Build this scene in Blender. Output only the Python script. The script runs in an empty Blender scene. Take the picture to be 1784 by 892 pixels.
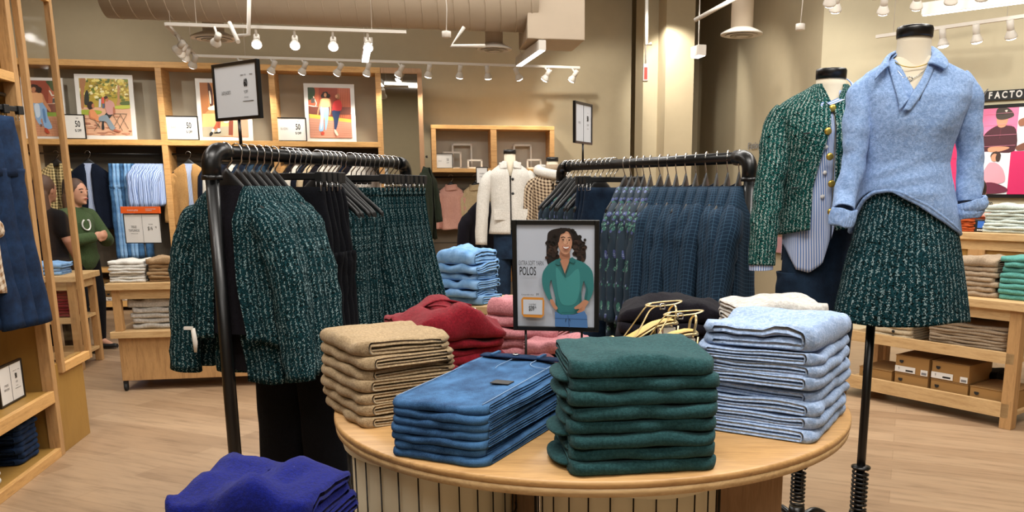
import bpy, bmesh, math, random
from math import sin, cos, pi, radians as R, atan2, sqrt
from mathutils import Vector as V, Matrix, noise, Euler
from mathutils.geometry import tessellate_polygon
S = bpy.context.scene
C = S.collection
random.seed(7)

# ------------------------------------------------------------------ camera
FPX, CX, CY, EYE = 1450.0, 1000.0, 619.0, 1.5
PIT = math.atan(289 / FPX)
cp, sp = cos(PIT), sin(PIT)
cam = bpy.data.cameras.new('camera'); co = bpy.data.objects.new('camera', cam); C.objects.link(co)
cam.sensor_width = 36; cam.lens = FPX / 1784 * 36
cam.shift_x = (892 - CX) / 1784; cam.shift_y = (CY - 446) / 1784
co.location = (0, 0, EYE); co.rotation_euler = (pi / 2 - PIT, 0, 0)
cam.clip_start = 0.05
S.camera = co

def at(px, py, Y):
    u = -(py - CY) / FPX
    x, y, z = (px - CX) / FPX, cp + u * sp, -sp + u * cp
    t = Y / y
    return V((x * t, Y, EYE + z * t))
def onz(px, py, z0=0.0):
    u = -(py - CY) / FPX
    x, y, z = (px - CX) / FPX, cp + u * sp, -sp + u * cp
    t = (z0 - EYE) / z
    return V((x * t, y * t, z0))

# ------------------------------------------------------------------ world and view
w = bpy.data.worlds.new('world'); S.world = w; w.use_nodes = True
w.node_tree.nodes['Background'].inputs[0].default_value = (0.9, 0.85, 0.78, 1)
w.node_tree.nodes['Background'].inputs[1].default_value = 0.15
S.view_settings.view_transform = 'Standard'
S.view_settings.look = 'None'
S.view_settings.gamma = 1
S.view_settings.exposure = -0.3
S.view_settings.use_curve_mapping = False

def area(name, loc, size, power, col=(1, .96, .90), rot=(0, 0, 0)):
    l = bpy.data.lights.new(name, 'AREA'); l.shape = 'RECTANGLE'; l.size, l.size_y = size
    l.energy = power; l.color = col
    o = bpy.data.objects.new(name, l); C.objects.link(o); o.location = loc; o.rotation_euler = rot
    return o
def spot(name, loc, aim, power, deg=60, blend=.6, col=(1, .945, .86), r=.04):
    l = bpy.data.lights.new(name, 'SPOT'); l.energy = power; l.spot_size = R(deg); l.spot_blend = blend
    l.color = col; l.shadow_soft_size = r
    o = bpy.data.objects.new(name, l); C.objects.link(o); o.location = loc
    o.rotation_euler = (V(aim) - V(loc)).to_track_quat('-Z', 'Y').to_euler()
    return o
# linear ceiling fixtures over the shop floor (they hang above the frame)
area('linear_light_a', (0.0, 1.2, 4.3), (3.5, .5), 150)
area('linear_light_b', (0.3, 5.4, 4.4), (5.0, .5), 260)
area('linear_light_c', (-3.6, 4.6, 4.4), (.5, 4.0), 130)
area('linear_light_d', (2.8, 4.0, 4.4), (.5, 4.0), 150)
area('linear_light_f', (-1.5, 8.4, 4.6), (7.0, .5), 170)
area('linear_light_e', (0, -2.5, 4.4), (5, 1.0), 170)
# track spots above the foreground table and racks
FG = [((1.6, .9, 3.6), (.45, 2.1, 1.0), 75, 50), ((-.2, .7, 3.7), (-.35, 2.1, 1.0), 55, 50), ((2.1, 1.9, 3.6), (.3, 2.0, 1.0), 65, 42),
      ((.4, .8, 3.7), (1.1, 2.9, 1.6), 70, 42), ((-2.6, 1.6, 3.6), (-1.25, 3.0, 1.2), 85, 45), ((-.2, 1.6, 3.7), (-1.0, 3.9, 1.0), 75, 40),
      ((1.0, 1.8, 3.7), (.4, 4.1, 1.2), 95, 40), ((2.6, 2.2, 3.6), (1.1, 3.1, 1.2), 60, 40), ((3.3, 3.2, 3.5), (2.8, 5.4, .8), 90, 55),
      ((-1.6, 3.2, 3.6), (-2.9, 4.3, .9), 90, 55), ((-3.0, 4.4, 3.5), (-3.6, 6.4, .4), 70, 60), ((2.9, 5.2, 3.5), (3.6, 8.4, 1.6), 90, 60),
      ((-3.4, 5.6, 3.4), (-4.6, 7.9, 1.0), 70, 45), ((-.6, 5.9, 3.4), (-.7, 8.0, 1.2), 80, 45), ((-1.6, 1.9, 3.6), (-.7, 1.6, .8), 25, 40),
      ((1.0, 3.9, 3.6), (.05, 2.5, 1.0), 60, 45), ((-2.2, 3.8, 3.5), (-2.4, 5.2, 0), 60, 70), ((2.4, 3.2, 3.5), (1.9, 4.4, 0), 60, 70)]
FG += [((1.0, 10.8, 3.5), (2.0, 12.8, 2.0), 110, 80), ((.9, 9.6, 3.6), (2.3, 11.2, 2.0), 130, 75), ((1.4, 7.9, 3.6), (2.6, 9.7, 1.7), 110, 75), ((-.3, 10.4, 3.5), (.9, 12.6, 1.8), 90, 75), ((.9, 9.4, 3.6), (1.3, 11.3, 2.2), 90, 60), ((-.9, 9.3, 3.6), (-.4, 11.8, 1.9), 120, 80), ((4.2, 5.6, 3.6), (4.4, 7.9, 1.9), 90, 75), ((-5.4, 8.2, 3.6), (-6.0, 10.6, 2.0), 90, 80)]  # fill spots without fixtures, added to brighten the back walls and pillar
for i, (a, b, p, d) in enumerate(FG):
    spot('track_and_fill_spot', a, b, p, d)

# ------------------------------------------------------------------ materials
def c(h):
    h = h.lstrip('#'); v = [int(h[i:i + 2], 16) / 255 for i in (0, 2, 4)]
    return tuple(((x / 12.92) if x <= .04045 else ((x + .055) / 1.055) ** 2.4) for x in v) + (1,)
class NT:
    def __init__(s, name):
        s.m = bpy.data.materials.new(name); s.m.use_nodes = True; s.t = s.m.node_tree
        s.b = s.t.nodes['Principled BSDF']; s.out = s.t.nodes['Material Output']
    def n(s, ty, **k):
        x = s.t.nodes.new(ty)
        for a, v in k.items(): setattr(x, a, v)
        return x
    def l(s, a, b): s.t.links.new(a, b)
    def math(s, op, a, b=None, cl=False):
        x = s.n('ShaderNodeMath', operation=op); x.use_clamp = cl
        for i, v in enumerate((a, b)):
            if v is None: continue
            if isinstance(v, (int, float)): x.inputs[i].default_value = v
            else: s.l(v, x.inputs[i])
        return x.outputs[0]
    def ramp(s, fac, stops, interp='LINEAR'):
        x = s.n('ShaderNodeValToRGB'); x.color_ramp.interpolation = interp
        e = x.color_ramp.elements
        while len(e) < len(stops): e.new(.5)
        for k, (p, cc) in zip(e, stops): k.position = p; k.color = cc
        s.l(fac, x.inputs[0]); return x.outputs[0]
    def mix(s, f, a, b):
        x = s.n('ShaderNodeMix', data_type='RGBA')
        for i, v in ((0, f), (6, a), (7, b)):
            if isinstance(v, (int, float)): x.inputs[i].default_value = v
            elif isinstance(v, tuple): x.inputs[i].default_value = v
            else: s.l(v, x.inputs[i])
        return x.outputs[2]
    def noise(s, vec, scale, detail=3, rough=.6):
        x = s.n('ShaderNodeTexNoise'); x.inputs['Scale'].default_value = scale; x.inputs['Detail'].default_value = detail
        x.inputs['Roughness'].default_value = rough
        if vec is not None: s.l(vec, x.inputs['Vector'])
        return x.outputs[0]
    def mapv(s, vec, sc=(1, 1, 1), rot=(0, 0, 0)):
        x = s.n('ShaderNodeMapping'); x.inputs['Scale'].default_value = sc; x.inputs['Rotation'].default_value = rot
        s.l(vec, x.inputs['Vector']); return x.outputs[0]
    def coord(s, k): return s.n('ShaderNodeTexCoord').outputs[k]
    def bump(s, h, st, dist=.002):
        x = s.n('ShaderNodeBump'); x.inputs['Strength'].default_value = st; x.inputs['Distance'].default_value = dist
        s.l(h, x.inputs['Height']); s.l(x.outputs[0], s.b.inputs['Normal'])
def plain(name, h, rough=.6, metal=0, bump=0, bscale=200, emit=0, coat=0):
    t = NT(name); col = c(h) if isinstance(h, str) else h
    t.b.inputs['Roughness'].default_value = rough; t.b.inputs['Metallic'].default_value = metal
    v = t.coord('Object')
    n = t.noise(v, 6, 3)
    t.l(t.mix(n, tuple(x * .94 for x in col[:3]) + (1,), tuple(min(1, x * 1.05) for x in col[:3]) + (1,)), t.b.inputs['Base Color'])
    if bump: t.bump(t.noise(v, bscale, 3), bump)
    if emit:
        t.b.inputs['Emission Color'].default_value = col; t.b.inputs['Emission Strength'].default_value = emit
    if coat: t.b.inputs['Coat Weight'].default_value = coat
    return t.m
def knit(name, h, var=.16, scale=420, fuzz=.5, h2=None, rough=.92):
    t = NT(name); col = c(h); v = t.coord('Object')
    n = t.noise(v, scale, 4, .7); n2 = t.noise(v, 9, 2)
    d = tuple(x * (1 - var * 1.3) for x in col[:3]) + (1,); b = tuple(min(1, x * (1 + var)) for x in col[:3]) + (1,)
    if h2: b = c(h2)
    n4 = t.noise(v, scale * .35, 3, .7)
    f = t.math('ADD', t.math('MULTIPLY', t.math('SUBTRACT', t.math('ADD', t.math('MULTIPLY', n, .4), t.math('MULTIPLY', n4, .6)), .5), 4.2), t.math('MULTIPLY', n2, .6), True)
    f = t.math('ADD', f, .2, True)
    t.l(t.mix(f, d, b), t.b.inputs['Base Color'])
    t.b.inputs['Roughness'].default_value = rough
    t.b.inputs['Sheen Weight'].default_value = fuzz * .18; t.b.inputs['Sheen Roughness'].default_value = .5
    t.b.inputs['Specular IOR Level'].default_value = .15
    t.bump(t.math('ADD', t.math('ADD', n, n4), t.math('MULTIPLY', t.noise(v, 45, 3), 1.6)), .8, .0022)
    return t.m
def denim(name, h, h2, sc=1):
    t = NT(name); v = t.coord('Object')
    n = t.noise(v, 700 * sc, 2); n2 = t.noise(v, 14, 3)
    f = t.math('ADD', t.math('MULTIPLY', t.math('SUBTRACT', n, .5), .9), n2, True)
    t.l(t.ramp(f, [(.3, c(h)), (.72, c(h2))]), t.b.inputs['Base Color'])
    t.b.inputs['Roughness'].default_value = .85; t.b.inputs['Specular IOR Level'].default_value = .2
    t.bump(t.math('ADD', n, t.math('MULTIPLY', t.noise(v, 60, 2), 1.5)), .4, .0015)
    return t.m
def wood(name, a, b, dirn=(1, 1, 14), rough=.5, scale=3.2):
    t = NT(name); v = t.mapv(t.coord('Object'), dirn)
    n = t.noise(v, scale, 6, .65); n3 = t.noise(v, scale * 7, 2)
    f = t.math('ADD', t.math('MULTIPLY', n, .75), t.math('MULTIPLY', n3, .25))
    t.l(t.ramp(f, [(.33, c(a)), (.55, c(b)), (.7, tuple(x * .9 for x in c(a)[:3]) + (1,))]), t.b.inputs['Base Color'])
    t.b.inputs['Roughness'].default_value = rough
    t.bump(n3, .08, .001)
    return t.m
def tweed(name, base, green, fleck, cw=.0125, ch=.0045, gain=1.0):
    # columns of woven flecks on a dark teal ground, laid out in UV metres
    t = NT(name); uv = t.coord('UV')
    sep = t.n('ShaderNodeSeparateXYZ'); t.l(uv, sep.inputs[0])
    wob = t.math('MULTIPLY', t.math('SUBTRACT', t.noise(uv, 40, 2), .5), .004)
    u = t.math('ADD', sep.outputs[0], wob); vv = sep.outputs[1]
    cu = t.math('DIVIDE', u, cw); fr = t.math('FRACT', cu)
    ch *= .8
    sc = t.math('SUBTRACT', 1, t.math('MULTIPLY', t.math('ABSOLUTE', t.math('SUBTRACT', fr, .5)), 2), True)
    sub = t.math('FLOOR', t.math('DIVIDE', u, cw / 6.0)); row = t.math('FLOOR', t.math('DIVIDE', vv, ch))
    cb = t.n('ShaderNodeCombineXYZ'); t.l(sub, cb.inputs[0]); t.l(row, cb.inputs[1])
    wn = t.n('ShaderNodeTexWhiteNoise', noise_dimensions='3D'); t.l(cb.outputs[0], wn.inputs[0])
    r = wn.outputs[0]
    f1 = t.math('GREATER_THAN', t.math('ADD', t.math('MULTIPLY', sc, .42 * gain), r), 1.09)
    wn2 = t.n('ShaderNodeSeparateXYZ'); t.l(wn.outputs[1], wn2.inputs[0])
    gsel = t.math('GREATER_THAN', wn2.outputs[1], .45)
    dsel = t.math('GREATER_THAN', wn2.outputs[2], .72)
    col = t.mix(gsel, c(base), c(green))
    col = t.mix(dsel, col, c('#04100f'))
    col = t.mix(f1, col, c(fleck))
    t.l(col, t.b.inputs['Base Color'])
    t.b.inputs['Roughness'].default_value = .95; t.b.inputs['Specular IOR Level'].default_value = .1
    t.bump(t.math('ADD', r, t.math('MULTIPLY', sc, 1.2)), .7, .0018)
    return t.m
def checks(name, base, line, pitch=.02, lw=.16, line2=None, gingham=False):
    t = NT(name); uv = t.coord('UV'); sep = t.n('ShaderNodeSeparateXYZ'); t.l(uv, sep.inputs[0])
    fu = t.math('FRACT', t.math('DIVIDE', sep.outputs[0], pitch)); fv = t.math('FRACT', t.math('DIVIDE', sep.outputs[1], pitch))
    a = t.math('LESS_THAN', fu, lw); b = t.math('LESS_THAN', fv, lw)
    if gingham:
        a = t.math('LESS_THAN', fu, .5); b = t.math('LESS_THAN', fv, .5)
        f = t.math('MULTIPLY', t.math('ADD', a, b), .5)
    else:
        f = t.math('MULTIPLY', t.math('MAXIMUM', a, b), .9)
    t.l(t.mix(f, c(base), c(line)), t.b.inputs['Base Color'])
    t.b.inputs['Roughness'].default_value = .9; t.b.inputs['Specular IOR Level'].default_value = .15
    return t.m
def stripes(name, base, line, pitch=.008, lw=.4, axis=0):
    t = NT(name); uv = t.coord('UV'); sep = t.n('ShaderNodeSeparateXYZ'); t.l(uv, sep.inputs[0])
    f = t.math('LESS_THAN', t.math('FRACT', t.math('DIVIDE', sep.outputs[axis], pitch)), lw)
    t.l(t.mix(f, c(base), c(line)), t.b.inputs['Base Color']); t.b.inputs['Roughness'].default_value = .8
    t.b.inputs['Specular IOR Level'].default_value = .2
    return t.m
def floral(name):
    t = NT(name); uv = t.coord('UV')
    def vor(scale, rnd=1):
        x = t.n('ShaderNodeTexVoronoi'); x.inputs['Scale'].default_value = scale
        t.l(uv, x.inputs['Vector']); return x
    a = vor(36); b = vor(120)
    dd = t.math('ADD', a.outputs['Distance'], t.math('MULTIPLY', t.noise(uv, 120, 2), .35))
    blob = t.math('LESS_THAN', dd, .60)
    sep = t.n('ShaderNodeSeparateXYZ'); t.l(a.outputs['Color'], sep.inputs[0])
    pick = t.math('GREATER_THAN', sep.outputs[0], .5)
    on = t.math('MULTIPLY', blob, t.math('GREATER_THAN', sep.outputs[1], .35))
    fl = t.mix(pick, c('#34695f'), c('#4a5489'))
    col = t.mix(on, c('#10293a'), fl)
    dots = t.math('MULTIPLY', t.math('LESS_THAN', b.outputs['Distance'], .28), on)
    col = t.mix(dots, col, c('#9fb9b4'))
    t.l(col, t.b.inputs['Base Color']); t.b.inputs['Roughness'].default_value = .75
    return t.m

M = {}
M['oak'] = wood('oak', '#a87a45', '#cfa067')
M['oak_h'] = wood('oak_horizontal', '#a87a45', '#cfa067', (14, 1.2, 14))
M['oak_u'] = wood('oak_shelf_board', '#b28349', '#d6a768', (1.2, 12, 12))
M['oak_top'] = wood('oak_tabletop', '#ad8250', '#d0a46c', (1.0, 11, 11), .38, 3.0)
M['oak_pale'] = wood('oak_table_frame', '#a88455', '#caa878', (1.2, 12, 12))
M['oak_dark'] = wood('oak_stile', '#6f5233', '#8d6c47', (14, 14, 1), .5)
M['oak_ped'] = wood('oak_pedestal', '#8b6b48', '#a98560', (14, 14, 1), .5)
M['golden'] = wood('golden_laminate', '#8f6a2c', '#9c7636', (3, 3, 1), .55, 1.2)
M['wall'] = plain('beige_wall_paint', '#b1a488', .85, bump=.05, bscale=60)
M['wall_cream'] = plain('cream_wall_paint', '#c9bfa2', .85)
M['pillar'] = plain('pillar_paint', '#b3a486', .85)
M['ceil'] = plain('ceiling_paint', '#8f8472', .9)
M['duct'] = plain('duct_paint', '#b9a994', .6)
M['white'] = plain('white_enamel', '#d8d2c8', .45)
M['offwhite'] = plain('off_white_board', '#b7b1a3', .8)
M['black'] = plain('black_powder_coat', '#0b0b0c', .32)
M['blackm'] = plain('black_matt_plastic', '#101011', .5)
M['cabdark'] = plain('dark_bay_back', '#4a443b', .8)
M['chrome'] = plain('polished_chrome', '#c8c8c8', .2, 1)
M['gold'] = plain('gold_leather', '#d6bf8c', .3, .8)
M['brass'] = plain('brass_button', '#c9a94f', .3, .9)
M['paper'] = plain('sign_paper', '#ccd0d6', .6)
M['paperw'] = plain('white_sign_paper', '#dedcd8', .6)
M['ink'] = plain('black_ink', '#17181a', .6)
M['greyink'] = plain('grey_ink', '#77777a', .6)
M['orange'] = plain('orange_card', '#e8601c', .55)
M['orangeb'] = plain('orange_border', '#d98628', .5)
M['glow'] = plain('lit_lens', (1, .95, .88, 1), .4, emit=14)
M['glowl'] = plain('lit_diffuser', (1, .97, .93, 1), .4, emit=9)
M['cream'] = plain('mannequin_linen', '#d9cdb6', .8, bump=.25, bscale=900)
M['canvas'] = plain('canvas_liner', '#e6dfc6', .9, bump=.2, bscale=500)
M['beige'] = knit('camel_knit', '#98815f', h2='#b89f7c')
M['green'] = knit('forest_green_knit', '#1d4246', h2='#30595c', fuzz=.3)
M['lblue'] = knit('light_blue_knit', '#8fabd4', h2='#b2c6e6', scale=300)
M['sblue'] = knit('blue_polo_knit', '#7c9fd4', h2='#a1bde8', scale=260)
M['red'] = knit('crimson_knit', '#6e0e1c', h2='#881625')
M['pink'] = knit('pink_knit', '#b9757c', h2='#d18f94')
M['blackk'] = knit('black_knit', '#0d0b12', h2='#16131c', fuzz=.15)
M['grey'] = knit('heather_grey_knit', '#b3b0aa', h2='#d0cdc7', scale=200)
M['royal'] = knit('royal_blue_knit', '#081058', h2='#0e1a78', fuzz=.35)
M['denim'] = denim('mid_wash_denim', '#1f3a5c', '#44709e')
M['denimd'] = denim('dark_denim', '#0d1a2c', '#1c3148')
M['diml'] = denim('light_wash_denim', '#5d8dc0', '#8db4dd')
M['denimf'] = denim('indigo_denim', '#0d1a30', '#1b3456')
M['stitch'] = plain('pale_stitching', '#7d98b8', .8)
M['tweed'] = tweed('teal_tweed', '#0b272e', '#12363c', '#7d9496', .017, .0042, gain=1.0)
M['tweedm'] = tweed('green_tweed_bright', '#12423f', '#1d5450', '#9aaba5', .014, .0042, 1.2)
M['tweeds'] = tweed('teal_tweed_skirt', '#0c2c33', '#143a42', '#83979a', .019, .0042, 1.05)
M['plaid'] = checks('navy_plaid', '#1b2c3e', '#38546b', .016, .12)
M['gingham'] = checks('brown_gingham', '#b9a68c', '#3a2a20', .03, .5, gingham=True)
M['ginghamy'] = checks('yellow_gingham', '#dcc893', '#5d5030', .035, .5, gingham=True)
M['shirt'] = stripes('blue_striped_cotton', '#c5cde0', '#5c7db8', .0085, .42)
M['shirtb'] = stripes('wide_blue_stripe', '#a9bbe0', '#5872a8', .02, .35)
M['floral'] = floral('floral_crepe')
M['navy'] = knit('navy_wool', '#0b1220', h2='#121b2e', fuzz=.1)
M['blackc'] = knit('black_crepe', '#08090d', h2='#0e1017', fuzz=.05)
M['tan'] = knit('tan_wool', '#a07a4a', h2='#b98f5c', fuzz=.2)
M['olive'] = knit('olive_wool', '#23291f', h2='#2f3729', fuzz=.2)
M['pinkl'] = knit('blush_fleece', '#dca392', h2='#eab7a8')
M['creamk'] = knit('cream_fleece', '#c8b088', h2='#dcc8a0')
M['whitek'] = knit('white_knit', '#c9c5bc', h2='#e0ddd6')
M['khaki'] = knit('khaki_twill', '#8a6f50', h2='#a88a66')
M['taupe'] = knit('taupe_knit', '#97836c', h2='#b29e86')
M['teal'] = knit('mint_knit', '#4a8d84', h2='#66a79d')
M['rust'] = knit('rust_knit', '#a5451d', h2='#bd5a2b')
M['mintw'] = knit('pale_mint_cotton', '#bcc9c2', h2='#d6e0da')
M['oat'] = knit('oatmeal_knit', '#c4b090', h2='#d8c6a8')
M['card'] = plain('kraft_cardboard', '#9a733f', .8)
M['cardd'] = plain('kraft_lid', '#8a6638', .8)
M['skin'] = plain('skin', '#c08e74', .55)
M['skin2'] = plain('skin_arm', '#a9785f', .55)
M['hair'] = plain('dark_brown_hair', '#2a1b14', .6, bump=.5, bscale=80)
M['hairb'] = plain('brown_hair', '#4a3122', .6, bump=.5, bscale=80)
M['greensw'] = knit('green_sweatshirt', '#3c4f30', h2='#4d6040', fuzz=.2)
M['tee'] = knit('black_cotton', '#0a0a0d', h2='#121217', fuzz=.1)
M['rubber'] = plain('black_rubber', '#0c0c0c', .7)
M['rib'] = M['lblue']
g = NT('clear_glass'); g.b.inputs['Transmission Weight'].default_value = 1; g.b.inputs['Roughness'].default_value = .02
tr = g.n('ShaderNodeBsdfTransparent'); gl = g.n('ShaderNodeBsdfGlossy'); gl.inputs['Roughness'].default_value = .05
mx = g.n('ShaderNodeMixShader'); mx.inputs[0].default_value = .05
g.l(tr.outputs[0], mx.inputs[1]); g.l(gl.outputs[0], mx.inputs[2]); g.l(mx.outputs[0], g.out.inputs[0]); M['glass'] = g.m
g = NT('mirror_silver'); g.b.inputs['Metallic'].default_value = 1; g.b.inputs['Roughness'].default_value = .02
g.b.inputs['Base Color'].default_value = (.55, .54, .5, 1); M['mirror'] = g.m
# floor: vinyl oak planks
t = NT('vinyl_plank_floor'); v = t.mapv(t.coord('Object'), (1, 1, 1), (0, 0, R(21.8)))
br = t.n('ShaderNodeTexBrick'); br.offset = .37; t.l(v, br.inputs['Vector'])
for k, x in (('Scale', 1.0), ('Mortar Size', .0012), ('Brick Width', 1.25), ('Row Height', .18), ('Bias', 0.0), ('Mortar Smooth', .3)): br.inputs[k].default_value = x
br.inputs['Color1'].default_value = c('#91765b'); br.inputs['Color2'].default_value = c('#a88d70'); br.inputs['Mortar'].default_value = c('#80664c')
gv = t.mapv(v, (1.0, 9, 1)); n = t.noise(gv, 2.6, 6, .65)
gr = t.ramp(n, [(.3, (.66, .63, .6, 1)), (.5, (1, 1, 1, 1)), (.72, (1.12, 1.1, 1.08, 1))])
mm = t.n('ShaderNodeMix', data_type='RGBA', blend_type='MULTIPLY'); mm.inputs[0].default_value = 1
t.l(br.outputs[0], mm.inputs[6]); t.l(gr, mm.inputs[7]); t.l(mm.outputs[2], t.b.inputs['Base Color'])
t.b.inputs['Roughness'].default_value = .42; M['floor'] = t.m

# ------------------------------------------------------------------ mesh builder
class MB:
    def __init__(s): s.v = []; s.f = []; s.uv = []; s.mi = []; s.sm = []; s.weld = False
    def add(s, vs, fs, uvs=None, mi=0, smooth=True):
        b = len(s.v); s.v += [tuple(x) for x in vs]
        for f in fs:
            s.f.append([b + i for i in f]); s.mi.append(mi); s.sm.append(smooth)
            s.uv.append([uvs[i] for i in f] if uvs else [(vs[i][0], vs[i][2]) for i in f])
        return s
    def box(s, a, b, mi=0, mat=None, uvm=None):
        (x0, y0, z0), (x1, y1, z1) = a, b
        vs = [V(p) for p in ((x0, y0, z0), (x1, y0, z0), (x1, y1, z0), (x0, y1, z0), (x0, y0, z1), (x1, y0, z1), (x1, y1, z1), (x0, y1, z1))]
        if mat is not None: vs = [mat @ p for p in vs]
        s.add(vs, [(0, 3, 2, 1), (4, 5, 6, 7), (0, 1, 5, 4), (1, 2, 6, 5), (2, 3, 7, 6), (3, 0, 4, 7)], mi=mi, smooth=False); return s
    def grid(s, fn, nu, nv, cu=False, mi=0, cap=False, uvs=None):
        # fn(i/nu, j/nv) -> Vector ; u around, v along
        mu = nu + 1; P = []; UV = []
        for j in range(nv + 1):
            for i in range(mu):
                P.append(V(fn(i / nu, j / nv)))
        if uvs == 'm' or uvs is None:
            tots = []
            for j in range(nv + 1):
                acc = 0
                for i in range(mu):
                    if i: acc += (P[j * mu + i] - P[j * mu + i - 1]).length
                    UV.append([acc, 0])
                tot = acc
                tots.append(tot)
            mt_ = sum(tots) / len(tots)
            for j in range(nv + 1):
                for i in range(mu): UV[j * mu + i][0] = (UV[j * mu + i][0] / max(tots[j], 1e-6) - .5) * mt_
            for i in range(mu):
                acc = 0
                for j in range(nv + 1):
                    if j: acc += (P[j * mu + i] - P[(j - 1) * mu + i]).length
                    UV[j * mu + i][1] = -acc
        b = len(s.v)
        if cu:
            # weld the seam
            s.v += [tuple(P[j * mu + i]) for j in range(nv + 1) for i in range(nu)]
            idx = lambda i, j: b + j * nu + (i % nu)
        else:
            s.v += [tuple(p) for p in P]; idx = lambda i, j: b + j * mu + i
        for j in range(nv):
            for i in range(nu):
                s.f.append([idx(i, j), idx(i, j + 1), idx(i + 1, j + 1), idx(i + 1, j)])
                s.uv.append([tuple(UV[j * mu + i]), tuple(UV[(j + 1) * mu + i]), tuple(UV[(j + 1) * mu + i + 1]), tuple(UV[j * mu + i + 1])])
                s.mi.append(mi); s.sm.append(True)
        if cap and cu:
            s.f.append([idx(i, 0) for i in range(nu)]); s.uv.append([(0, 0)] * nu); s.mi.append(mi); s.sm.append(False)
            s.f.append([idx(i, nv) for i in reversed(range(nu))]); s.uv.append([(0, 0)] * nu); s.mi.append(mi); s.sm.append(False)
        return s
    def tube(s, pts, r, n=10, mi=0, cap=True, closed=False, flat=1.0):
        pts = [V(p) for p in pts]; m = len(pts)
        rs = r if isinstance(r, (list, tuple)) else [r] * m
        up = None; fr = []
        for i in range(m):
            a = pts[max(i - 1, 0)] if not closed else pts[(i - 1) % m]; bb = pts[min(i + 1, m - 1)] if not closed else pts[(i + 1) % m]
            t_ = (bb - a).normalized()
            if up is None:
                up = V((0, 0, 1)) if abs(t_.z) < .9 else V((0, 1, 0))
            x = t_.cross(up).normalized(); up = x.cross(t_).normalized(); fr.append((x, up))
        vs = []; uv = []; acc = 0
        for i in range(m):
            if i: acc += (pts[i] - pts[i - 1]).length
            for k in range(n):
                a = 2 * pi * k / n
                vs.append(pts[i] + fr[i][0] * cos(a) * rs[i] + fr[i][1] * sin(a) * rs[i] * flat); uv.append((a * rs[i], -acc))
        fs = []
        for i in range(m - 1 + (1 if closed else 0)):
            for k in range(n):
                j = (i + 1) % m
                fs.append((i * n + k, i * n + (k + 1) % n, j * n + (k + 1) % n, j * n + k))
        s.add(vs, fs, uv, mi)
        if cap and not closed:
            b = len(s.v) - m * n
            s.f.append([b + k for k in reversed(range(n))]); s.uv.append([(0, 0)] * n); s.mi.append(mi); s.sm.append(False)
            s.f.append([b + (m - 1) * n + k for k in range(n)]); s.uv.append([(0, 0)] * n); s.mi.append(mi); s.sm.append(False)
        return s
    def lathe(s, prof, n=24, org=(0, 0, 0), mi=0, sx=1, sy=1, axis=None):
        o = V(org); q = axis.to_track_quat('Z', 'Y') if axis is not None else None
        vs = []
        for r, z in prof:
            for k in range(n):
                p = V((r * cos(2 * pi * k / n) * sx, r * sin(2 * pi * k / n) * sy, z))
                if q: p = q @ p
                vs.append(o + p)
        fs = [(i * n + k, i * n + (k + 1) % n, (i + 1) * n + (k + 1) % n, (i + 1) * n + k) for i in range(len(prof) - 1) for k in range(n)]
        s.add(vs, fs, None, mi); b = len(s.v) - len(vs)
        if prof[0][0] > 1e-4: s.f.append([b + k for k in reversed(range(n))]); s.uv.append([(0, 0)] * n); s.mi.append(mi); s.sm.append(False)
        if prof[-1][0] > 1e-4: s.f.append([b + (len(prof) - 1) * n + k for k in range(n)]); s.uv.append([(0, 0)] * n); s.mi.append(mi); s.sm.append(False)
        return s
    def ell(s, cen, rad, n=14, mi=0, rot=None):
        vs = []; cen = V(cen)
        for j in range(n // 2 + 1):
            for i in range(n):
                a, b_ = 2 * pi * i / n, pi * j / (n // 2)
                p = V((rad[0] * cos(a) * sin(b_), rad[1] * sin(a) * sin(b_), rad[2] * cos(b_)))
                if rot: p = rot @ p
                vs.append(cen + p)
        fs = [(j * n + i, (j + 1) * n + i, (j + 1) * n + (i + 1) % n, j * n + (i + 1) % n) for j in range(n // 2) for i in range(n)]
        s.add(vs, fs, None, mi); return s
    def poly(s, pts, mi=0):
        # flat polygon (list of 3-D points)
        tr_ = tessellate_polygon([[V(p) for p in pts]])
        s.add(pts, [tuple(x) for x in tr_], None, mi, False); return s
    def build(s, name, mats, parent=None, loc=None, rot=None, bevel=0, solid=0, sub=0, label=None, seg=2):
        me = bpy.data.meshes.new(name); me.from_pydata(s.v, [], s.f)
        uvl = me.uv_layers.new(name='UVMap'); flat = [x for f in s.uv for p in f for x in p]
        uvl.data.foreach_set('uv', flat)
        mats = mats if isinstance(mats, (list, tuple)) else [mats]
        for m in mats: me.materials.append(M[m] if isinstance(m, str) else m)
        me.polygons.foreach_set('material_index', s.mi); me.polygons.foreach_set('use_smooth', s.sm); me.update(); me.validate()
        if s.weld:
            bm = bmesh.new(); bm.from_mesh(me); bmesh.ops.remove_doubles(bm, verts=bm.verts, dist=.0003); bm.to_mesh(me); bm.free()
        o = bpy.data.objects.new(name, me); C.objects.link(o)
        if parent: o.parent = parent
        if loc is not None: o.location = loc
        if rot is not None: o.rotation_euler = (0, 0, rot) if isinstance(rot, (int, float)) else rot
        if solid:
            m = o.modifiers.new('solid', 'SOLIDIFY'); m.thickness = solid; m.offset = 1
        if bevel:
            m = o.modifiers.new('bevel', 'BEVEL'); m.width = bevel; m.segments = seg; m.limit_method = 'ANGLE'
        if sub:
            m = o.modifiers.new('sub', 'SUBSURF'); m.levels = sub; m.render_levels = sub
        if label: o['label'] = label
        return o
def tag(o, label, cat, group=None):
    o['label'] = label; o['category'] = cat
    if group: o['group'] = group
    return o
def thing(name, label, cat, loc=(0, 0, 0), rot=0, group=None):
    o = bpy.data.objects.new(name, None); C.objects.link(o); o.location = loc
    o.rotation_euler = (0, 0, rot) if isinstance(rot, (int, float)) else rot
    o.empty_display_size = .1
    return tag(o, label, cat, group)
def struct(o): o['kind'] = 'structure'; return o
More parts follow.
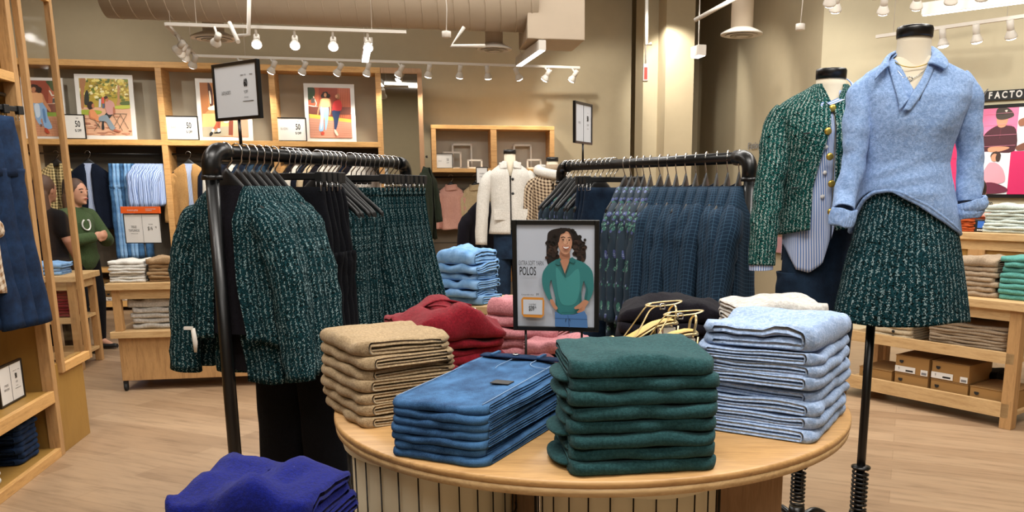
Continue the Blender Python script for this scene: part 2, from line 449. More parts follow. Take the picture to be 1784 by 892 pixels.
def dup(o, loc=None, rot=None, label=None, group=None, parent=None):
    def rec(x, par):
        y = x.copy(); C.objects.link(y); y.parent = par
        for ch in x.children: rec(ch, y)
        return y
    r = rec(o, parent)
    if loc is not None: r.location = loc
    if rot is not None: r.rotation_euler = (0, 0, rot) if isinstance(rot, (int, float)) else rot
    if label: r['label'] = label
    if group: r['group'] = group
    return r
ORD = ['first', 'second', 'third', 'fourth', 'fifth', 'sixth', 'seventh', 'eighth', 'ninth', 'tenth', 'eleventh', 'twelfth', 'thirteenth', 'fourteenth', 'fifteenth', 'sixteenth']
def sm(x, a, b): 
    x = min(1, max(0, (x - a) / (b - a))); return x * x * (3 - 2 * x)
def interp(tab, x):
    if x <= tab[0][0]: return tab[0][1]
    for (a, p), (b, q) in zip(tab, tab[1:]):
        if x <= b: 
            t_ = (x - a) / (b - a); return p + (q - p) * t_
    return tab[-1][1]
def spline(pts, n=6, closed=False):
    pts = [V(p) for p in pts]; m = len(pts); out = []
    for i in range(m if closed else m - 1):
        p1, p2 = pts[i], pts[(i + 1) % m]
        p0 = pts[(i - 1) % m] if (closed or i > 0) else p1
        p3 = pts[(i + 2) % m] if (closed or i + 2 < m) else p2
        for k in range(n):
            t_ = k / n
            out.append(.5 * ((2 * p1) + (-p0 + p2) * t_ + (2 * p0 - 5 * p1 + 4 * p2 - p3) * t_ ** 2 + (-p0 + 3 * p1 - 3 * p2 + p3) * t_ ** 3))
    if not closed: out.append(pts[-1])
    return out
def N3(x, y, z): return noise.noise(V((x, y, z)))
A10 = math.atan(.19); UX = V((cos(A10), sin(A10), 0)); VX = V((-sin(A10), cos(A10), 0))

# ------------------------------------------------------------------ text
def text_mesh(mb, s, size, x, z, y=0, sx=.62, mi=0, align='CENTER', bold=0.0, shear=0):
    cu = bpy.data.curves.new('lettering', 'FONT'); cu.body = s; cu.size = size; cu.align_x = align; cu.align_y = 'CENTER'; cu.offset = bold; cu.shear = shear
    cu.resolution_u = 3
    o = bpy.data.objects.new('lettering', cu); C.objects.link(o)
    dg = bpy.context.evaluated_depsgraph_get()
    me = bpy.data.meshes.new_from_object(o.evaluated_get(dg))
    vs = [(x + p.co.x * sx, y, z + p.co.y) for p in me.vertices]; fs = [tuple(p.vertices) for p in me.polygons]
    mb.add(vs, fs, None, mi, False)
    bpy.data.objects.remove(o); bpy.data.curves.remove(cu); bpy.data.meshes.remove(me)

def sign(label, w_, h_, loc, rot, lines, cat='sign', fw=.012, paper='paperw', stem=None, group=None, divider=False, pict=None, mats=('ink', 'greyink'), name='framed_sign', extra=None, tilt=0):
    # local: x right, z up, face towards -y ; origin bottom centre
    r_ = thing(name, label, cat, loc, (tilt, 0, rot) if tilt else rot, group)
    f = MB(); d = .016
    for a, b in (((-w_ / 2, 0, 0), (-w_ / 2 + fw, d, h_)), ((w_ / 2 - fw, 0, 0), (w_ / 2, d, h_)), ((-w_ / 2 + fw, 0, 0), (w_ / 2 - fw, d, fw)), ((-w_ / 2 + fw, 0, h_ - fw), (w_ / 2 - fw, d, h_))):
        f.box(a, b)
    f.build('sign_frame', 'black', r_, bevel=.0015)
    p = MB(); p.box((-w_ / 2 + fw * .6, .005, fw * .6), (w_ / 2 - fw * .6, .012, h_ - fw * .6)); p.build('printed_card', paper, r_)
    tm = MB(); tl = MB()
    for ln in lines:
        k = dict(ln[4]) if len(ln) > 4 else {}
        text_mesh(tm if ln[2] > 0 else tl, ln[0], ln[1] * h_, ln[2] * w_, ln[3] * h_, .0035, **k)
    if tl.v: tl.build('product_lettering', list(mats), r_)
    if divider: tm.box((-.0008, .003, fw), (.0008, .0045, h_ - fw), 1)
    if extra: extra(tm, w_, h_)
    if tm.v: tm.build('price_lettering', list(mats), r_)
    if stem:
        s_ = MB(); s_.tube([(0, .008, 0.002), (0, .008, -stem)], .006, 8); s_.build('sign_stem', 'black', r_)
    return r_
def sale(lines_left, pct, sx=.5, size=.075, a=.25):
    L = [(pct, .17, a, .62, dict(sx=.62, bold=.002)), ('% OFF', .07, a, .47, dict(sx=.6)), ('TAKE', .035, a, .76, dict(sx=.6, mi=0)), ('ticketed price', .035, a, .38, dict(sx=.6))]
    for s_, y in lines_left: L.append((s_, size, -.23, y, dict(sx=sx)))
    return L
def rules(tm, w_, h_):
    tm.box((.14 * w_, .003, .31 * h_), (.37 * w_, .0042, .316 * h_), 0)
    tm.box((.12 * w_, .003, .76 * h_), (.18 * w_, .0042, .765 * h_), 0); tm.box((.32 * w_, .003, .76 * h_), (.38 * w_, .0042, .765 * h_), 0)

# ================================================================== ROOM
def prism(name, mat, pts, z0, z1):
    mb = MB(); n = len(pts)
    vs = [(x, y, z0) for x, y in pts] + [(x, y, z1) for x, y in pts]
    mb.add(vs, [tuple(reversed(range(n))), tuple(range(n, 2 * n))] + [(i, (i + 1) % n, n + (i + 1) % n, n + i) for i in range(n)], smooth=False)
    return struct(mb.build(name, mat))
HC = 5.2
prism('floor', 'floor', [(-9, -5), (8, -5), (8, 16), (-9, 16)], -.1, 0)
prism('ceiling', 'ceil', [(-9, -5), (8, -5), (8, 16), (-9, 16)], HC, HC + .1)
def wallseg(name, a, b, th=.15, mat='wall'):
    a, b = V((*a, 0)), V((*b, 0)); d = (b - a).normalized(); nrm = V((-d.y, d.x, 0))
    p = [a, b, b + nrm * th, a + nrm * th]
    return prism(name, mat, [(q.x, q.y) for q in p], 0, HC)
def wy(x): return 11.42 + .19 * (x + 2.45)
wallseg('wall_back', (-6.33, wy(-6.33)), (.78, wy(.78)))
wallseg('wall_back_left', (-8.9, 9.6), (-6.33, wy(-6.33)))
wallseg('wall_left', (-8.9, -5), (-8.9, 9.6))
wallseg('wall_alcove', (.79, wy(.78)), (.80, 13.6)); wallseg('wall_alcove_back', (.80, 13.6), (1.936, 13.5))
wallseg('wall_fitting_rooms', (1.936, 13.5), (2.65, 9.362))
wallseg('wall_right_back', (2.65, 9.362), (7.9, 9.29 - .8 * 5.16), mat='wall_cream')
wallseg('wall_right', (7.9, 5.16), (7.9, -5))
wallseg('wall_front', (7.9, -5), (-8.9, -5))
# square pillar
pc = at(1160, 100, 11.2)
mb = MB(); mm_ = Matrix.Translation((pc.x, 11.2, 0)) @ Matrix.Rotation(A10, 4, 'Z')
mb.box((0, 0, 0), (.38, .75, HC), mat=mm_); struct(mb.build('wall_pillar', 'pillar'))
mb = MB(); mb.box((-.2, .35, 0), (0, .75, HC), mat=mm_); struct(mb.build('trim_1', 'wall'))
# wall seam groove
# ------------------------------------------------------------------ ceiling services
dz = 3.55
dA, dB = V((-6.2, 8.9, 0)), V((-.42, 9.9, 0))
pA = at(180, -35, 8.7); pB = at(930, -3, 9.6)
duct = thing('spiral_duct', 'round spiral air duct running below the ceiling', 'duct', pA)
rr = .35
mb = MB(); mb.tube([V((0, 0, 0)), pB - pA], rr, 28); mb.build('duct_pipe', 'duct', duct)
mb = MB(); dirn = (pB - pA); L = dirn.length; n_ = 26
q = dirn.to_track_quat('Z', 'Y')
hel = [q @ V((cos(a * 2 * pi / 18) * (rr + .001), sin(a * 2 * pi / 18) * (rr + .001), L * a / (18 * n_))) for a in range(18 * n_ + 1)]
mb.tube(hel, .006, 5); mb.build('spiral_seam', 'duct', duct)
b0 = at(920, 70, 9.4); b1 = at(1030, 70, 9.6)
box = thing('duct_plenum', 'large square duct box at the right end of the spiral duct', 'duct', (b0.x, 9.3, b0.z), A10)
mb = MB(); mb.box((0, 0, 0), (.62, .75, 1.3)); mb.build('plenum_box', 'duct', box, bevel=.01)
mb = MB(); mb.box((-.02, -.02, .45), (.64, .77, .48)); mb.build('flange', 'duct', box)
def diffuser(px, py, z, rad, neck, label):
    p = onz(px, py, z); r_ = thing('ceiling_diffuser', label, 'air vent', p, 0, None)
    mb = MB(); mb.lathe([(rad, 0), (rad, .015), (rad * .8, .04), (rad * .5, .07)], 32); mb.build('outer_ring', 'white', r_)
    for k, q_ in enumerate((.78, .55, .33)):
        m2 = MB(); m2.lathe([(rad * q_, -.008 - .004 * k), (rad * (q_ - .07), -.012 - .004 * k), (rad * (q_ - .12), .0), (rad * (q_ - .05), .006)], 32)
        m2.build('louvre_ring', 'white' if k != 1 else 'offwhite', r_)
    m3 = MB(); m3.lathe([(neck, .06), (neck, .9)], 24); m3.build('duct_neck', 'duct', r_)
diffuser(373, 68, 3.1, .24, .11, 'round white ceiling vent left, behind the upper track rail')
diffuser(861, 87, 3.05, .20, .10, 'round white ceiling vent below the duct, right of centre')
diffuser(1292, 61, 3.1, .22, .115, 'round white ceiling vent above the fitting rooms text')
def pipes(label, pts, r=.02):
    mb = MB(); P = [onz(px, py, z) if z else at(px, py, Y) for px, py, z, Y in pts]
    mb.tube(P, r, 8); o = mb.build('sprinkler_pipe', 'white'); tag(o, label, 'pipe')
pipes('thin white sprinkler pipe elbow beside the left round vent', [(400, 40, 0, 8.2), (415, 73, 0, 8.0), ])
pipes('white pipe bend hanging left of the round vent', [(434, 0, 0, 8.4), (433, 60, 0, 8.4), (415, 63, 0, 8.4)])
pipes('white sprinkler pipe angled down beside the middle round vent', [(808, 48, 0, 8.7), (786, 80, 0, 8.6), (845, 80, 0, 8.7)])
pipes('long white pipe rising right from the pillar', [(1211, 35, 0, 8.8), (1290, -8, 0, 8.4)], .022)
pipes('short white pipe stub left of the pillar', [(1127, -10, 0, 10), (1126, 78, 0, 10), (1135, 76, 0, 10)], .02)
def sensor(px, py, label, Y=8):
    p = at(px, py, Y); r_ = thing('ceiling_sensor', label, 'sensor', p)
    mb = MB(); mb.lathe([(.03, 0), (.042, .005), (.042, .055), (.02, .06)], 16); mb.build('sensor_body', 'white', r_)
    mb = MB(); mb.tube([(0, 0, .06), (0.01, 0, .25), (-.005, 0, .5)], .004, 6); mb.build('cable', 'white', r_)
sensor(778, 66, 'small white sensor hanging below the spiral duct')
sensor(1394, 53, 'small white sensor hanging right of the round vent')
def linear(label, a, b, h=.1, w_=.07, wires=True):
    a, b = V(a), V(b); d = b - a; L = d.length; r_ = thing('linear_pendant_light', label, 'ceiling light', a, 0)
    r_.rotation_euler = (0, 0, atan2(d.y, d.x))
    mb = MB(); mb.box((0, -w_ / 2, 0), (L, w_ / 2, h)); mb.build('housing', 'white', r_, bevel=.004)
    mb = MB(); mb.box((.01, -w_ / 2 + .008, -.006), (L - .01, w_ / 2 - .008, 0)); mb.build('diffuser', 'glowl', r_)
    mb = MB()
    for x in (.1, L - .1): 
        m_ = MB(); m_.tube([(x, 0, h), (x, 0, h + 1.2)], .003, 6); m_.build('suspension_wire', 'white', r_)
linear('short glowing linear light pointing at viewer above the shelf wall', onz(636, 108, 3.0), onz(642, 75, 3.0), .06, .09)
linear('glowing linear light slanting up right below the duct box', onz(904, 115, 2.95), onz(945, 87, 2.95), .1, .08)
linear('tiny glowing linear light right of the pillar', onz(1210, 101, 2.95), onz(1223, 96, 2.95), .11, .1)
linear('long glowing linear light at the upper right edge', onz(1606, 27, 2.95), onz(1800, 2, 2.95), .1, .045)
# exit-like red sign on stem left of the pillar
p = at(1124, 142, 10.2); r_ = thing('exit_sign', 'small hanging exit sign seen edge on, left of pillar', 'sign', p)
mb = MB(); mb.box((-.03, -.06, 0), (.03, .06, .19)); mb.build('sign_box', 'white', r_, bevel=.004)
mb = MB(); mb.box((-.018, -.065, .02), (.018, -.06, .15)); mb.build('red_panel', plain('lit_red', '#e03a30', .5, emit=1.2), r_)
mb = MB(); mb.tube([(0, 0, .19), (0, 0, 1.3)], .008, 6); mb.build('stem', 'white', r_)

# track rails and spot heads
def rail(label, a, b):
    mb = MB(); a, b = V(a), V(b); d = (b - a); L = d.length
    r_ = thing('track_rail', label, 'light track', a, (0, -math.asin(d.z / L), atan2(d.y, d.x)))
    mb.box((0, -.018, -.015), (L, .018, .015)); mb.build('rail', 'white', r_)
    for x in (.12 * L, .85 * L):
        m_ = MB(); m_.tube([(x, 0, .015), (x, 0, 1.3)], .003, 6); m_.build('suspension_wire', 'white', r_)
zt = 3.05
T0, T1, T2, T3 = onz(290, 42, zt), onz(708, 56, zt), onz(340, 97, zt), onz(1010, 118, zt)
rail('upper white light track above the shelf wall, nearest rail', T0, T1)
rail('short white light track joining the two long rails', T0, T2)
rail('lower long white light track running above the poster shelves', T2, T3)
q0, q1 = onz(1527, 64, 2.95), onz(1800, 26, 2.95)
rail('white light track behind the tall mannequin on the right', q0, q1)
rail('white light track cropped by the top right edge', onz(1440, -2, 3.14), onz(1487, -8, 3.14))
rail('white light track above the long linear light', onz(1520, -3, 3.14), onz(1760, -22, 3.14))
RAIL = None
def under(px, py, z):
    # the point below the rail in this pixel column
    if RAIL is None: return onz(px, py, z)
    a, b = RAIL; lo, hi = 0.0, 1.0
    def ppx(t_): q_ = a.lerp(b, t_); return CX + FPX * q_.x / (q_.y * cp - (q_.z - EYE) * sp)
    sgn = 1 if ppx(1) > ppx(0) else -1
    for _ in range(30):
        m_ = (lo + hi) / 2
        if (ppx(m_) - px) * sgn < 0: lo = m_
        else: hi = m_
    q_ = a.lerp(b, (lo + hi) / 2); p = at(px, py, q_.y); p.x = q_.x; p.z = min(p.z, q_.z - .165); return p
def head(px, py, z, aim, power, label, tiltdeg=25, ang=0, group=None):
    """px,py = the lens centre in the photo"""
    p = under(px, py, z)
    d = (V(aim) - p).normalized()
    # body direction: mostly down with a tilt towards the aim
    q_ = d.to_track_quat('-Z', 'Y')
    r_ = thing('track_spotlight', label, 'spotlight', p, q_.to_euler(), group or 'track spotlights')
    mb = MB(); mb.lathe([(.047, .0), (.052, .004), (.05, .02), (.032, .06), (.028, .07)], 20); mb.build('lamp_bell', 'white', r_)
    mb = MB(); mb.lathe([(.001, -.016), (.02, -.014), (.038, -.008), (.047, .001), (.047, .004)], 20); mb.build('lamp_lens', 'glow', r_)
    mb = MB(); mb.lathe([(.028, .068), (.03, .07), (.03, .15), (.02, .155)], 16); mb.build('lamp_socket', 'white', r_)
    mb = MB(); inv = q_.inverted()
    top = inv @ V((0, 0, (RAIL[0].z - p.z) if RAIL else .19)); mb.tube([(0, 0, .11), top], .012, 8); mb.build('stem', 'white', r_)
    if power:
        l = bpy.data.lights.new('lamp', 'SPOT'); l.energy = power; l.spot_size = R(62); l.spot_blend = .7; l.color = (1, .92, .78); l.shadow_soft_size = .04
        lo = bpy.data.objects.new('lamp', l); C.objects.link(lo); lo.parent = r_; lo.location = (0, 0, -.03)
zh = 2.88
def wallpt(px, zz): 
    # point on the back wall under the pixel column
    k = (px - CX) / FPX; y = (11.42 + .19 * 2.45) / (1 - .19 * k); return (k * y, y - .3, zz)
W1 = 52
RAIL = (T0, T2)
for i, (px, py, ap, az) in enumerate([(305, 77, 150, 1.4), (312, 90, 230, 1.4), (320, 97, 290, 1.4), (333, 107, 330, 2.0)]):
    head(px, py, zh, wallpt(ap, az), W1, ORD[i] + ' spotlight from the left corner on the short joining track')
RAIL = (T0, T1)
for i, (px, py, ap, az) in enumerate([(373, 69, 330, 1.6), (445, 71, 470, 1.3), (512, 73, 560, 1.2), (579, 75, 640, 1.4), (640, 73, 720, 1.6)]):
    head(px, py, zh + .02, (at(px, 300, 6.3).x, 6.2, .6) if i else wallpt(ap, az), W1 * .8, ORD[i] + ' spotlight along the upper light track, counted from the left')
RAIL = (T2, T3)
for i, (px, py, ap, az) in enumerate([(412, 112, 400, 2.2), (470, 124, 450, 2.0), (524, 122, 500, 2.0), (585, 127, 560, 2.2), (637, 123, 620, 1.8), (692, 129, 650, 2.0), (745, 128, 740, 1.9), (800, 131, 800, 2.0), (850, 132, 870, 2.0), (905, 133, 960, 2.0), (948, 135, 900, 2.2), (995, 137, 940, 2.2)]):
    head(px, py, zh, wallpt(ap, az), W1, ORD[i] + ' spotlight along the lower light track, counted from the left')
RAIL = (q0, q1)
for i, (px, py) in enumerate([(1646, 76), (1705, 67), (1765, 59)]):
    head(px, py, 2.78, (at(px, 200, 8.2).x, 8.0, 1.7), W1 * .8, ORD[i] + ' spotlight right of the tall mannequin on its track')
RAIL = None
for i, (px, py) in enumerate([(1445, 8), (1455, 19), (1538, 23), (1596, 14), (1656, 5), (1710, -2)]):
    head(px, py, 2.95, (at(px, 250, 8).x, 8.6, 1.2), W1 * .6, ORD[i] + ' spotlight along the top right edge, counted from the left')

# ================================================================== BACK SHELF WALL
UO = V((-2.45, 11.0, 0))       # right front corner of the three bays
def loc_u(x, y=0, z=0): return UO + UX * x + VX * y + V((0, 0, z))
def ux_from_px(px, yoff=0, z=2.3):
    # local x on a plane yoff behind the unit's front, under a pixel column, at height z
    k = (px - CX) / FPX; o = UO + VX * yoff
    return (k * (o.y * cp - (z - EYE) * sp) - o.x) / (UX.x - k * UX.y * cp)
posts = [ux_from_px(p) for p in (-30, 26, 283, 478, 662)]
zs_top, zs_board = 2.94, 2.06
unit = thing('wall_shelving', 'long oak wall shelving with poster cubbies above hanging rails', 'shelving', UO, A10)
x0, x1 = posts[1] - .3, posts[4]
mb = MB(); mb.box((x0, 0, zs_top), (x1 + .03, .38, zs_top + .07)); mb.build('top_board', 'oak_u', unit, bevel=.003)
mb = MB(); mb.box((x0, 0, zs_board - .03), (x1, .38, zs_board + .035)); mb.build('cubby_shelf', 'oak_u', unit, bevel=.003)
for pxx in posts[1:]:
    mb = MB(); mb.box((pxx - .035, 0.002, 0), (pxx + .035, .38, zs_top)); mb.build('upright', 'oak', unit, bevel=.003)
mb = MB(); mb.box((x0, .36, zs_board), (x1, .385, zs_top)); mb.build('cubby_back', plain('cubby_back_paint', '#a8a08e', .8), unit)
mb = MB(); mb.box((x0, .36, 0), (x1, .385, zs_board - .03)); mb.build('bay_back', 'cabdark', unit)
mb = MB(); mb.box((x0, .02, .05), (x1, .36, .12)); mb.build('bottom_shelf', 'oak_u', unit)
mb = MB(); mb.box((x0, .06, .48), (x1, .36, .53)); mb.build('lower_shelf', 'oak_u', unit)
for a, b in zip(posts[1:], posts[2:]):
    mb = MB(); mb.tube([(a, .16, 1.93), (b, .16, 1.93)], .012, 8); mb.build('hanging_rail', 'black', unit)
# mirror panel at its right end
mw = ux_from_px(733) - x1
mr = thing('tall_wall_mirror', 'tall oak-edged wall mirror right of the poster shelves', 'mirror', loc_u(x1 + .035), A10)
mb = MB(); mb.box((0, .02, 0.05), (mw - .06, .03, zs_top)); mb.build('mirror_glass', 'mirror', mr)
mb = MB(); mb.box((mw - .06, 0, 0), (mw, .1, zs_top + .07)); mb.box((0, 0, zs_top), (mw - .06, .1, zs_top + .07)); mb.build('mirror_frame', wood('oak_pinkish', '#a07a58', '#b8906c', (14, 14, 1)), mr, bevel=.003)
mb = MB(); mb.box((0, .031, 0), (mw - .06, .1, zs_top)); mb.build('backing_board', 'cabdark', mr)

# ------------------------------------------------------------------ printed posters
def invq(q_, x, y):
    (x0_, y0_), (x1_, y1_), (x2_, y2_), (x3_, y3_) = q_   # TL TR BR BL
    v_ = (y - (y0_ + y1_) / 2) / ((y2_ + y3_) / 2 - (y0_ + y1_) / 2)
    for _ in range(4):
        xl = x0_ + (x3_ - x0_) * v_; xr = x1_ + (x2_ - x1_) * v_; u_ = (x - xl) / (xr - xl)
        yt = y0_ + (y1_ - y0_) * u_; yb = y3_ + (y2_ - y3_) * u_; v_ = (y - yt) / (yb - yt)
    return u_, v_
class Pic:
    """printed picture: flat shapes in crop pixels laid on a panel"""
    def __init__(s, quad, w_, h_, y0=0): s.q, s.w, s.h, s.mb, s.mats, s.k, s.y0 = quad, w_, h_, MB(), [], 0, y0
    def m(s, h):
        key = 'ink' + h
        if key not in M: M[key] = plain('print_' + h.strip('#'), h, .45)
        if key not in s.mats: s.mats.append(key)
        return s.mats.index(key)
    def pt(s, x, y):
        u_, v_ = invq(s.q, x, y); u_ = min(1, max(0, u_)); v_ = min(1, max(0, v_))
        return ((u_ - .5) * s.w, s.y0 - .0004 * s.k, (1 - v_) * s.h)
    def sh(s, h, pts, smooth=True):
        s.k += 1
        if smooth: pts = [(p.x, p.y) for p in spline([(a, b, 0) for a, b in pts], 4, True)]
        s.mb.poly([s.pt(*p) for p in pts], s.m(h)); return s
    def blob(s, h, x, y, r, ry=None, n=12):
        ry = ry or r
        return s.sh(h, [(x + r * cos(2 * pi * i / n), y + ry * sin(2 * pi * i / n)) for i in range(n)], False)
    def rect(s, h, x0_, y0_, x1_, y1_): return s.sh(h, [(x0_, y0_), (x1_, y0_), (x1_, y1_), (x0_, y1_)], False)
    def line(s, h, pts, wd):
        for (ax, ay), (bx, by) in zip(pts, pts[1:]):
            dx, dy = bx - ax, by - ay; L_ = sqrt(dx * dx + dy * dy) or 1; nx, ny = -dy / L_ * wd / 2, dx / L_ * wd / 2
            s.sh(h, [(ax + nx, ay + ny), (bx + nx, by + ny), (bx - nx, by - ny), (ax - nx, ay - ny)], False); s.k -= 1
        s.k += 1; return s
    def bg(s, h):
        s.mb.poly([(-s.w / 2, s.y0, 0), (s.w / 2, s.y0, 0), (s.w / 2, s.y0, s.h), (-s.w / 2, s.y0, s.h)], s.m(h)); return s
    def done(s, parent, loc=(0, 0, 0)): return s.mb.build('printed_picture', s.mats, parent, loc)
def framed(label, loc, rot, w_, h_, pic, quad, tilt=0, bw=.05, name='framed_poster'):
    r_ = thing(name, label, 'poster', loc, (tilt, 0, rot))
    mb = MB(); mb.box((-w_ / 2, 0, 0), (w_ / 2, .025, h_)); mb.build('white_mount', 'paperw', r_, bevel=.002)
    P = Pic(quad, w_ - 2 * bw, h_ - 2 * bw, -.0012); pic(P); P.done(r_, (0, 0, bw)); return r_
rnd = random.Random(3)
def pic_a(P):   # woman in peach top and jeans before a brick building
    P.bg('#b5644a'); P.rect('#9a4b38', 170, 220, 340, 500); P.sh('#3e5636', [(320, 225), (460, 225), (460, 330), (380, 345), (340, 280)])
    P.sh('#e2ddcf', [(340, 335), (352, 335), (372, 385), (430, 380), (430, 392), (365, 398)], False)
    P.rect('#4c4f50', 375, 425, 440, 478); P.line('#ddd5c6', [(375, 422), (440, 418)], 7); P.line('#ddd5c6', [(378, 482), (440, 478)], 7)
    P.rect('#7c4a3e', 165, 490, 470, 590); P.line('#c9a58f', [(165, 500), (470, 482)], 9)
    P.rect('#7f9a3c', 165, 585, 475, 635); P.rect('#c98f6d', 165, 632, 485, 862)
    for k in range(9): P.line('#b27555', [(170 + k * 38, 645), (150 + k * 48, 858)], 3)
    for k in range(7): P.line('#ddab8b', [(165, 655 + k * 28), (480, 650 + k * 29)], 3)
    P.sh('#8ab0d8', [(225, 480), (320, 470), (335, 560), (345, 640), (385, 765), (325, 765), (300, 660), (290, 690), (310, 740), (290, 745), (250, 665), (240, 600)])
    P.sh('#c8dcef', [(235, 500), (270, 498), (285, 620), (262, 650), (245, 600)]); P.sh('#5d86b8', [(300, 560), (318, 560), (335, 700), (318, 690)])
    P.sh('#c68a64', [(180, 375), (200, 370), (215, 450), (212, 570), (205, 590), (192, 560)]); P.sh('#c68a64', [(280, 370), (300, 385), (320, 450), (368, 560), (355, 575), (310, 500), (285, 430)])
    P.sh('#e0a878', [(195, 370), (250, 362), (290, 375), (300, 440), (300, 475), (225, 482), (210, 430)])
    for x, y, r in ((205, 320, 30), (235, 300, 28), (260, 325, 30), (195, 345, 20), (268, 350, 18), (220, 290, 22)): P.blob('#33221e', x, y, r)
    P.blob('#b87a58', 224, 325, 19, 26); P.rect('#b87a58', 215, 340, 234, 368)
    P.sh('#b0442c', [(325, 770), (345, 775), (368, 825), (350, 832), (328, 810)]); P.sh('#7c5a4c', [(288, 725), (305, 728), (303, 752), (292, 750)])
def pic_b(P):   # two people by a folding table in a park
    P.bg('#b59a3c'); P.rect('#d8a98a', 640, 560, 1260, 875)
    r = random.Random(5)
    for k in range(190):
        P.k = 1 + (k % 9); P.blob(r.choice(['#d9c04c', '#b09a2e', '#7d8a2c', '#e8d878', '#8f7a2a', '#5f6e2a', '#efe6b0']), r.uniform(650, 1200), r.uniform(250, 480), r.uniform(10, 30), r.uniform(8, 22), 7)
    P.k = 12
    P.sh('#a9764f', [(655, 255), (720, 250), (705, 400), (712, 560), (680, 560), (672, 400)]); P.sh('#b9875c', [(1075, 330), (1100, 330), (1105, 480), (1125, 535), (1070, 535), (1082, 470)])
    P.sh('#2c2f25', [(715, 420), (740, 370), (760, 430), (762, 520), (718, 528)]); P.sh('#55672f', [(1120, 500), (1210, 490), (1210, 530), (1115, 530)])
    P.sh('#b6bd4a', [(1060, 545), (1215, 535), (1220, 570), (1060, 575)]); P.sh('#9aa63a', [(690, 590), (900, 600), (870, 640), (690, 640)])
    for k in range(24): P.k = 20 + k % 3; xx, yy = r.uniform(700, 1240), r.uniform(660, 870); P.blob(r.choice(['#c18a6e', '#a8705c', '#e8c0a2']), xx, yy, r.uniform(20, 70), r.uniform(3, 9), 8)
    P.k = 26; P.rect('#c5c8d8', 875, 470, 900, 560); P.rect('#d65a44', 905, 450, 935, 520); P.rect('#55607a', 915, 520, 940, 570)
    P.sh('#222628', [(965, 620), (1030, 630), (1000, 680), (940, 720), (945, 800), (915, 800), (925, 690)])
    P.sh('#c6938c', [(945, 500), (990, 480), (1040, 510), (1055, 570), (1040, 630), (985, 640), (955, 590)]); P.sh('#a9684c', [(1035, 560), (1055, 570), (1060, 630), (1040, 650)])
    P.blob('#b8734f', 965, 475, 18, 24); P.blob('#3b2418', 952, 452, 22, 16); P.blob('#2c1a16', 785, 540, 36, 45); P.blob('#b8734f', 812, 545, 15, 25)
    P.sh('#d98e5e', [(775, 600), (820, 590), (860, 640), (890, 690), (880, 720), (830, 700), (790, 670)]); P.line('#c27a52', [(775, 610), (785, 675), (850, 700)], 16)
    P.sh('#8494a0', [(885, 670), (960, 645), (1000, 690), (1065, 790), (1050, 812), (1010, 800), (960, 720), (890, 715)]); P.sh('#a9644c', [(1055, 800), (1125, 825), (1110, 835), (1055, 825)])
    for pp in ([(1040, 632), (1195, 632)], [(1035, 640), (1150, 820)], [(1120, 640), (1055, 770)], [(1120, 640), (1215, 800)], [(1190, 640), (1110, 800)], [(830, 700), (900, 780)], [(905, 710), (835, 825)], [(840, 710), (905, 800)]): P.line('#4b4638', pp, 5)
def pic_c(P):   # striding legs in a hallway
    P.bg('#c98a54'); P.sh('#a86a3c', [(95, 125), (175, 125), (195, 400), (130, 460), (110, 300)], False); P.sh('#4c2a20', [(175, 130), (200, 145), (225, 220), (238, 345), (205, 360), (185, 240)])
    P.sh('#e7d6bf', [(190, 210), (205, 230), (215, 330), (203, 335), (195, 270)]); P.sh('#8a5a3a', [(260, 190), (285, 180), (290, 340), (262, 350)]); P.rect('#e8b678', 130, 440, 410, 580)
    P.sh('#f0d9bd', [(190, 375), (290, 350), (300, 400), (200, 405)]); P.rect('#a8a08a', 135, 575, 420, 675); P.rect('#7c3a26', 395, 400, 440, 665); P.rect('#e0a488', 440, 400, 620, 690)
    P.blob('#f3dfc0', 370, 520, 30, 22); P.sh('#1d2238', [(285, 300), (350, 270), (360, 480), (310, 495), (265, 470), (270, 380)])
    P.sh('#b4593a', [(280, 490), (318, 495), (300, 560), (250, 620), (230, 610), (262, 550)]); P.sh('#a04c32', [(285, 500), (312, 500), (306, 610), (288, 612)])
    P.sh('#f0e6dc', [(232, 595), (255, 605), (238, 635), (222, 625)]); P.sh('#14110f', [(205, 640), (225, 625), (240, 640), (222, 668), (205, 668)]); P.sh('#14110f', [(250, 635), (312, 622), (312, 640), (260, 645)]); P.sh('#f0e6dc', [(288, 595), (306, 595), (312, 625), (285, 630)])
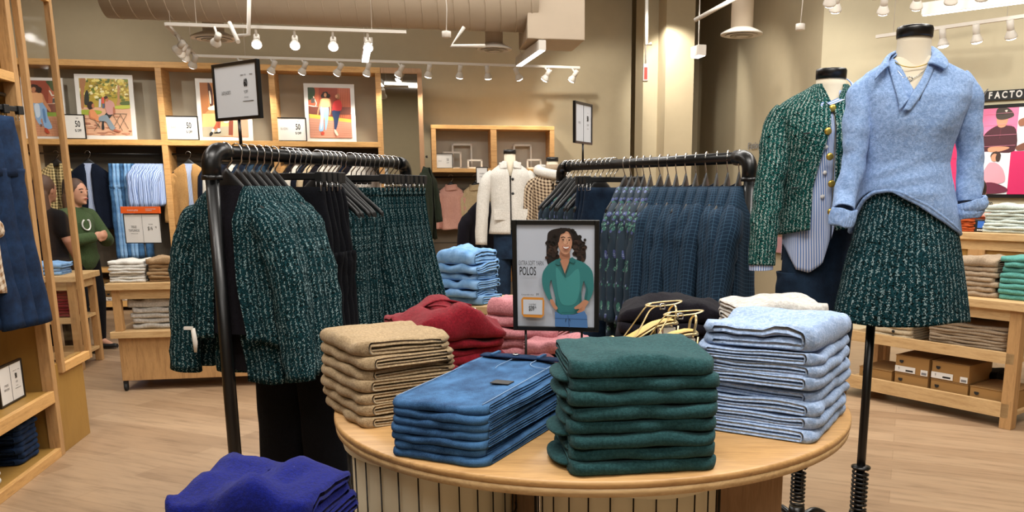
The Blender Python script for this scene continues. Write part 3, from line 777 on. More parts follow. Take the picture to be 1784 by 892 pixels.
def pic_d(P):   # two women walking in front of red brick
    P.bg('#b35a3c'); P.rect('#96422c', 1290, 160, 1480, 480)
    for k in range(5): P.rect('#c46a48', 1500 + k * 22, 160, 1510 + k * 22, 470)
    P.sh('#33452c', [(1172, 160), (1240, 160), (1250, 240), (1200, 290), (1180, 260)]); P.line('#e2d8c6', [(1235, 250), (1268, 320), (1262, 360), (1205, 350)], 8); P.rect('#54504c', 1215, 270, 1250, 320)
    P.line('#e6d8c8', [(1190, 345), (1625, 425)], 7); P.rect('#6f3a2c', 1190, 360, 1620, 440); P.sh('#c7b64a', [(1195, 435), (1625, 490), (1630, 525), (1200, 480)], False)
    P.sh('#c88f78', [(1200, 478), (1630, 524), (1640, 695), (1215, 695)], False)
    for k in range(8): P.line('#b27660', [(1205, 500 + k * 26), (1640, 530 + k * 22)], 3)
    P.sh('#8fb4dc', [(1310, 355), (1390, 360), (1392, 480), (1375, 600), (1362, 590), (1355, 470), (1345, 500), (1345, 608), (1300, 608), (1315, 480)])
    P.sh('#c3d9ee', [(1320, 375), (1345, 375), (1335, 560), (1315, 590)]); P.sh('#e3b07c', [(1315, 280), (1400, 275), (1412, 330), (1390, 365), (1315, 360)])
    P.line('#c98f68', [(1318, 285), (1290, 400), (1285, 445)], 13); P.line('#c98f68', [(1405, 285), (1415, 390), (1405, 450)], 13)
    for x, y, r in ((1335, 245, 22), (1365, 222, 22), (1388, 245, 22), (1345, 222, 18)): P.blob('#2a1b16', x, y, r)
    P.blob('#c08560', 1358, 235, 14, 22); P.blob('#b8402a', 1340, 640, 17, 18)
    P.sh('#20345c', [(1440, 385), (1510, 390), (1500, 480), (1478, 590), (1458, 592), (1450, 500), (1430, 420)]); P.sh('#cf2e2c', [(1455, 300), (1510, 290), (1530, 350), (1515, 400), (1440, 390), (1440, 340)])
    P.line('#cf2e2c', [(1450, 310), (1435, 400)], 14); P.blob('#a8714a', 1488, 250, 20, 30); P.blob('#d9a07c', 1472, 250, 13, 18); P.sh('#e8cdb8', [(1455, 600), (1472, 605), (1498, 655), (1485, 665), (1462, 635)])
Qa, Qb, Qc, Qd = [(135, 220), (420, 225), (482, 862), (195, 862)], [(640, 240), (1190, 250), (1255, 872), (715, 872)], [(92, 125), (560, 140), (600, 690), (138, 672)], [(1175, 157), (1610, 160), (1640, 690), (1212, 688)]
def shelfpos(px, y=.05): return loc_u(ux_from_px(px, y), y, zs_board + .035)
framed('poster of a woman in jeans seen inside the tall frame', shelfpos(78, .12), A10, .46, .72, pic_a, Qa, -.06, .035)
framed('poster of two people at a folding table under trees', shelfpos(186, .1), A10, .65, .77, pic_b, Qb, -.06)
framed('poster of striding legs, partly behind the lady jackets sign', shelfpos(392, .1), A10, .64, .75, pic_c, Qc, -.06)
framed('poster of two women walking past red brick', shelfpos(576, .1), A10, .62, .72, pic_d, Qd, -.06)
sg = [('50', .34, .22, .6, dict(sx=.6, bold=.002)), ('% OFF', .15, .22, .34, dict(sx=.6, bold=.001)), ('TAKE', .07, .22, .84, dict(sx=.6))]
def small_sign(px, word, label, w_=.36, h_=.29, y=.03):
    ls = list(sg) + ([(word, .13, -.23, .52, dict(sx=.6, mi=1))] if word else [])
    sign(label, w_, h_, shelfpos(px, y), A10, ls, fw=.012, paper='paperw')
small_sign(124, '', 'small 50% off shelf sign beside the park poster', .30)
small_sign(315, 'JEANS', 'small framed jeans 50% off sign on the poster shelf', .40)
small_sign(507, 'BLAZERS', 'small framed blazers 50% off sign left of the brick poster', .37)

# small cubby shelf further right
so = ux_from_px(752, 0, 2.0); s1 = ux_from_px(966, 0, 2.0); zb = 1.77; ztp = 2.32
cub = thing('wall_cubby', 'small two-bay oak wall cubby behind the white jacket mannequin', 'shelving', loc_u(so), A10)
Lw = s1 - so
for nm, a, b, m_ in (('top_board', (0, 0, ztp - .05), (Lw, .4, ztp), 'oak_u'), ('bottom_board', (0, 0, zb - .05), (Lw, .4, zb), 'oak_u'), ('side_board', (0, 0.002, zb), (.06, .4, ztp - .05), 'oak'), ('side_board', (Lw - .06, 0.002, zb), (Lw, .4, ztp - .05), 'oak'), ('divider', (Lw / 2 - .04, 0.002, zb), (Lw / 2 + .04, .4, ztp - .05), 'oak'), ('back_board', (.05, .38, zb), (Lw - .05, .4, ztp - .05), 'offwhite')):
    mb = MB(); mb.box(a, b); mb.build(nm, m_, cub, bevel=.003)
def empty_frame(px, w_, h_, y, label):
    r_ = thing('empty_picture_frame', label, 'picture frame', loc_u(ux_from_px(px, y), y, zb), A10)
    mb = MB(); q_ = .022
    for a, b in (((-w_ / 2, 0, 0), (-w_ / 2 + q_, .03, h_)), ((w_ / 2 - q_, 0, 0), (w_ / 2, .03, h_)), ((-w_ / 2, 0, 0), (w_ / 2, .03, q_)), ((-w_ / 2, 0, h_ - q_), (w_ / 2, .03, h_))): mb.box(a, b)
    mb.build('frame_moulding', 'white', r_)
empty_frame(804, .27, .33, .28, 'tall empty white frame in the left half of the cubby')
empty_frame(786, .25, .22, .16, 'low empty white frame behind the small sign in the cubby')
empty_frame(826, .2, .12, .1, 'small empty white frame beside the tall one, left cubby half')
empty_frame(910, .25, .33, .28, 'tall empty white frame in the right half of the cubby')
empty_frame(930, .2, .13, .1, 'small empty white frame at the right end of the cubby')
sign('small white sign at the left end of the wall cubby', .24, .19, loc_u(ux_from_px(771, .02), .02, zb), A10, [('ticketed', .12, -.2, .5, dict(mi=1)), ('50', .26, .22, .58, {}), ('% OFF', .1, .22, .38, {})], fw=.008)
# hanging rail under cubby
hr = thing('wall_hanging_rail', 'black hanging rail below the wall cubby', 'rail', loc_u(so, .2, 1.66), A10)
mb = MB(); mb.tube([(0, 0, 0), (Lw, 0, 0)], .012, 8); mb.build('rail_tube', 'black', hr)
for x in (.03, Lw - .03):
    mb = MB(); mb.tube([(x, 0, 0), (x, .2, 0)], .01, 6); mb.build('wall_bracket', 'black', hr)
bp = thing('wall_bay_panel', 'taupe slatted wall panel below the cubby', 'wall panel', loc_u(so, .34), A10)
mb = MB(); mb.box((0, 0, 0.02), (Lw, .06, zb - .05)); mb.build('panel', plain('taupe_panel', '#6e6252', .8), bp)
for k in range(6):
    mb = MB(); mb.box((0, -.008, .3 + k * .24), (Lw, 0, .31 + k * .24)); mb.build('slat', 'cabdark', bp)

# ================================================================== GARMENTS
def shell(mb, rx, ry, zt_, zh, gl=None, gr_=None, cx=lambda z: 0, cy=lambda z: 0, wr=None, nu=56, nv=36, mi=0, sup=1.0):
    """open-front shell; rx,ry,cx,cy functions of z; gl/gr: x of left/right opening edge as function of z (None = closed); zh(theta)"""
    def fn(u, v):
        # provisional theta for the hem
        th0 = u * 2 * pi
        z = zt_ + (zh(th0) - zt_) * v
        a = rx(z)
        if gl:
            def asn(x): return math.asin(max(-.999, min(.999, x / max(a, 1e-4))))
            tr_, tl_ = asn(gr_(z) - cx(z)), asn(gl(z) - cx(z)) + 2 * pi
        else: tr_, tl_ = 0.0, 2 * pi
        th = tr_ + (tl_ - tr_) * u
        s_, c_ = sin(th), cos(th)
        if sup != 1: s_ = abs(s_) ** sup * (1 if s_ > 0 else -1); c_ = abs(c_) ** sup * (1 if c_ > 0 else -1)
        r = 1 + (wr(th, z) if wr else 0)
        return V((cx(z) + a * s_ * (1 + (r - 1) * .4), cy(z) - ry(z) * c_ * r, z))
    mb.weld = True; mb.grid(fn, nu, nv); return mb
def sleeve(mb, pts, rs, seed=0, amp=.006, n=24, flat=1.0, mi=0, seg=7):
    P = spline(pts, seg); m = len(P); k = len(pts) - 1
    def rad(i):
        t_ = i / (m - 1) * k; j = min(int(t_), k - 1); return rs[j] + (rs[j + 1] - rs[j]) * (t_ - j)
    up = None; fr = []
    for i in range(m):
        t_ = (P[min(i + 1, m - 1)] - P[max(i - 1, 0)]).normalized()
        if up is None: up = V((0, 1, 0)) if abs(t_.y) < .9 else V((1, 0, 0))
        x = t_.cross(up).normalized(); up = x.cross(t_).normalized(); fr.append((x, up.copy()))
    def fn(u, v):
        i = min(int(round(v * (m - 1))), m - 1); a = u * 2 * pi; r = rad(i)
        q_ = P[i]
        d = fr[i][0] * cos(a) + fr[i][1] * sin(a) * flat
        r2 = r + amp * N3(q_.x * 14 + seed * 3.1 + cos(a) * 1.2, sin(a) * 1.2, q_.z * 22 + seed)
        return q_ + d * r2
    mb.grid(fn, n, m - 1, True, mi); return mb

HZ = -.108   # shoulder apex below the bar
def make_hanger(scale=1.0):
    r_ = thing('clothes_hanger', 'black wooden hanger', 'hanger')
    mb = MB(); hk = [(0, .0, .022 * 0 + .02)]
    hook = [V((0.03 * cos(a), 0, .003 + .03 * sin(a))) for a in [pi * (1.05 - k * 1.25 / 10) for k in range(11)]]
    hook = list(reversed(hook))[::-1] + [V((.024, 0, -.03)), V((.004, 0, -.05)), V((0, 0, -.075)), V((0, 0, -.10))]
    mb.tube(hook, .0028, 6); mb.build('hook', 'chrome', r_)
    mb = MB()
    def fn(u, v):
        x = (v - .5) * .40 * scale; a = u * 2 * pi; ax = abs(x)
        zc = -.098 - .55 * ax - .6 * ax * ax * 1.1; th = .016 * (1 - .5 * (ax / .2)) + .004 + .030 * max(0, 1 - ax / .11)
        yy = .012 * (ax / .2) ** 2
        return V((x, -yy * 1.5 + .008 * cos(a), zc + th * sin(a) - .004))
    mb.grid(fn, 10, 24, True, cap=True); mb.build('shoulder_bar', 'blackm', r_)
    return r_
def make_clip_hanger():
    r_ = thing('clip_hanger', 'black clip hanger', 'hanger')
    mb = MB(); hook = [V((0.03 * cos(a), 0, .003 + .03 * sin(a))) for a in [pi * (1.05 - k * 1.25 / 10) for k in range(11)]] + [V((.024, 0, -.03)), V((.004, 0, -.05)), V((0, 0, -.07))]
    mb.tube(hook, .0028, 6); mb.build('hook', 'chrome', r_)
    mb = MB(); mb.box((-.175, -.006, -.092), (.175, .006, -.066)); mb.build('hanger_bar', 'blackm', r_, bevel=.003)
    for s_ in (-1, 1):
        mb = MB(); mb.box((s_ * .16 - .017, -.014, -.105), (s_ * .16 + .017, .014, -.062)); o = mb.build('clip', 'blackm', r_, bevel=.003)
        m2 = MB(); m2.tube([(s_ * .16 - .01, -.014, -.1), (s_ * .16 - .01, -.016, -.135), (s_ * .16 + .01, -.016, -.135), (s_ * .16 + .01, -.014, -.1)], .002, 5); m2.build('clip_spring', 'chrome', o)
    return r_
PROTO_H, PROTO_C = make_hanger(), make_clip_hanger()
_used = {'h': 0, 'c': 0}
def put_hanger(kind, loc, rot, label, group):
    p_ = PROTO_H if kind == 'h' else PROTO_C
    if not _used[kind]: 
        _used[kind] = 1; p_.location = loc; p_.rotation_euler = (0, 0, rot); p_['label'] = label; p_['group'] = group; return p_
    return dup(p_, loc, rot, label, group)
def hanging_top(name, label, cat, group, mat, w_=.20, L=.56, sl=.58, open_=True, seed=0, sleeves=True, collar=None, ry=.05, splay=.09, loc=(0, 0, 0), rot=0, res=1.0, inner=None, trim=None, sw=.066, vneck=.05, parts=True, gap=.035):
    r_ = thing(name, label, cat, loc, rot, group)
    zT = HZ - .012; zB = zT - L
    G_ = [(0, .070), (.012, .088), (.03, .113), (.05, .139), (.07, .163), (.09, .186), (.11, .205)]
    sh = [(a, min(b, w_ * (.93 if b < w_ + .02 and b > w_ - .012 else 1))) for a, b in G_] + [(.14, w_), (.3, w_ * .98), (.5, w_ * 1.0), (L, w_ * 1.06)]
    dw = interp([(b, a) for a, b in G_], w_)
    rxf = lambda z: interp(sh, zT - z)
    ryf = lambda z: interp([(0, .03), (.05, .035), (.12, ry), (L, ry * 1.15)], zT - z)
    sd = seed * 1.7
    def wr(th, z):
        d = (zT - z) / L
        return .30 * d * sin(th * 5 + sd + 2.5 * z) + .22 * N3(cos(th) * 2 + sd, sin(th) * 2, z * 5) * (0.4 + d)
    glf = (lambda z: -gap * .5 - (0.02 * (1 - min(1, (zT - z) / .12))) - .03 * sm((zT - z) / L, .5, 1)) if open_ else None
    grf = (lambda z: gap * .5 + (0.02 * (1 - min(1, (zT - z) / .12))) + .03 * sm((zT - z) / L, .5, 1)) if open_ else None
    mb = MB(); shell(mb, rxf, ryf, zT, lambda th: zB + .012 * sin(th * 2 + sd), glf, grf, wr=wr, nu=int(44 * res), nv=int(26 * res))
    mb.build('body', mat, r_, solid=.004)
    if sleeves:
        for s_ in (-1, 1):
            mb = MB(); rr_ = random.Random(seed * 2 + s_)
            sx = splay + rr_.uniform(-.015, .02); fy = rr_.uniform(-.05, .01)
            pts = [(s_ * (w_ - .055), 0, zT - dw - .03), (s_ * (w_ + .0), 0, zT - dw - .09), (s_ * (w_ + sx * .55), fy * .4, zT - sl * .5), (s_ * (w_ + sx), fy, zT - sl - .06)]
            sleeve(mb, pts, [sw * .75, sw * 1.02, sw * .95, sw * .86], seed + s_, .014, n=int(20 * res), seg=int(7 * res), flat=.72)
            mb.build('sleeve', mat, r_, solid=.003)
    if inner:
        mb = MB(); shell(mb, lambda z: rxf(z) * .93, lambda z: ryf(z) * .72, zT + .004, lambda th: zB + .03, nu=24, nv=10); mb.build('lining', inner, r_)
    if collar:
        mb = MB(); mb.grid(lambda u, v: V(((.062 + .012 * v) * sin((u - .5) * 5.0), .036 * cos((u - .5) * 5.0) - .004 * v, zT + .016 - .03 * v - .03 * abs(u - .5) * 2)), 20, 4); mb.build('collar', collar, r_, solid=.003)
    return r_
def hanging_skirt(name, label, cat, group, mat, wt=.175, wb=.235, L=.5, th=.03, seed=0, loc=(0, 0, 0), rot=0, waist=None):
    r_ = thing(name, label, cat, loc, rot, group); z0 = -.125; sd = seed * 2.3
    rxf = lambda z: wt + (wb - wt) * sm((z0 - z) / L, 0, 1)
    def wr(t_, z):
        d = (z0 - z) / L; return (.35 * sin(t_ * 4 + sd) + .3 * sin(t_ * 7 + sd * 2)) * d
    mb = MB(); shell(mb, rxf, lambda z: th * (.7 + .9 * (z0 - z) / L), z0, lambda t_: z0 - L + .008 * sin(t_ * 2 + sd), wr=wr, nu=44, nv=22)
    mb.build('skirt_panel', mat, r_, solid=.003)
    mb = MB(); shell(mb, lambda z: wt + .004, lambda z: th * .7 + .003, z0 + .004, lambda t_: z0 - .035, nu=32, nv=3); mb.build('waistband', waist or mat, r_, solid=.003)
    return r_
def hanging_pants(name, label, cat, group, mat, L=.98, seed=0, loc=(0, 0, 0), rot=0, wt=.17, legw=.095, th=.03, dy=0, spread=.1):
    r_ = thing(name, label, cat, loc, rot, group); z0 = -.12; sd = seed * 1.3
    mb = MB(); shell(mb, lambda z: interp([(0, wt), (.22, wt * 1.18), (.34, wt * 1.15)], z0 - z), lambda z: th + .012 * sm(z0 - z, 0, .3), z0, lambda t_: z0 - .30, nu=36, nv=10, wr=lambda t_, z: .15 * N3(cos(t_) * 2 + sd, sin(t_) * 2, z * 8))
    mb.build('hip', mat, r_, solid=.002)
    for s_ in (-1, 1):
        mb = MB(); pts = [(s_ * wt * .53, 0, z0 - .26), (s_ * wt * .56, 0, z0 - .5), (s_ * (spread), -.01 * s_, z0 - L)]
        sleeve(mb, pts, [legw * 1.05, legw * .95, legw * .92], seed + s_, .012, 20, th / legw * 1.2, seg=9); mb.build('leg', mat, r_, solid=.002)
    return r_

# ---- clothes rails in the wall bays
UH = 1.93
def bay(px, y=.16): return loc_u(ux_from_px(px, y, 1.6), y, UH)
hanging_top('gingham_blazer', 'yellow checked blazer hanging inside the tall oak frame', 'blazer', None, 'ginghamy', w_=.21, L=.72, sl=.62, loc=bay(103), rot=A10, collar='ginghamy', seed=1)
navyb = hanging_top('navy_blazer', 'navy blazer facing out, hanging behind the woman in green', 'blazer', None, 'navy', w_=.23, L=.78, sl=.64, splay=.07, loc=bay(158, .1), rot=A10, collar='navy', seed=2, gap=.05, inner='shirt')
tanb = hanging_top('tan_blazer', 'tan blazer facing out beside the blue striped shirts', 'blazer', None, 'tan', w_=.215, L=.76, sl=.66, splay=.06, loc=bay(332, .06), rot=A10, collar='tan', seed=3, gap=.05, inner='shirt')
for px, l_ in ((103, 'yellow checked blazer'), (158, 'navy blazer facing out'), (332, 'tan blazer')):
    put_hanger('h', bay(px, .1 if px == 158 else (.06 if px == 332 else .16)), A10, 'hanger holding the ' + l_ + ' on the wall rail', 'hangers on the shelf wall')
for i in range(7):
    o = hanging_pants('hanging_jeans', ORD[i] + ' pair of light blue jeans from left on the wall rail', 'jeans', 'jeans hanging on the wall rail', 'diml' if i % 3 else 'denim', L=1.15, seed=i, loc=bay(204 + i * 6.5, .12), rot=A10 + R(72), wt=.12, legw=.07, spread=.06)
for i in range(8):
    hanging_top('striped_shirt', ORD[i] + ' blue striped shirt from left, under the first oak upright', 'shirt', 'blue striped shirts on the wall rail', 'shirtb', w_=.15, L=.5, sl=.46, loc=bay(246 + i * 6.2, .1), rot=A10 + R(62), seed=20 + i, res=.6, open_=False, splay=.05, sw=.055)
cols = ['navy', 'whitek', 'lblue', 'navy', 'blackk', 'whitek', 'denimd', 'navy', 'denimd', 'plaid', 'navy', 'plaid']
for i in range(12):
    hanging_top('wall_bay_shirt', ORD[i] + ' shirt from left on the rail of the jeans sign bay', 'shirt', 'shirts on the middle bay rail', cols[i], w_=.16, L=.6, sl=.5, loc=bay(372 + i * 8.4, .14), rot=A10 + R(60), seed=40 + i, res=.5, open_=False, sleeves=True)
cols = ['oat', 'tan', 'blackk', 'whitek', 'navy', 'oat', 'blackk', 'whitek', 'grey', 'whitek', 'navy', 'blackk', 'whitek', 'grey']
for i in range(14):
    hanging_top('wall_bay_jacket', ORD[i] + ' jacket from left on the rail of the blazers sign bay', 'jacket', 'jackets on the right bay rail', cols[i], w_=.19, L=.64, sl=.5, loc=bay(492 + i * 11.2, .14), rot=A10 + R(50), seed=60 + i, res=.5, open_=False)
# lower shelves: shoe boxes
def shoebox(loc, rot, label, w_=.30, d=.2, h=.12, group=None, lidh=.03, name='shoe_box', tags=True):
    r_ = thing(name, label, 'shoe box', loc, rot, group)
    mb = MB(); mb.box((-w_ / 2, 0, 0), (w_ / 2, d, h)); mb.build('box_body', 'card', r_, bevel=.002)
    mb = MB(); mb.box((-w_ / 2 - .003, -.003, h - lidh * 0), (w_ / 2 + .003, d + .003, h + .006)); mb.build('lid', 'cardd', r_, bevel=.002)
    if tags:
        mb = MB(); mb.add([(-w_ / 2 + .045 + .016 * cos(a), -.0035, h * .72 + .016 * min(sin(a), .35) ) for a in [2 * pi * k / 16 for k in range(16)]], [tuple(range(16))], smooth=False); mb.build('finger_hole', 'ink', r_)
        mb = MB(); mb.box((-w_ / 2 + .0, -.0045, .008), (-w_ / 2 + .15, -.002, .05)); mb.box((w_ / 2 - .055, -.0045, .006), (w_ / 2 - .005, -.002, .045))
        text_mesh(mb, '9', .03, -w_ / 2 + .03, .03, -.005, mi=1)
        mb.box((-w_ / 2 + .08, -.0052, .016), (-w_ / 2 + .135, -.0045, .028), 1); mb.box((w_ / 2 - .048, -.0052, .012), (w_ / 2 - .012, -.0045, .028), 2)
        mb.build('size_label', ['paperw', 'ink', 'greyink'], r_)
    return r_
i = 0
for px in (172, 196, 228):
    for k in range(2):
        shoebox(loc_u(ux_from_px(px, 0, .3), .06, .12 + k * .14), A10, ['lower', 'upper'][k] + ' cardboard shoe box, ' + ['leftmost', 'middle', 'right'][(172, 196, 228).index(px)] + ' pile beneath the jeans rail', .24, .26, .125, 'shoe boxes below the wall rail')

# ================================================================== FOLDED THINGS
def folded_mesh(W, D, h, seed, puff=0.0, wave=.003, t0=.0, taper=0.0, droop=0.0, nseg=30):
    """a garment folded in half; fold edge along x at y=0, going back to y=D, lying on z=0"""
    a = h / 4 * .93; n = 15; mb = MB()
    def centre():
        pts = []
        m1 = 8
        for k in range(m1): pts.append((D - a - (D - h / 2 - a) * k / (m1 - 1), h * .75, 0, 1))
        m2 = 7
        for k in range(1, m2):
            an = pi * k / m2; pts.append((h / 2 - sin(an) * h / 4 - 0, h / 2 + cos(an) * h / 4, -sin(an), cos(an)))
        for k in range(m1): pts.append((h / 2 + (D - h / 2 - a) * k / (m1 - 1), h * .25, 0, -1))
        return pts
    cen = centre(); m = len(cen)
    sd = seed * 3.77
    s0 = 1 - .034 / (W / 2)
    stations = [-1, -.992, -.97, -.94] + [-.9 + 1.8 * k / nseg for k in range(nseg + 1)] + [.94, .97, .992, 1]
    rows = []
    for s_ in stations:
        e = sqrt(max(0, 1 - ((abs(s_) - .93) / .07) ** 2)) if abs(s_) > .93 else 1.0
        e = .55 + .45 * e
        x = s_ * W / 2
        outer = []; inner = []
        for k, (y, z, ny, nz) in enumerate(cen):
            aa = a * e
            outer.append((y + ny * aa, z + nz * aa)); inner.append((y - ny * aa * .92, z - nz * aa * .92))
        tipT = (cen[0][0] + a * e * .9, cen[0][1]); tipB = (cen[-1][0] + a * e * .9, cen[-1][1])
        loop = outer + [tipB] + inner[::-1] + [tipT]
        row = []
        for (y, z) in loop:
            zz = z * (1 + taper * y / D)
            edge = .006 * N3(s_ * 2.3 + sd, z * 30, 1.3)
            top = z / h
            zz += wave * (.3 + top) * (N3(s_ * 2.0 + sd, y * 7, 5) * 2 + .6 * sin(s_ * 5 + sd + y * 9))
            if puff: zz += puff * top * (1 - .5 * abs(s_)) * (.7 + N3(x * 9 + sd, y * 9, 2)) * (1 if top > .45 else .3)
            if droop: zz -= droop * (abs(s_) ** 3) * top
            tc = max(0, (abs(s_) - s0) / (1 - s0)); cc_ = .030 * (1 - sqrt(max(0, 1 - tc * tc)))
            if puff and top > .4: zz += puff * .35 * (abs(N3(x * 16 + sd, y * 22, 4)) - .2) + .004 * N3(x * 30 + sd, y * 30, 9)
            yy = cc_ + y * (D - 2 * cc_) / D + .008 * N3(s_ * 2.6 + sd, 7, z * 12) * (1 if y < D * .3 else .6)
            row.append(V((x + edge, yy, max(zz, 0.0005))))
        rows.append(row)
    nl = len(rows[0]); vs = [p for r in rows for p in r]; fs = []
    for j in range(len(rows) - 1):
        for k in range(nl): fs.append((j * nl + k, j * nl + (k + 1) % nl, (j + 1) * nl + (k + 1) % nl, (j + 1) * nl + k))
    def caps(j, flip):
        b = j * nl
        for k in range(m - 1):
            f = (b + k, b + k + 1, b + nl - 2 - (k + 1), b + nl - 2 - k)
            fs.append(f if not flip else tuple(reversed(f)))
        f = (b + m - 1, b + m, b + nl - 2 - (m - 1)); fs.append(f if not flip else tuple(reversed(f)))
        f = (b + nl - 1, b, b + nl - 2); fs.append(f if not flip else tuple(reversed(f)))
    caps(0, False); caps(len(rows) - 1, True)
    mb.add(vs, fs, [(p.x, p.y) for p in vs], 0, True)
    return mb
def stack(name, cat, desc, group, n, org, rot, W, D, h, mat, seed=0, jit=.006, top_puff=0.0, wave=.003, taper=0.0, top_scale=1.0, hs=None, nseg=24, where='', droop=0):
    """org = middle of the fold edge at the base"""
    out = []; z = 0; rr_ = random.Random(seed)
    for i in range(n):
        hh = (hs[i] if hs else h) * rr_.uniform(.96, 1.05); last = i == n - 1
        mb = folded_mesh(W * rr_.uniform(.97, 1.03), D * rr_.uniform(.96, 1.02), hh * (top_scale if last else 1), seed * 31 + i, top_puff if last else 0, wave, taper=taper, nseg=nseg, droop=droop if last else 0)
        o = mb.build(name, mat)
        o.location = V(org) + V((rr_.uniform(-jit, jit), rr_.uniform(-jit, jit), z)); o.rotation_euler = (0, 0, rot + rr_.uniform(-.03, .03) * (2.0 if last else 1))
        k = n - 1 - i
        pos = ['topmost', 'second from top', 'third from top', 'fourth from top', 'fifth from top', 'sixth from top', 'seventh from top', 'eighth from top', 'ninth from top', 'tenth from top'][k] if i else 'bottom one'
        tag(o, f'{desc}, {pos} {where}'.strip(), cat, group); out.append(o)
        z += hh * .965
    return out

# ================================================================== GARMENT RACKS
ZB = 1.63
RA0, RA1 = V((-1.263, 2.97, ZB)), V((-.873, 4.42, ZB))
RB0, RB1 = V((.728, 3.53, ZB)), V((-.074, 5.0, ZB))
def rack(label, a, b):
    d = b - a; L = d.length; ang = atan2(d.y, d.x); r_ = thing('garment_rack', label, 'clothing rack', (a.x, a.y, 0), ang)
    r = .025
    mb = MB(); mb.tube([(.05, 0, ZB), (L - .05, 0, ZB)], r, 14); mb.build('hanging_bar', 'black', r_)
    for x, s_ in ((0, 1), (L, -1)):
        mb = MB(); mb.tube([(x, 0, .02), (x, 0, ZB - .05)], r * .92, 14); mb.build('upright', 'black', r_)
        mb = MB(); P = [V((x, 0, ZB - .09)), V((x, 0, ZB - .05))] + [V((x + s_ * (.05 - .05 * cos(k * pi / 12)), 0, ZB - .05 + .05 * sin(k * pi / 12))) for k in range(1, 7)] + [V((x + s_ * .09, 0, ZB))]
        mb.tube(P, r * 1.28, 14); mb.tube([P[0] - V((0, 0, .008)), P[0] + V((0, 0, .008))], r * 1.42, 14); mb.build('elbow_joint', 'black', r_)
        mb = MB(); mb.box((x - .025, -.28, 0.0), (x + .025, .28, .03)); mb.build('foot', 'black', r_, bevel=.003)
    mb = MB(); mb.box((0.02, -.015, .1), (L - .02, .015, .13)); mb.build('lower_rail', 'black', r_, bevel=.002)
    return r_
rack('black pipe clothing rack holding the teal tweed jackets', RA0, RA1)
rack('black pipe clothing rack holding plaid blazers and floral dresses', RB0, RB1)
rotA = atan2((RA1 - RA0).y, (RA1 - RA0).x) - pi / 2
rotB = atan2((RB1 - RB0).y, (RB1 - RB0).x) - pi / 2
def onA(t_): return RA0.lerp(RA1, t_)
def onB(t_): return RB0.lerp(RB1, t_)
rj = random.Random(11)
tA = [.055, .095, .125, .155, .185, .215, .245]
for i, t_ in enumerate(tA):
    rr_ = rotA + (R(-4) if i == 0 else R(-13) + rj.uniform(-.06, .06))
    hanging_top('tweed_jacket', ('teal tweed jacket with open front at the near end of the left rack' if i == 0 else ORD[i] + ' teal tweed jacket from the near end of the left rack'), 'jacket', 'teal tweed jackets on the left rack', 'tweed', w_=.165 if i == 0 else .150, L=.56 if i == 0 else .70 + .01 * (i % 3), sl=.63 if i == 0 else .62, open_=True, seed=i + 1, ry=.06, loc=onA(t_), rot=rr_, inner='blackk', res=1.25 if i == 0 else 1.0, gap=.11 if i == 0 else .03, splay=.115 if i == 0 else .125, sw=.068)
    put_hanger('h', onA(t_), rr_, 'black hanger of the ' + ORD[i] + ' tweed jacket from the near end, left rack', 'black hangers on the left rack')
# security tag on the first jacket's hem
mb = MB(); mb.tube([(0, 0, 0), (0.004, 0, -.05), (.002, 0, -.085)], [.008, .009, .005], 8, flat=.5); mb.box((-.03, -.004, -.005), (.0, .004, .006)); o = mb.build('security_tag', 'white'); o.location = at(336, 572, 2.86); tag(o, 'white plastic security tag clipped to the first tweed jacket hem', 'tag')
tA2 = [.29, .315, .34, .365, .39]
for i, t_ in enumerate(tA2):
    rr_ = rotA + rj.uniform(-.05, .05)
    hanging_pants('black_trousers', ORD[i] + ' pair of black wide trousers from the near end, left rack', 'trousers', 'black trousers on the left rack', 'blackc', L=1.24, seed=i, loc=onA(t_), rot=rr_, legw=.115, spread=.12)
    put_hanger('c', onA(t_), rr_, 'clip hanger of the ' + ORD[i] + ' black trousers from the near end, left rack', 'clip hangers on the left rack')
tA3 = [.45, .475, .50, .525, .55, .575]
for i, t_ in enumerate(tA3):
    rr_ = rotA + rj.uniform(-.08, .05)
    hanging_top('tweed_shell_dress', ORD[i] + ' sleeveless tweed dress from the near side, middle of left rack', 'dress', 'sleeveless tweed dresses on the left rack', 'tweed', w_=.17, L=.92, seed=30 + i, loc=onA(t_) - V((0, 0, .05)), rot=rr_, sleeves=False, gap=.07, inner='navy', open_=True)
    put_hanger('h', onA(t_), rr_, 'black hanger of the ' + ORD[i] + ' sleeveless tweed dress, left rack', 'black hangers on the left rack')
tA4 = [.63, .66, .69, .72, .75, .78, .81, .845, .88, .915]
for i, t_ in enumerate(tA4):
    rr_ = rotA + rj.uniform(-.07, .07)
    hanging_skirt('tweed_skirt', ORD[i] + ' teal tweed skirt from the near side, far half of left rack', 'skirt', 'teal tweed skirts on the left rack', 'tweed', L=.78, wt=.165, wb=.25, seed=i, loc=onA(t_), rot=rr_)
    put_hanger('c', onA(t_), rr_, 'clip hanger of the ' + ORD[i] + ' tweed skirt, left rack', 'clip hangers on the left rack')
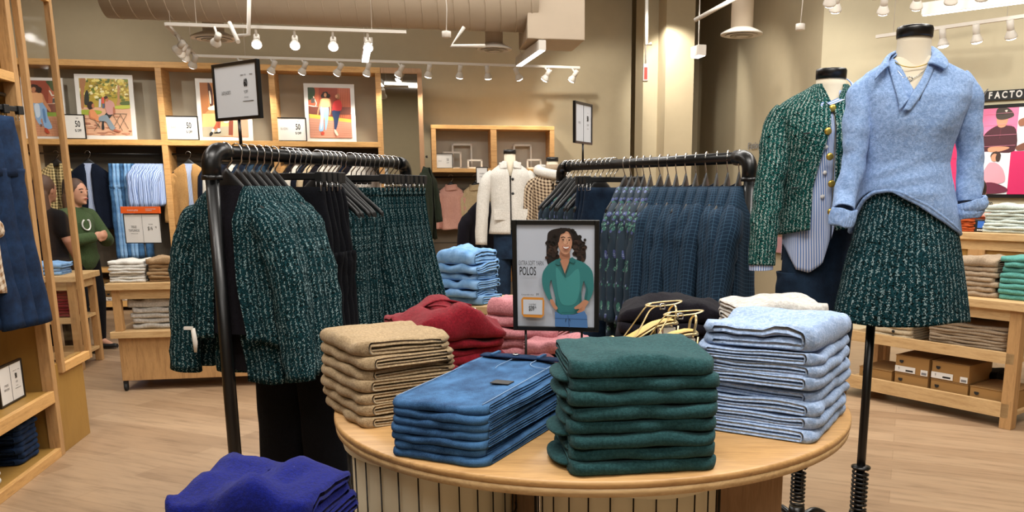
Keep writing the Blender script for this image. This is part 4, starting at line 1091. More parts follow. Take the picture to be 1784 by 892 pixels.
# right rack
tB = [.04, .085, .13, .175, .22, .265, .31, .35, .39]
for i, t_ in enumerate(tB):
    rr_ = rotB + R(42) + pi + rj.uniform(-.12, .12)
    hanging_top('plaid_blazer', ORD[i] + ' navy plaid blazer from the near end of the right rack', 'blazer', 'navy plaid blazers on the right rack', 'plaid', w_=.18, L=.78, sl=.62, seed=70 + i, loc=onB(t_), rot=rr_, open_=False, ry=.065, collar='navy', splay=.045, sw=.068)
    put_hanger('h', onB(t_), rr_, 'black hanger of the ' + ORD[i] + ' plaid blazer from the near end, right rack', 'black hangers on the right rack')
tB2 = [.44, .475, .51, .545, .58]
for i, t_ in enumerate(tB2):
    rr_ = rotB + R(38) + pi + rj.uniform(-.1, .1)
    hanging_top('floral_blouse', ORD[i] + ' dark floral blouse from the near side, middle of right rack', 'blouse', 'dark floral blouses on the right rack', 'floral', w_=.165, L=.88, sl=.6, seed=90 + i, loc=onB(t_), rot=rr_, open_=False, ry=.055, collar='floral', splay=.05, sw=.06)
    put_hanger('h', onB(t_), rr_, 'black hanger of the ' + ORD[i] + ' floral blouse, right rack', 'black hangers on the right rack')
for i, t_ in enumerate([.645, .67, .695]):
    rr_ = rotB + rj.uniform(-.05, .05)
    hanging_pants('navy_trousers', ORD[i] + ' pair of navy trousers from the near side, right rack', 'trousers', 'navy trousers on the right rack', 'denimd', L=1.02, seed=i, loc=onB(t_), rot=rr_)
    put_hanger('c', onB(t_), rr_, 'clip hanger of the ' + ORD[i] + ' navy trousers, right rack', 'clip hangers on the right rack')
for i, t_ in enumerate([.73, .765, .80, .835, .87, .90, .93, .965]):
    rr_ = rotB + R(8) + rj.uniform(-.1, .1)
    hanging_top('floral_dress', ORD[i] + ' sleeveless floral dress from the near side, far end of right rack', 'dress', 'sleeveless floral dresses on the right rack', 'floral', w_=.18, L=1.0, seed=110 + i, loc=onB(t_) - V((0, 0, .03)), rot=rr_, sleeves=False, open_=False)
    put_hanger('h', onB(t_), rr_, 'black hanger of the ' + ORD[i] + ' sleeveless floral dress, right rack', 'black hangers on the right rack')
# rack-top signs
pA_ = onA(.16); sgA = at(421, 190, 3.22)
zc = at(416, 207, 3.16).z
sign('black framed lady jackets 60% off sign standing on the left rack', .28, .205, (sgA.x - .012, 3.2, zc), R(-35), [('LADY JACKETS', .085, -.22, .48, dict(sx=.5))] + sale([], '60', a=.22), fw=.011, paper='paper', stem=zc - ZB - .02, extra=rules, name='rack_sign')
sgB = at(1018, 250, 4.7)
sign('black framed dresses 50% off sign standing on the right rack', .25, .22, (sgB.x, 4.74, sgB.z), R(67), [('DRESSES', .075, -.24, .5, dict(sx=.5, mi=1))] + sale([], '50', a=.24), fw=.012, paper='paper', stem=sgB.z - ZB - .02, divider=True, name='rack_sign')

# ================================================================== FRONT TABLE
TZ = .91; TC = V((.05, 2.35, TZ)); TR = .72
tb = thing('round_display_table', 'round oak display table in front, piled with folded sweaters and jeans', 'table', (TC.x, TC.y, 0))
mb = MB(); mb.lathe([(0.001, TZ), (TR - .004, TZ), (TR, TZ - .004), (TR, TZ - .016)], 128)
mb.build('tabletop', 'oak_top', tb)
mb = MB(); mb.lathe([(TR - .001, TZ - .016), (TR - .003, TZ - .036), (TR - .012, TZ - .04), (0.001, TZ - .04)], 128); mb.build('edge_band', 'oak_pale', tb)
def panel(nm, px0, px1, Y, th, dn=0.02, mat='oak_ped'):
    a, b = at(px0, 880, Y), at(px1, 880, Y)
    mb = MB(); mb.box((a.x - TC.x, Y - TC.y, dn), (b.x - TC.x, Y - TC.y + th, TZ - .04)); return mb.build(nm, mat, tb, bevel=.003)
panel('pedestal_panel', 803, 932, 2.22, .30); panel('pedestal_panel', 1248, 1362, 2.24, .30)
panel('pedestal_base', 803, 1362, 2.2, .4, 0).scale = (1, 1, .05)
# folded piles
def mid(p1, p2): return ((V(p1) + V(p2)) / 2)
F_, L_ = onz(635, 750, TZ), onz(563, 705, TZ)
d = (F_ - L_).normalized(); ang = atan2(d.y, d.x)
bW = (F_ - L_).length
stack('camel_sweater', 'sweater', 'folded camel sweater', 'folded camel sweaters on the round table', 7, mid(F_, L_) + V((-.008, 0, 0)), ang, .31, .275, .0305, 'beige', 3, where='of the camel pile', top_puff=.006, hs=[.031] * 6 + [.034], nseg=30)
# jeans
jL, jF = onz(686, 795, TZ), onz(829, 819, TZ); jR = onz(975, 725, TZ)
d = (jF - jL).normalized(); ja = atan2(d.y, d.x) + R(3)
js = stack('folded_jeans', 'jeans', 'folded mid-blue jeans', 'folded mid-blue jeans on the round table', 7, mid(jL, jF) + V((.0, .004, 0)), ja, .235, .50, .0195, 'denim', 8, jit=.004, wave=.002, taper=.55, where='of the front jeans pile', nseg=24)
top = js[-1]
# details of the top pair: waistband, button, pocket, seam lines, label patch
hj = .0195 * 1.0
def jz(y, x=0): return .0195 * (1 + .55 * y / .5) + .0035
mb = MB(); mb.grid(lambda u, v: V((-.115 + .23 * u, .445 + .045 * v - .012 * abs(u - .5), jz(.47) + .006 + .002 * sin(v * pi))), 18, 4); mb.build('waistband', 'denimf', top, solid=.003)
for s_ in (-1, 1):
    mb = MB(); mb.tube([(s_ * .108, .02 + .42 * k / 10, jz(.02 + .42 * k / 10) + .0005) for k in range(11)], .0012, 5); mb.build('side_seam', 'stitch', top)
mb = MB(); mb.tube(spline([(.05, .44, jz(.44) + .003), (.052, .40, jz(.40) + .003), (.075, .372, jz(.37) + .003), (.11, .362, jz(.36) + .003)], 5), .0012, 5); mb.build('pocket_seam', 'stitch', top)
mb = MB(); mb.tube([(-.02, .44, jz(.44) + .002), (-.022, .36, jz(.36) + .002), (-.015, .33, jz(.33) + .002)], .001, 5); mb.build('fly_seam', 'stitch', top)
mb = MB(); mb.lathe([(.009, 0), (.009, .002), (.007, .003), (.004, .0022), (.001, .0022)], 16, (-.02, .465, jz(.46) + .009)); mb.build('waist_button', 'chrome', top)
for x in (-.08, .055):
    mb = MB(); mb.box((x - .005, .44, jz(.45) + .007), (x + .005, .49, jz(.48) + .012)); mb.build('belt_loop', 'denim', top, bevel=.001)
mb = MB(); mb.box((.04, .19, jz(.2) + .0005), (.088, .225, jz(.2) + .003)); mb.build('black_label_patch', 'ink', top, bevel=.001)
# green
gF, gR_ = onz(1000, 832, TZ), onz(1252, 827, TZ)
ga = atan2((gR_ - gF).y, (gR_ - gF).x) + R(4)
gs = stack('green_sweater', 'sweater', 'folded forest green sweater', 'folded forest green sweaters on the round table', 8, mid(gF, gR_) + V((-.004, .002, 0)), ga, .315, .30, .0305, 'green', 5, jit=.004, where='of the green pile at the front', top_puff=.012, nseg=34, hs=[.031] * 7 + [.036])
for i_, o in enumerate(gs[:-1]): # a sleeve folded under each, peeping out on the left
    mb = MB(); rr_ = random.Random(i_)
    ln = rr_.uniform(.0, .02)
    mb.ell((-.148 - ln * .6, .10 + .05 * rr_.random(), .016), (.018 + ln, .075 + .03 * rr_.random(), .0125), 18); mb.build('folded_sleeve', 'green', o)
# light blue
lF, lR = onz(1407, 782, TZ), onz(1476, 712, TZ)
la = atan2((lR - lF).y, (lR - lF).x)
stack('light_blue_sweater', 'sweater', 'folded light blue sweater', 'folded light blue sweaters on the round table', 8, mid(lF, lR) + V((.012, .0, 0)), la, .34, .31, .031, 'lblue', 6, jit=.006, where='of the light blue pile', top_puff=.035, nseg=30, hs=[.0315] * 7 + [.04], wave=.004)
# pile orientation helper for the back piles: org px -> base corner
def pile(name, desc, group, n, px, Y, zbase, rot, W, D, h, mat, seed, where, **k):
    # px: column of the fold edge middle
    d_ = Y * cp - (zbase - EYE) * sp
    x = (px - CX) / FPX * d_
    return stack(name, 'sweater', desc, group, n, (x, Y, zbase), rot, W, D, h, mat, seed, where=where, **k)
rs_ = pile('red_polo', 'folded crimson polo sweater', 'folded crimson sweaters on the round table', 7, 800, 2.37, TZ, R(28), .32, .28, .032, 'red', 12, 'of the crimson pile', top_puff=.05, wave=.008, jit=.012, hs=[.028] * 6 + [.036], droop=.02, taper=.45, nseg=44)
tp = rs_[-1]
mb = MB(); mb.tube(spline([(-.03, .25, .07), (.0, .17, .085), (.035, .10, .075), (.05, .06, .06)], 6), .007, 8, flat=.5); mb.tube(spline([(.06, .24, .07), (.05, .17, .085), (.04, .10, .076)], 6), .007, 8, flat=.5); mb.build('polo_placket', 'red', tp)
mb = MB(); mb.grid(lambda u, v: V((-.06 + .17 * u, .19 + .05 * sin(u * pi) + .035 * v, .078 + .016 * sin(u * pi) - .012 * v)), 12, 4); mb.build('collar_flap', 'red', tp, solid=.005)
mb = MB(); mb.box((-.004, .0, 0), (.022, .002, .03)); o = mb.build('swing_tag', 'paperw', tp, loc=(.05, .05, .066), rot=(R(-50), 0, R(-10)))
mb = MB(); mb.tube([(.06, .05, .07), (.04, .08, .088), (.045, .12, .088)], .0015, 5); mb.build('tag_cord', 'paperw', tp)
pile('pink_sweater', 'folded pink sweater', 'folded pink sweaters behind the polos sign', 6, 905, 2.66, TZ, R(-14), .25, .26, .034, 'pink', 15, 'of the pink pile left of the sign legs', top_puff=.02, wave=.006, jit=.01, hs=[.037] * 6)
pile('pink_sweater', 'folded pink sweater', 'folded pink sweaters behind the polos sign', 4, 975, 2.52, TZ, R(10), .2, .16, .030, 'pink', 16, 'of the low pink pile under the sign', top_puff=.012, wave=.008, jit=.008)
pile('black_sweater', 'folded black sweater', 'folded black sweaters on the round table', 6, 1168, 2.58, TZ, R(-6), .36, .28, .036, 'blackk', 18, 'of the black pile', top_puff=.04, wave=.006, jit=.012, droop=.02)
pile('grey_sweater', 'folded heather grey sweater', 'folded heather grey sweaters behind the light blue pile', 7, 1372, 2.33, TZ, R(12), .27, .24, .034, 'grey', 21, 'of the heather grey pile', top_puff=.02, wave=.005, jit=.012, hs=[.038] * 6 + [.04])
hid = pile('green_sweater', 'folded forest green sweater', 'second pile of green sweaters behind the first', 5, 1110, 2.02, TZ, R(4), .26, .24, .03, 'green', 23, 'of the green pile under the sandals')
# sandals
def sandal(label, loc, rot):
    r_ = thing('strappy_sandal', label, 'shoe', loc, rot, 'pair of gold sandals')
    prof = [(-.12, .004), (-.09, .003), (-.05, .008), (0, .035), (.05, .062), (.09, .07), (.115, .068)]
    wd = [(-.12, .018), (-.09, .036), (-.05, .04), (0, .028), (.06, .026), (.1, .028), (.115, .018)]
    mb = MB()
    def fn(u, v):
        x = -.12 + .235 * v; a = u * 2 * pi; s_ = sin(a)
        return V((x, interp(wd, x) * cos(a), interp(prof, x) + .006 * s_))
    mb.grid(fn, 14, 22, True, cap=True); mb.build('sole', 'gold', r_)
    mb = MB(); mb.grid(lambda u, v: V((-.115 + .225 * v, (u - .5) * 1.7 * interp(wd, -.115 + .225 * v), interp(prof, -.115 + .225 * v) + .0075)), 4, 20); mb.build('insole', plain('gold_insole', '#e0bd6a', .4), r_)
    mb = MB()
    for s_ in (-1, 1): mb.tube([(.06, s_ * .022, .058), (.068, s_ * .024, 0.002), (.108, s_ * .024, 0.002), (.112, s_ * .022, .062)], .003, 6)
    mb.box((.066, -.024, 0), (.11, .024, .004)); mb.build('block_heel_frame', 'gold', r_)
    mb = MB(); mb.box((.07, -.022, .004), (.106, .022, .058)); mb.build('clear_heel', plain('pale_heel', '#c9bfae', .2), r_, bevel=.002)
    def strap(nm, pts, w_=.0036):
        m_ = MB(); m_.tube(spline(pts, 6), w_, 8, flat=.45); m_.build(nm, 'gold', r_)
    strap('toe_strap', [(-.075, -.036, .008), (-.07, -.02, .03), (-.066, 0, .038), (-.07, .02, .03), (-.075, .036, .008)], .005)
    strap('side_strap', [(-.03, -.034, .02), (.0, -.03, .06), (.03, -.02, .105), (.05, -.022, .118)])
    strap('side_strap', [(-.03, .034, .02), (.0, .03, .06), (.03, .02, .105), (.05, .022, .118)])
    strap('heel_strap', [(.10, -.022, .07), (.105, -.024, .1), (.11, 0, .115), (.105, .024, .1), (.10, .022, .07)])
    strap('ankle_strap', [(.05, -.03, .118), (.1, -.028, .122), (.128, 0, .126), (.1, .028, .122), (.05, .03, .118), (.03, 0, .116), (.05, -.03, .118)], .004)
    m_ = MB(); m_.tube([(.055, -.034, .125), (.055, -.034, .111), (.068, -.034, .111), (.068, -.034, .125), (.055, -.034, .125)], .0018, 5); m_.build('buckle', 'chrome', r_)
    return r_
zs = TZ + 5 * .03 + .002
ps = at(1118, 575, 2.12)
sandal('gold strappy sandal, front one of the pair behind green sweaters', (ps.x + .025, 2.08, zs + .01), R(8))
sandal('gold strappy sandal, rear one of the pair behind green sweaters', (ps.x - .01, 2.19, zs + .018), R(16))
# POLOS sign
def polo(tm, w_, h_): pass
sw_, sh_ = .25, .318
sY = 2.38; sb = at(968, 577, sY)
srot = R(-7)
ps_ = thing('polos_sign', 'large black framed extra soft yarn polos sign on the table', 'sign', (sb.x, sY, sb.z), srot)
mb = MB(); fw = .013
for a, b in (((-sw_ / 2, 0, 0), (-sw_ / 2 + fw, .016, sh_)), ((sw_ / 2 - fw, 0, 0), (sw_ / 2, .016, sh_)), ((-sw_ / 2 + fw, 0, 0), (sw_ / 2 - fw, .016, fw)), ((-sw_ / 2 + fw, 0, sh_ - fw), (sw_ / 2 - fw, .016, sh_))): mb.box(a, b)
mb.build('sign_frame', 'black', ps_, bevel=.0015)
mb = MB(); mb.box((-sw_ / 2 + .004, .006, .004), (sw_ / 2 - .004, .012, sh_ - .004)); mb.build('backing_card', 'paper', ps_)
P = Pic([(63, 88), (557, 85), (562, 765), (80, 735)], sw_ - 2 * fw, sh_ - 2 * fw, .0058)
P.bg('#b9c0cd')
rh = random.Random(4)
P.k = 1
hair = [(270, 130), (340, 108), (400, 112), (450, 150), (490, 210), (505, 290), (490, 320), (440, 290), (420, 240), (330, 230), (330, 300), (300, 350), (265, 340), (255, 270), (258, 190)]
P.sh('#1c1412', hair)
for k in range(70):
    a = rh.uniform(-.4, pi + .4); P.k = 2 + k % 4
    x, y = 375 + 105 * cos(a) * rh.uniform(.8, 1.1), 240 - 115 * sin(a) * rh.uniform(.8, 1.1)
    P.blob(rh.choice(['#1c1412', '#2a1c17', '#120d0b']), x, y, rh.uniform(9, 18), n=8)
for k in range(46):
    P.k = 2 + k % 4; x, y = rh.choice([rh.uniform(255, 325), rh.uniform(430, 500)]), rh.uniform(180, 335); P.blob(rh.choice(['#1c1412', '#2a1c17', '#3a2820']), x, y, rh.uniform(8, 17), n=8)
P.k = 7
P.sh('#a8745a', [(345, 250), (400, 258), (402, 330), (385, 400), (360, 350), (340, 300)])          # neck
P.sh('#8f5f48', [(350, 265), (398, 270), (395, 295), (352, 280)])
P.sh('#c08c70', [(332, 170), (350, 135), (385, 128), (412, 150), (418, 190), (412, 235), (395, 270), (368, 276), (343, 250), (330, 210)])  # face
P.sh('#d2a184', [(360, 150), (390, 145), (405, 180), (395, 215), (370, 210), (355, 180)])
P.sh('#1c1412', [(325, 180), (335, 135), (375, 112), (372, 135), (345, 150), (333, 200)]); P.sh('#1c1412', [(385, 118), (420, 140), (430, 200), (418, 190), (408, 150)])
P.line('#241813', [(346, 168), (362, 163), (374, 168)], 4); P.line('#241813', [(388, 168), (402, 165), (411, 172)], 4)
P.blob('#1a1210', 361, 181, 7, 4); P.blob('#1a1210', 400, 184, 6, 4); P.line('#9a674e', [(383, 178), (390, 205), (378, 209)], 3)
P.sh('#a04a44', [(359, 222), (380, 228), (402, 224), (396, 240), (378, 244), (364, 236)]); P.sh('#f2ece6', [(363, 225), (380, 230), (399, 226), (393, 235), (378, 238), (367, 233)])
P.sh('#2f7678', [(300, 320), (340, 312), (378, 408), (412, 300), (440, 308), (500, 335), (545, 385), (556, 470), (553, 520), (530, 580), (500, 572), (508, 500), (495, 450), (480, 520), (480, 600), (490, 650), (440, 668), (360, 668), (325, 635), (318, 560), (300, 480), (290, 440), (280, 480), (290, 540), (300, 570), (285, 580), (262, 545), (235, 470), (235, 400), (262, 350)])  # sweater
P.sh('#3d8a8a', [(320, 360), (370, 420), (400, 420), (460, 370), (470, 500), (440, 600), (360, 600), (330, 500)])
P.sh('#256466', [(318, 560), (330, 600), (340, 650), (360, 668), (345, 668), (325, 635)]); P.sh('#256466', [(480, 520), (482, 600), (470, 610), (470, 540)]); P.sh('#256466', [(495, 450), (508, 500), (500, 572), (515, 560), (520, 500)])
P.sh('#276a6c', [(318, 318), (345, 300), (352, 330), (335, 345), (318, 335)]); P.sh('#276a6c', [(408, 300), (440, 306), (432, 332), (405, 320)])
P.sh('#b57f64', [(345, 318), (400, 312), (383, 390), (376, 400)]); P.line('#235f61', [(345, 320), (376, 405), (406, 318)], 4); P.line('#1d5254', [(376, 405), (380, 425)], 5)
P.line('#235f61', [(360, 655), (440, 655), (485, 640)], 3)
P.sh('#b98468', [(285, 570), (303, 568), (320, 600), (335, 625), (322, 634), (300, 610)]); P.sh('#b98468', [(500, 575), (527, 588), (510, 620), (500, 645), (470, 660), (455, 655), (470, 635), (445, 635), (440, 622), (470, 600)])
P.line('#9c6a50', [(470, 640), (490, 622)], 2); P.line('#9c6a50', [(462, 652), (488, 636)], 2)
P.sh('#4a76ae', [(318, 645), (360, 668), (440, 670), (500, 648), (518, 680), (524, 762), (320, 745)], False); P.line('#35598a', [(320, 690), (520, 705)], 3); P.line('#2f5080', [(400, 672), (410, 755)], 3)
P.line('#26374f', [(390, 695), (385, 715)], 4); P.line('#26374f', [(408, 695), (415, 712)], 4)
P.k += 1; P.sh('#d08a35', [(118, 545), (245, 552), (252, 575), (250, 668), (235, 684), (125, 674), (110, 655), (106, 560)], False); P.sh('#c6ccd6', [(118, 560), (240, 567), (240, 664), (120, 656)], False)
P.done(ps_, (0, 0, fw))
tm = MB()
def pt2(x, y):
    q_ = P.pt(x, y); return q_[0], q_[2] + fw
yk = .0058 - .0004 * (P.k + 2)
for s_, sz, x, y, k in (('EXTRA SOFT YARN', .019, 165, 330, dict(sx=.44)), ('POLOS', .034, 145, 382, dict(sx=.46, bold=.0004)), ('Comparable value', .0062, 145, 530, dict(sx=.8)), ('$98', .009, 208, 530, dict(sx=.6)), ('YOUR PRICE', .0055, 177, 594, dict(sx=.7)), ('$39', .019, 172, 620, dict(sx=.55, bold=.0003)), ('95', .0085, 197, 614, dict(sx=.6))):
    xx, zz = pt2(x, y); text_mesh(tm, s_, sz, xx, zz, yk, **k)
tm.build('lettering', ['ink', 'greyink'], ps_)
for x in (-.09, .075):
    mb = MB(); mb.tube([(x, .012, .01), (x, .012, -(sb.z - TZ) + .004)], .0035, 8); mb.build('sign_leg', 'black', ps_)
mb = MB(); mb.box((-.1, -.0, -(sb.z - TZ) + .001), (.09, .03, -(sb.z - TZ) + .006)); mb.build('sign_foot', 'black', ps_)

# ---- wire baskets under the table
def basket(label, cx_, cy_, r, z0, z1, handle=None):
    r_ = thing('wire_basket', label, 'basket', (cx_, cy_, z0))
    H = z1 - z0
    mb = MB()
    for z in (0.004, H * .33, H * .62, H): mb.tube([V((r * cos(a * pi / 24), r * sin(a * pi / 24), z)) for a in range(48)], .0035, 6, closed=True)
    mb.build('hoop', 'black', r_)
    mb = MB()
    for k in range(28):
        a = 2 * pi * k / 28; mb.tube([(r * cos(a), r * sin(a), 0.004), (r * cos(a), r * sin(a), H)], .002, 5)
    mb.build('upright_wires', 'black', r_)
    mb = MB()
    mb.grid(lambda u, v: V(((r - .012 + .008 * N3(cos(u * 2 * pi) * 5, sin(u * 2 * pi) * 5, v * 2.5)) * cos(-u * 2 * pi), (r - .012 + .008 * N3(cos(u * 2 * pi) * 5, sin(u * 2 * pi) * 5, v * 2.5)) * sin(-u * 2 * pi), .01 + H * v * 1.0)), 96, 20, True); ln = mb.build('canvas_liner', 'canvas', r_)
    mb = MB(); mb.grid(lambda u, v: V(((r + .006 + .004 * sin(v * pi) + .003 * N3(cos(u * 6.28) * 5, sin(u * 6.28) * 5, 3)) * cos(-u * 2 * pi), (r + .006 + .004 * sin(v * pi)) * sin(-u * 2 * pi), H + .006 - (.05 + .012 * sin(u * 12)) * (1 - v))), 96, 5, True); mb.build('liner_cuff', 'canvas', ln)
    mb = MB(); mb.grid(lambda u, v: V((r * .95 * v * cos(u * 2 * pi), r * .95 * v * sin(u * 2 * pi), .01 + .5 * H)), 32, 4); mb.build('liner_bottom', 'canvas', ln)
    if handle:
        mb = MB(); a = handle; c0 = V((r * cos(a - .12), r * sin(a - .12), H - .0)); c1 = V((r * cos(a + .12), r * sin(a + .12), H))
        o_ = V((cos(a), sin(a), 0)); mb.tube([c0, c0 + o_ * .035 - V((0, 0, .035)), c1 + o_ * .035 - V((0, 0, .035)), c1], .004, 6); mb.build('handle', 'black', r_)
basket('black wire basket with cream canvas liner under the table left', -.385, 2.18, .225, .26, .862)
basket('black wire basket with pale canvas liner under the table front', .135, 2.02, .235, .26, .862, handle=-.45)
lowsh = thing('table_lower_shelf', 'low black shelf carrying the two wire baskets', 'shelf', (0, 2.15, 0))
mb = MB(); mb.box((-.62, -.33, .235), (.6, -.02 + .0, .258)); mb.build('shelf_board', 'black', lowsh, bevel=.003)
for x in (-.6, .58):
    for y in (-.31, -.04):
        mb = MB(); mb.box((x - .012, y - .012, 0), (x + .012, y + .012, .235)); mb.build('leg', 'black', lowsh)

# ---- royal blue sweaters, bottom left, on a black framed stand
bz = .745
stand = thing('black_stand', 'black metal framed stand under the royal blue sweaters', 'display stand', (-.66, 1.62, 0), R(-8))
mb = MB(); mb.box((-.22, -.15, bz - .02), (.24, .22, bz)); mb.build('stand_top', 'blackm', stand, bevel=.002)
for x, y in ((-.235, -.15), (.225, -.15), (-.235, .205), (.225, .205)):
    mb = MB(); mb.box((x, y, 0), (x + .015, y + .015, bz + (.045 if (x < 0 and y > 0) else .0))); mb.build('stand_leg', 'black', stand)
rb = stack('royal_blue_sweater', 'sweater', 'folded royal blue sweater', 'folded royal blue sweaters at the bottom left', 4, (-.66, 1.50, bz), R(-8), .30, .27, .034, 'royal', 33, jit=.008, where='of the royal blue pile', top_puff=.05, wave=.006, hs=[.035, .035, .035, .045], nseg=30)
tp = rb[-1]
mb = MB(); mb.grid(lambda u, v: V((-.02 + .12 * u, .20 + .035 * sin(u * pi) + .03 * v, .062 + .016 * sin(u * pi) * (1 - v * .3) - .01 * v)), 14, 4); mb.build('collar_flap', 'royal', tp, solid=.005)
mb = MB(); mb.lathe([(.006, 0), (.006, .002), (.001, .0025)], 12, (.045, .185, .077)); mb.build('pearl_button', 'paperw', tp)

# ================================================================== MANNEQUINS
def neck_cap(r_, neck, rad, z0, z1, cx_=0, tiltv=0):
    pass
def spring_pole(r_, z_hip, z_col, px=(0, 0), legs=4):
    mb = MB(); mb.tube([(0, 0, .30), (0, 0, z_hip)], .0155, 14); mb.build('pole', 'black', r_)
    mb = MB(); mb.lathe([(.018, 0), (.034, .003), (.034, .009), (.018, .014)], 20, (0, 0, z_col)); mb.build('collar_disc', 'black', r_)
    mb = MB(); n_ = 9; mb.tube([V((.026 * cos(a * pi / 8), .026 * sin(a * pi / 8), z_col - .005 - .15 * a / (16 * n_))) for a in range(16 * n_ + 1)], .005, 6); mb.build('coil_spring', 'black', r_)
    mb = MB(); mb.lathe([(.03, z_col - .16), (.034, z_col - .19), (.045, z_col - .26), (.055, .12), (.03, .1)], 20); mb.build('base_hub', 'black', r_)
    for k in range(legs):
        a = 2 * pi * k / legs + .5; mb = MB(); mb.tube(spline([(0, 0, .17), (.10 * cos(a), .10 * sin(a), .2), (.22 * cos(a), .22 * sin(a), .12), (.30 * cos(a), .30 * sin(a), .03)], 6), .014, 10); mb.build('leg', 'black', r_)

def px2x(px, py, Y, x0): return at(px, py, Y).x - x0
# ---- tall mannequin in blue polo sweater and tweed skirt
MY = 2.9
mbase = onz(1497, 850, .5)
X0 = at(1517, 570, MY).x
man = thing('mannequin', 'tall mannequin torso in light blue polo sweater and tweed skirt', 'mannequin', (X0, MY, 0))
def Zp(py, px=1590, Y=MY): return at(px, py, Y).z
def rowtab(rows, Y, x0):
    """rows: (py, pxl, pxr) -> list of (z, cx, rx)"""
    out = []
    for py, a, b in rows:
        A, B = at(a, py, Y), at(b, py, Y); out.append(((A.z + B.z) / 2, (A.x + B.x) / 2 - x0, (B.x - A.x) / 2))
    return sorted(out)
def rowf(tab): return (lambda z: interp([(t_[0], t_[1]) for t_ in tab], z)), (lambda z: interp([(t_[0], t_[2]) for t_ in tab], z))
tors = rowtab([(92, 1567, 1620), (105, 1552, 1636), (116, 1533, 1656), (130, 1510, 1684), (145, 1500, 1695), (170, 1497, 1690), (200, 1500, 1676), (225, 1503, 1666), (255, 1506, 1655), (285, 1508, 1649), (310, 1505, 1652), (330, 1501, 1657), (360, 1494, 1664), (414, 1480, 1668)], MY, X0)
cxf, rxf = rowf(tors)
ztop = tors[-1][0]
ryt = lambda z: interp([(Zp(414), .125), (Zp(330), .12), (Zp(285), .105), (Zp(225), .118), (Zp(170), .11), (Zp(140), .08), (Zp(116), .058), (Zp(92), .045)], z)
# neck and bust form
nx = at(1591, 95, MY).x - X0
mb = MB(); zn0, zn1 = Zp(150), Zp(64)
mb.lathe([(.105, Zp(190)), (.095, Zp(165)), (.078, Zp(140)), (.060, Zp(118)), (.0555, Zp(95)), (.0535, Zp(75)), (.054, zn1)], 32, (nx, 0, 0), sy=.92); mb.build('neck', 'cream', man)
mb = MB(); mb.lathe([(.0575, zn1 - .004), (.0585, zn1 + .022), (.056, zn1 + .03), (.048, zn1 + .033), (.001, zn1 + .034)], 36, (nx, 0, 0), sy=.95); cap_ = mb.build('neck_cap', 'black', man)
cap_.location = (0, 0, 0)
# chest form beneath the opening
mb = MB(); shell(mb, lambda z: rxf(z) * .92, lambda z: ryt(z) * .93, Zp(100), lambda t_: Zp(230), cx=cxf, nu=40, nv=20); mb.build('torso_form', 'cream', man)
# necklaces
mb = MB(); 
def chest(px, py, off=.004):
    p = at(px, py, MY); z = p.z; x = p.x - X0; s_ = (x - cxf(z)) / max(rxf(z) * .92, .01); s_ = max(-.98, min(.98, s_))
    yy = -ryt(z) * .93 * sqrt(1 - s_ * s_); dd = MY + yy; k = dd / MY
    return V((p.x * k - X0, yy - off, EYE + (z - EYE) * k))
mb.tube(spline([chest(1553, 108, .02), chest(1568, 116, .018), chest(1590, 118, .012), chest(1610, 113, .018), chest(1622, 105, .02)], 6), .0016, 6); nk = mb.build('thin_necklace', 'brass', man)
mb = MB(); P2 = spline([chest(1560, 122, .012), chest(1572, 136, .01), chest(1578, 138, .008)], 5); mb.tube(P2, .0012, 5); P3 = spline([chest(1589, 137, .008), chest(1600, 130, .01), chest(1612, 120, .012)], 5); mb.tube(P3, .0012, 5)
for px in (1575, 1583):
    c0 = chest(px, 138, .008); mb.tube([c0 + V((.009 * cos(k * pi / 6), 0, .006 * sin(k * pi / 6))) for k in range(12)], .0018, 5, closed=True)
mb.build('link_necklace', 'chrome', nk)
# sweater body
zv = Zp(183); zn = Zp(104)
vx = at(1576, 183, MY).x - X0
vl = lambda z: interp([(zv, vx), (zn, at(1553, 105, MY).x - X0)], z) - 1e-4 if z > zv else vx
vr = lambda z: interp([(zv, vx), (zn, at(1618, 105, MY).x - X0)], z) + 1e-4 if z > zv else vx
hem_px = [(1478, 352), (1495, 350), (1508, 335), (1530, 331), (1550, 336), (1590, 357), (1633, 388), (1655, 406), (1670, 414)]
hem = [(at(px, py, MY).x - X0, at(px, py, MY).z) for px, py in hem_px]
def zhem(th):
    # hem height by angle; tucked up at front left, long at the right
    f = cos(th); 
    x = cxf(Zp(360)) + rxf(Zp(360)) * sin(th)
    zf = interp(hem, x); zb_ = Zp(405)
    return zf * (1 if f > 0 else 0) + zb_ * (0 if f > 0 else 1) if abs(f) > .35 else zf + (zb_ - zf) * sm(-f, -.35, .35)
def wrs(th, z):
    f = cos(th); a = 0
    lo = sm(Zp(300) - z, 0, .1)
    a += .035 * sin(th * 3 + 1 + z * 30) * lo
    x = rxf(z) * sin(th)
    # diagonal drape folds running to the tuck
    for k, (x1, z1, x2, z2, am) in enumerate(((-.16, Zp(315), .03, Zp(270), .05), (-.13, Zp(325), .08, Zp(300), .05), (-.14, Zp(340), .10, Zp(335), .04), (.10, Zp(205), .155, Zp(190), .04))):
        t_ = max(0, min(1, (x - x1) / (x2 - x1))); zc_ = z1 + (z2 - z1) * t_; a += am * math.exp(-((z - zc_) / .012) ** 2) * sin(pi * min(1, max(0, (x - x1) / (x2 - x1) * .8 + .15))) * (f > 0)
    # bust
    for s_ in (-.07, .07): a += .14 * math.exp(-((x - s_) / .05) ** 2 - ((z - Zp(205)) / .06) ** 2) * (f > 0)
    a += .02 * N3(cos(th) * 3, sin(th) * 3, z * 12)
    return a
mb = MB(); shell(mb, rxf, ryt, ztop, zhem, vl, vr, cx=cxf, wr=wrs, nu=96, nv=80); sweater = mb.build('polo_sweater', 'sblue', man, solid=.005)
